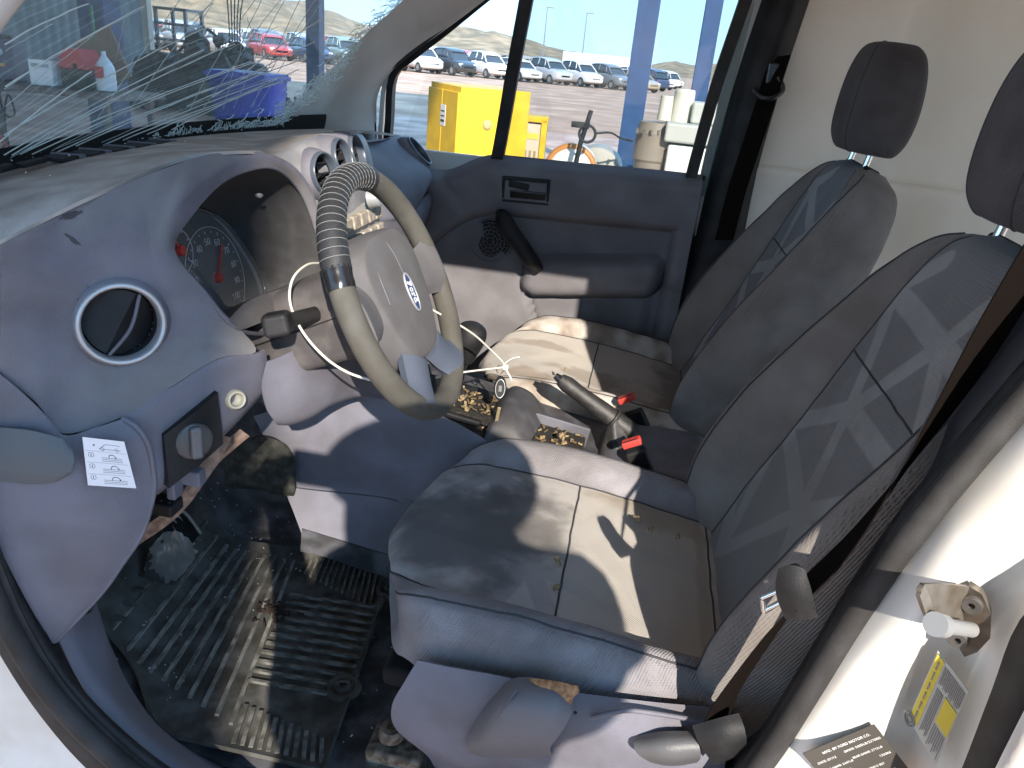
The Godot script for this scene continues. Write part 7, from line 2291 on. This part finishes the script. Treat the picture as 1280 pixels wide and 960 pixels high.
func make_car(paint: Material, tall: float) -> Node3D:
	var c := Node3D.new()
	var rows := []
	for q in [[-2.15, .62, .38, .62], [-2.10, .80, .28, .78], [-1.7, .88, .22, .88], [-.9, .90, .22, .93], [.3, .90, .22, .95], [1.1, .89, .22, .92], [1.75, .84, .24, .82], [2.1, .72, .30, .68], [2.18, .55, .38, .58]]:
		var w = q[1]
		var o := []
		for e in [[-.7, 0.0], [-.97, .12], [-1.0, .5], [-.95, .88], [-.75, 1.0], [0, 1.02], [.75, 1.0], [.95, .88], [1.0, .5], [.97, .12], [.7, 0.0], [0, -.02]]:
			o.append(Vector3(q[0], lerpf(q[2], q[3], e[1]) * tall, e[0] * w))
		rows.append(o)
	var p = SP.patch(rows, 2, 3, true, false)
	var g := Geo.new()
	g.sheet(p[0], p[1], p[2], true, false, true)
	g.fan(PackedVector3Array(p[0].slice(0, p[1])), false)
	g.fan(PackedVector3Array(p[0].slice((p[2] - 1) * p[1])), true)
	obj("body", g, paint, c)
	rows = []
	for q in [[-1.95, .70, .86, .90], [-1.45, .68, .86, 1.36], [-.9, .66, .88, 1.46], [-.1, .66, .88, 1.48], [.5, .66, .88, 1.38], [1.05, .70, .88, 1.02], [1.25, .70, .86, .90]]:
		var w = q[1]
		var o := []
		for e in [[-1.12, 0], [-1.05, .5], [-.92, .92], [-.7, 1.0], [.7, 1.0], [.92, .92], [1.05, .5], [1.12, 0]]:
			o.append(Vector3(q[0], lerpf(q[2], q[3], e[1]) * tall, e[0] * w))
		rows.append(o)
	p = SP.patch(rows, 2, 3, true, false)
	g = Geo.new()
	g.sheet(p[0], p[1], p[2], true, false, true)
	obj("windows", g, mt("car_glass", lin(.03, .038, .045), .12), c)
	g = Geo.new()
	var roof := []
	for q in [[-1.62, 1.30], [-1.3, 1.43], [-.9, 1.483], [-.1, 1.50], [.45, 1.42], [.72, 1.30]]:
		var o := []
		for z in [-.66, -.5, 0, .5, .66]:
			o.append(Vector3(q[0], (q[1] - (.05 if absf(z) > .6 else 0.0) + (.012 if z == 0 else 0.0)) * tall, z * 1.0))
		roof.append(o)
	p = SP.patch(roof, 2, 2)
	g.slab(p[0], p[1], p[2], .02, true)
	for sgn in [-1.0, 1.0]:
		for pl in [[[-1.55, .90], [-1.25, 1.42]], [[-.35, .90], [-.32, 1.47]], [[.55, .90], [.42, 1.42]], [[1.22, .90], [.55, 1.38]], [[-1.95, .88], [-1.5, 1.36]]]:
			g.tube([Vector3(pl[0][0], pl[0][1] * tall, .775 * sgn), Vector3(pl[1][0], pl[1][1] * tall, .63 * sgn)], .045, 5, false, 0, false)
	obj("roof", g, paint, c)
	for x in [-1.32, 1.38]:
		for sgn in [-1.0, 1.0]:
			g = Geo.new()
			g.lathe_hard([Vector2(.20, .11), Vector2(.31, .11), Vector2(.33, .09), Vector2(.33, -.1)], Transform3D(Basis(Vector3.RIGHT, PI / 2 * sgn), Vector3(x, .33, .80 * sgn)), 16)
			var wh := obj("wheel", g, mats.rubber, c)
			g = Geo.new()
			g.lathe_hard([Vector2(.001, .09), Vector2(.06, .10), Vector2(.20, .105)], Transform3D(Basis(Vector3.RIGHT, PI / 2 * sgn), Vector3(x, .33, .80 * sgn)), 12)
			obj("hub", g, mt("hub_grey", lin(.35, .35, .36), .4, {"metal": .5}), wh)
	for sgn in [-1.0, 1.0]:
		g = Geo.new()
		g.rbox(Vector3(2.02, .66 * tall, .58 * sgn), Vector3(.20, .13, .30), .05)
		obj("headlight", g, mt("lamp_clear", lin(.6, .62, .65), .15), c)
		g = Geo.new()
		g.rbox(Vector3(-2.06, .72 * tall, .62 * sgn), Vector3(.14, .14, .26), .04)
		obj("tail_light", g, mt("lamp_red", lin(.35, .02, .02), .25), c)
	box_obj("grille", Vector3(2.14, .52 * tall, 0), Vector3(.08, .16, .8), mats.black_plastic, c, .02)
	return c

func build_lot():
	var paints := {"white": lin(.62, .62, .62), "silver": lin(.38, .39, .40), "grey": lin(.13, .14, .15), "dark blue": lin(.03, .045, .10), "red": lin(.38, .035, .03), "black": lin(.02, .02, .022), "pale green": lin(.20, .26, .24), "tan": lin(.34, .27, .18)}
	var seq := ["silver", "white", "dark blue", "grey", "white", "black", "silver", "grey", "silver", "white", "red", "dark blue", "pale green", "red", "white", "black", "white", "white", "silver", "white", "grey", "tan"]
	var kinds := {}
	var rng := RandomNumberGenerator.new()
	rng.seed = 8
	var rows := ["front", "second", "third", "fourth", "back"]
	var nth := ["first", "second", "third", "fourth", "fifth", "sixth", "seventh", "eighth", "ninth", "tenth", "eleventh", "twelfth", "thirteenth", "fourteenth", "fifteenth", "sixteenth", "seventeenth", "eighteenth", "nineteenth", "twentieth", "twenty-first", "twenty-second"]
	var proto := [make_car(mt("paint_white", paints.white, .3, {"coat": .6}), 1.0), make_car(mats.paint_white, 1.17)]
	for r in 5:
		for i in 22:
			var col: String = seq[(i * (1 if r == 0 else 5) + r * 7) % 22]
			var tall = 1 if rng.randf() < .45 else 0
			if r == 0 and i in [9, 10]: tall = 0
			if r == 0 and i == 14: tall = 1
			var c: Node3D = proto[tall].duplicate()
			c.name = numbered("parked_car")
			add_child(c)
			var along = -47.0 + i * 2.15 + r * .7
			c.position = Vector3(along, GY, -41.0 - (along + 40.0) * .62 - r * 8.5 + rng.randf_range(-.35, .35))
			c.rotation.y = deg_to_rad(-44 + rng.randf_range(-3, 3) + (180 if r % 2 == 1 else 0))
			var m := mt("paint_" + col, paints[col], .3, {"coat": .6})
			c.get_node("body").material_override = m
			c.get_node("roof").material_override = m
			tag(c, "%s %s parked %s from the left in the %s row of the lot" % [col, ["low car", "tall car"][tall], nth[i], rows[r]], "car", "cars parked in the lot")
	for q in proto: q.free()
	var tr := thing("long_trailer", "long white trailer body parked behind the rows of cars", "trailer", Vector3(-8.0, GY, -122))
	box_obj("trailer_body", Vector3(0, 1.95, 0), Vector3(13, 2.3, 2.6), mt("trailer_white", lin(.66, .67, .68), .5), tr, .05)
	box_obj("chassis", Vector3(0, .72, 0), Vector3(12, .2, 1.2), mats.black_plastic, tr, .03)
	for x in [-5.0, -3.9, 5.0]:
		for z in [-1.1, 1.1]:
			var g := Geo.new()
			g.lathe_hard([Vector2(.001, .15), Vector2(.5, .15), Vector2(.52, -.15)], Transform3D(Basis(Vector3.RIGHT, PI / 2), Vector3(x, .52, z)), 14)
			obj("wheel", g, mats.rubber, tr)
	var pp := [[-38.0, -130.0, "left of the window bar"], [-19.5, -135.0, "left one of a pair"], [-13.5, -140.0, "right one of a pair"]]
	for q in pp:
		var lp := thing("light_pole", "thin tall lamp pole far behind the parked cars, " + q[2], "lamp pole", Vector3(q[0], GY, q[1]), "lamp poles in the lot")
		tube_obj("mast", [Vector3(0, 0, 0), Vector3(0, 9.5, 0)], [.12, .07], mats.rack_grey, lp, 8, 2)
		box_obj("lamp_head", Vector3(.5, 9.5, 0), Vector3(1.2, .14, .35), mats.rack_grey, lp, .03)

# ------------------------------------------------------------------ the one who takes the picture, seen only by his shadow
func build_photographer():
	var who := thing("person", "person in dark clothes and brimmed hat at the open door, holding up a phone", "person", Vector3(.25, GY, 1.75))
	var off := who.position
	var cells := .024
	# bones: from, to, radius, radius (standing, arms bent up to the phone)
	var B := [
		[Vector3(.15, .42, 1.76), Vector3(.21, .62, 1.75), .19, .165], [Vector3(.27, .62, 1.75), Vector3(.28, .88, 1.73), .122, .135], [Vector3(.18, .925, 1.73), Vector3(.41, .955, 1.73), .078, .075],
		[Vector3(.33, .94, 1.73), Vector3(.335, 1.06, 1.715), .085, .085], [Vector3(.25, 1.06, 1.73), Vector3(.26, 1.15, 1.72), .09, .10],
		[Vector3(.31, 1.085, 1.70), Vector3(.31, 1.13, 1.705), .075, .088], [Vector3(.31, 1.04, 1.675), Vector3(.31, 1.07, 1.68), .045, .06],
		[Vector3(.07, .42, 1.76), Vector3(.06, .0, 1.76), .12, .08], [Vector3(.06, .0, 1.76), Vector3(.055, -.42, 1.80), .058, .040], [Vector3(.055, -.45, 1.78), Vector3(.05, -.47, 1.63), .042, .034],
		[Vector3(.33, .40, 1.76), Vector3(.35, .0, 1.75), .095, .062], [Vector3(.35, .0, 1.75), Vector3(.36, -.42, 1.79), .058, .040], [Vector3(.36, -.45, 1.77), Vector3(.37, -.47, 1.62), .042, .034],
		[Vector3(.42, .955, 1.72), Vector3(.445, .96, 1.59), .060, .046], [Vector3(.445, .96, 1.59), Vector3(.14, .945, 1.455), .045, .032], [Vector3(.14, .945, 1.455), Vector3(.10, .97, 1.42), .034, .028],
		[Vector3(.17, .90, 1.73), Vector3(.045, .68, 1.62), .066, .06], [Vector3(.045, .68, 1.62), Vector3(-.115, .92, 1.455), .044, .032], [Vector3(-.115, .92, 1.455), Vector3(-.10, .965, 1.42), .034, .028]]
	var lo := Vector3(-.24, -.56, 1.34)
	var dims := Vector3i(36, 76, 28)
	var field := PackedFloat32Array()
	field.resize(dims.x * dims.y * dims.z)
	field.fill(1.0)
	for bn in B:
		var a: Vector3 = bn[0]
		var b: Vector3 = bn[1]
		var r = maxf(bn[2], bn[3]) + .09
		var c0 = Vector3i(((a.min(b) - Vector3.ONE * r - lo) / cells).floor()).clamp(Vector3i.ZERO, dims - Vector3i.ONE)
		var c1 = Vector3i(((a.max(b) + Vector3.ONE * r - lo) / cells).ceil()).clamp(Vector3i.ZERO, dims - Vector3i.ONE)
		var ab = b - a
		var l2 = ab.length_squared()
		for k in range(c0.z, c1.z + 1):
			for j in range(c0.y, c1.y + 1):
				for i in range(c0.x, c1.x + 1):
					var q = lo + Vector3(i, j, k) * cells
					var t = clampf((q - a).dot(ab) / l2, 0, 1)
					var d = (q - a - ab * t).length() - lerpf(bn[2], bn[3], t)
					var at = (k * dims.y + j) * dims.x + i
					var e = field[at]
					var h = maxf(.04 - absf(d - e), 0.0) / .04
					field[at] = minf(d, e) - h * h * .04 * .25
	# surface nets
	var id := PackedInt32Array()
	id.resize(field.size())
	id.fill(-1)
	var g := Geo.new()
	var sx = 1
	var sy = dims.x
	var sz = dims.x * dims.y
	for k in dims.z - 1:
		for j in dims.y - 1:
			for i in dims.x - 1:
				var at = (k * dims.y + j) * dims.x + i
				var m = 0
				var s := Vector3.ZERO
				var cnt = 0
				var vals = [field[at], field[at + sx], field[at + sy], field[at + sx + sy], field[at + sz], field[at + sx + sz], field[at + sy + sz], field[at + sx + sy + sz]]
				for c in 8:
					if vals[c] < 0: m |= 1 << c
				if m == 0 or m == 255: continue
				for e in [[0, 1], [2, 3], [4, 5], [6, 7], [0, 2], [1, 3], [4, 6], [5, 7], [0, 4], [1, 5], [2, 6], [3, 7]]:
					var f0 = vals[e[0]]
					var f1 = vals[e[1]]
					if (f0 < 0) != (f1 < 0):
						var t = f0 / (f0 - f1)
						var p0 = Vector3(e[0] & 1, (e[0] >> 1) & 1, e[0] >> 2)
						var p1 = Vector3(e[1] & 1, (e[1] >> 1) & 1, e[1] >> 2)
						s += p0.lerp(p1, t)
						cnt += 1
				id[at] = g.v.size()
				g.v.append(lo + (Vector3(i, j, k) + s / cnt) * cells - off)
				g.t.append(Vector2.ZERO)
				g.n.append(-Vector3(vals[0] - vals[1] + vals[2] - vals[3] + vals[4] - vals[5] + vals[6] - vals[7], vals[0] + vals[1] - vals[2] - vals[3] + vals[4] + vals[5] - vals[6] - vals[7], vals[0] + vals[1] + vals[2] + vals[3] - vals[4] - vals[5] - vals[6] - vals[7]).normalized())
	for k in range(1, dims.z - 1):
		for j in range(1, dims.y - 1):
			for i in range(1, dims.x - 1):
				var at = (k * dims.y + j) * dims.x + i
				var in0 = field[at] < 0
				for ax in 3:
					var st = [sx, sy, sz][ax]
					if in0 == (field[at + st] < 0): continue
					var u = [sy, sz, sx][ax]
					var w = [sz, sx, sy][ax]
					var q0 = id[at - u - w]
					var q1 = id[at - w]
					var q2 = id[at]
					var q3 = id[at - u]
					if q0 < 0 or q1 < 0 or q2 < 0 or q3 < 0: continue
					if in0:
						g.ix.append_array([q0, q2, q1, q0, q3, q2])
					else:
						g.ix.append_array([q0, q1, q2, q0, q2, q3])
	obj("body", g, mt("dark_clothes", lin(.04, .045, .06), .9), who)
	var skin := mt("skin", lin(.42, .26, .19), .6)
	for sg in [-1.0, 1.0]:
		for f in 4:
			var y = .985 - .016 * f
			tube_obj("finger", [Vector3(.098 * sg, y - .01, 1.43) - off, Vector3(.088 * sg, y, 1.415) - off, Vector3((.068 + .004 * f) * sg, y + .004, 1.412) - off], [.0095, .009, .007], skin, who, 8, 3)
		tube_obj("thumb", [Vector3(.10 * sg, .95, 1.435) - off, Vector3(.085 * sg, .955, 1.418) - off, Vector3(.065 * sg, .968, 1.411) - off], [.012, .011, .008], skin, who, 8, 3)
	g = Geo.new()
	g.lathe([Vector2(.001, .150), Vector2(.05, .145), Vector2(.085, .12), Vector2(.098, .075), Vector2(.105, .066), Vector2(.172, .060), Vector2(.175, .055), Vector2(.105, .055), Vector2(.098, .045)], Transform3D(Basis.from_euler(Vector3(.1, 0, -.08)), Vector3(.295, 1.125, 1.705) - off), 28, 3)
	obj("brimmed_hat", g, mats.rubber, who)
	var ph := thing("phone", "black phone held level in both hands", "phone", Vector3(0, .965, 1.40))
	box_obj("case", Vector3.ZERO, Vector3(.155, .074, .009), mats.black_gloss, ph, .004)
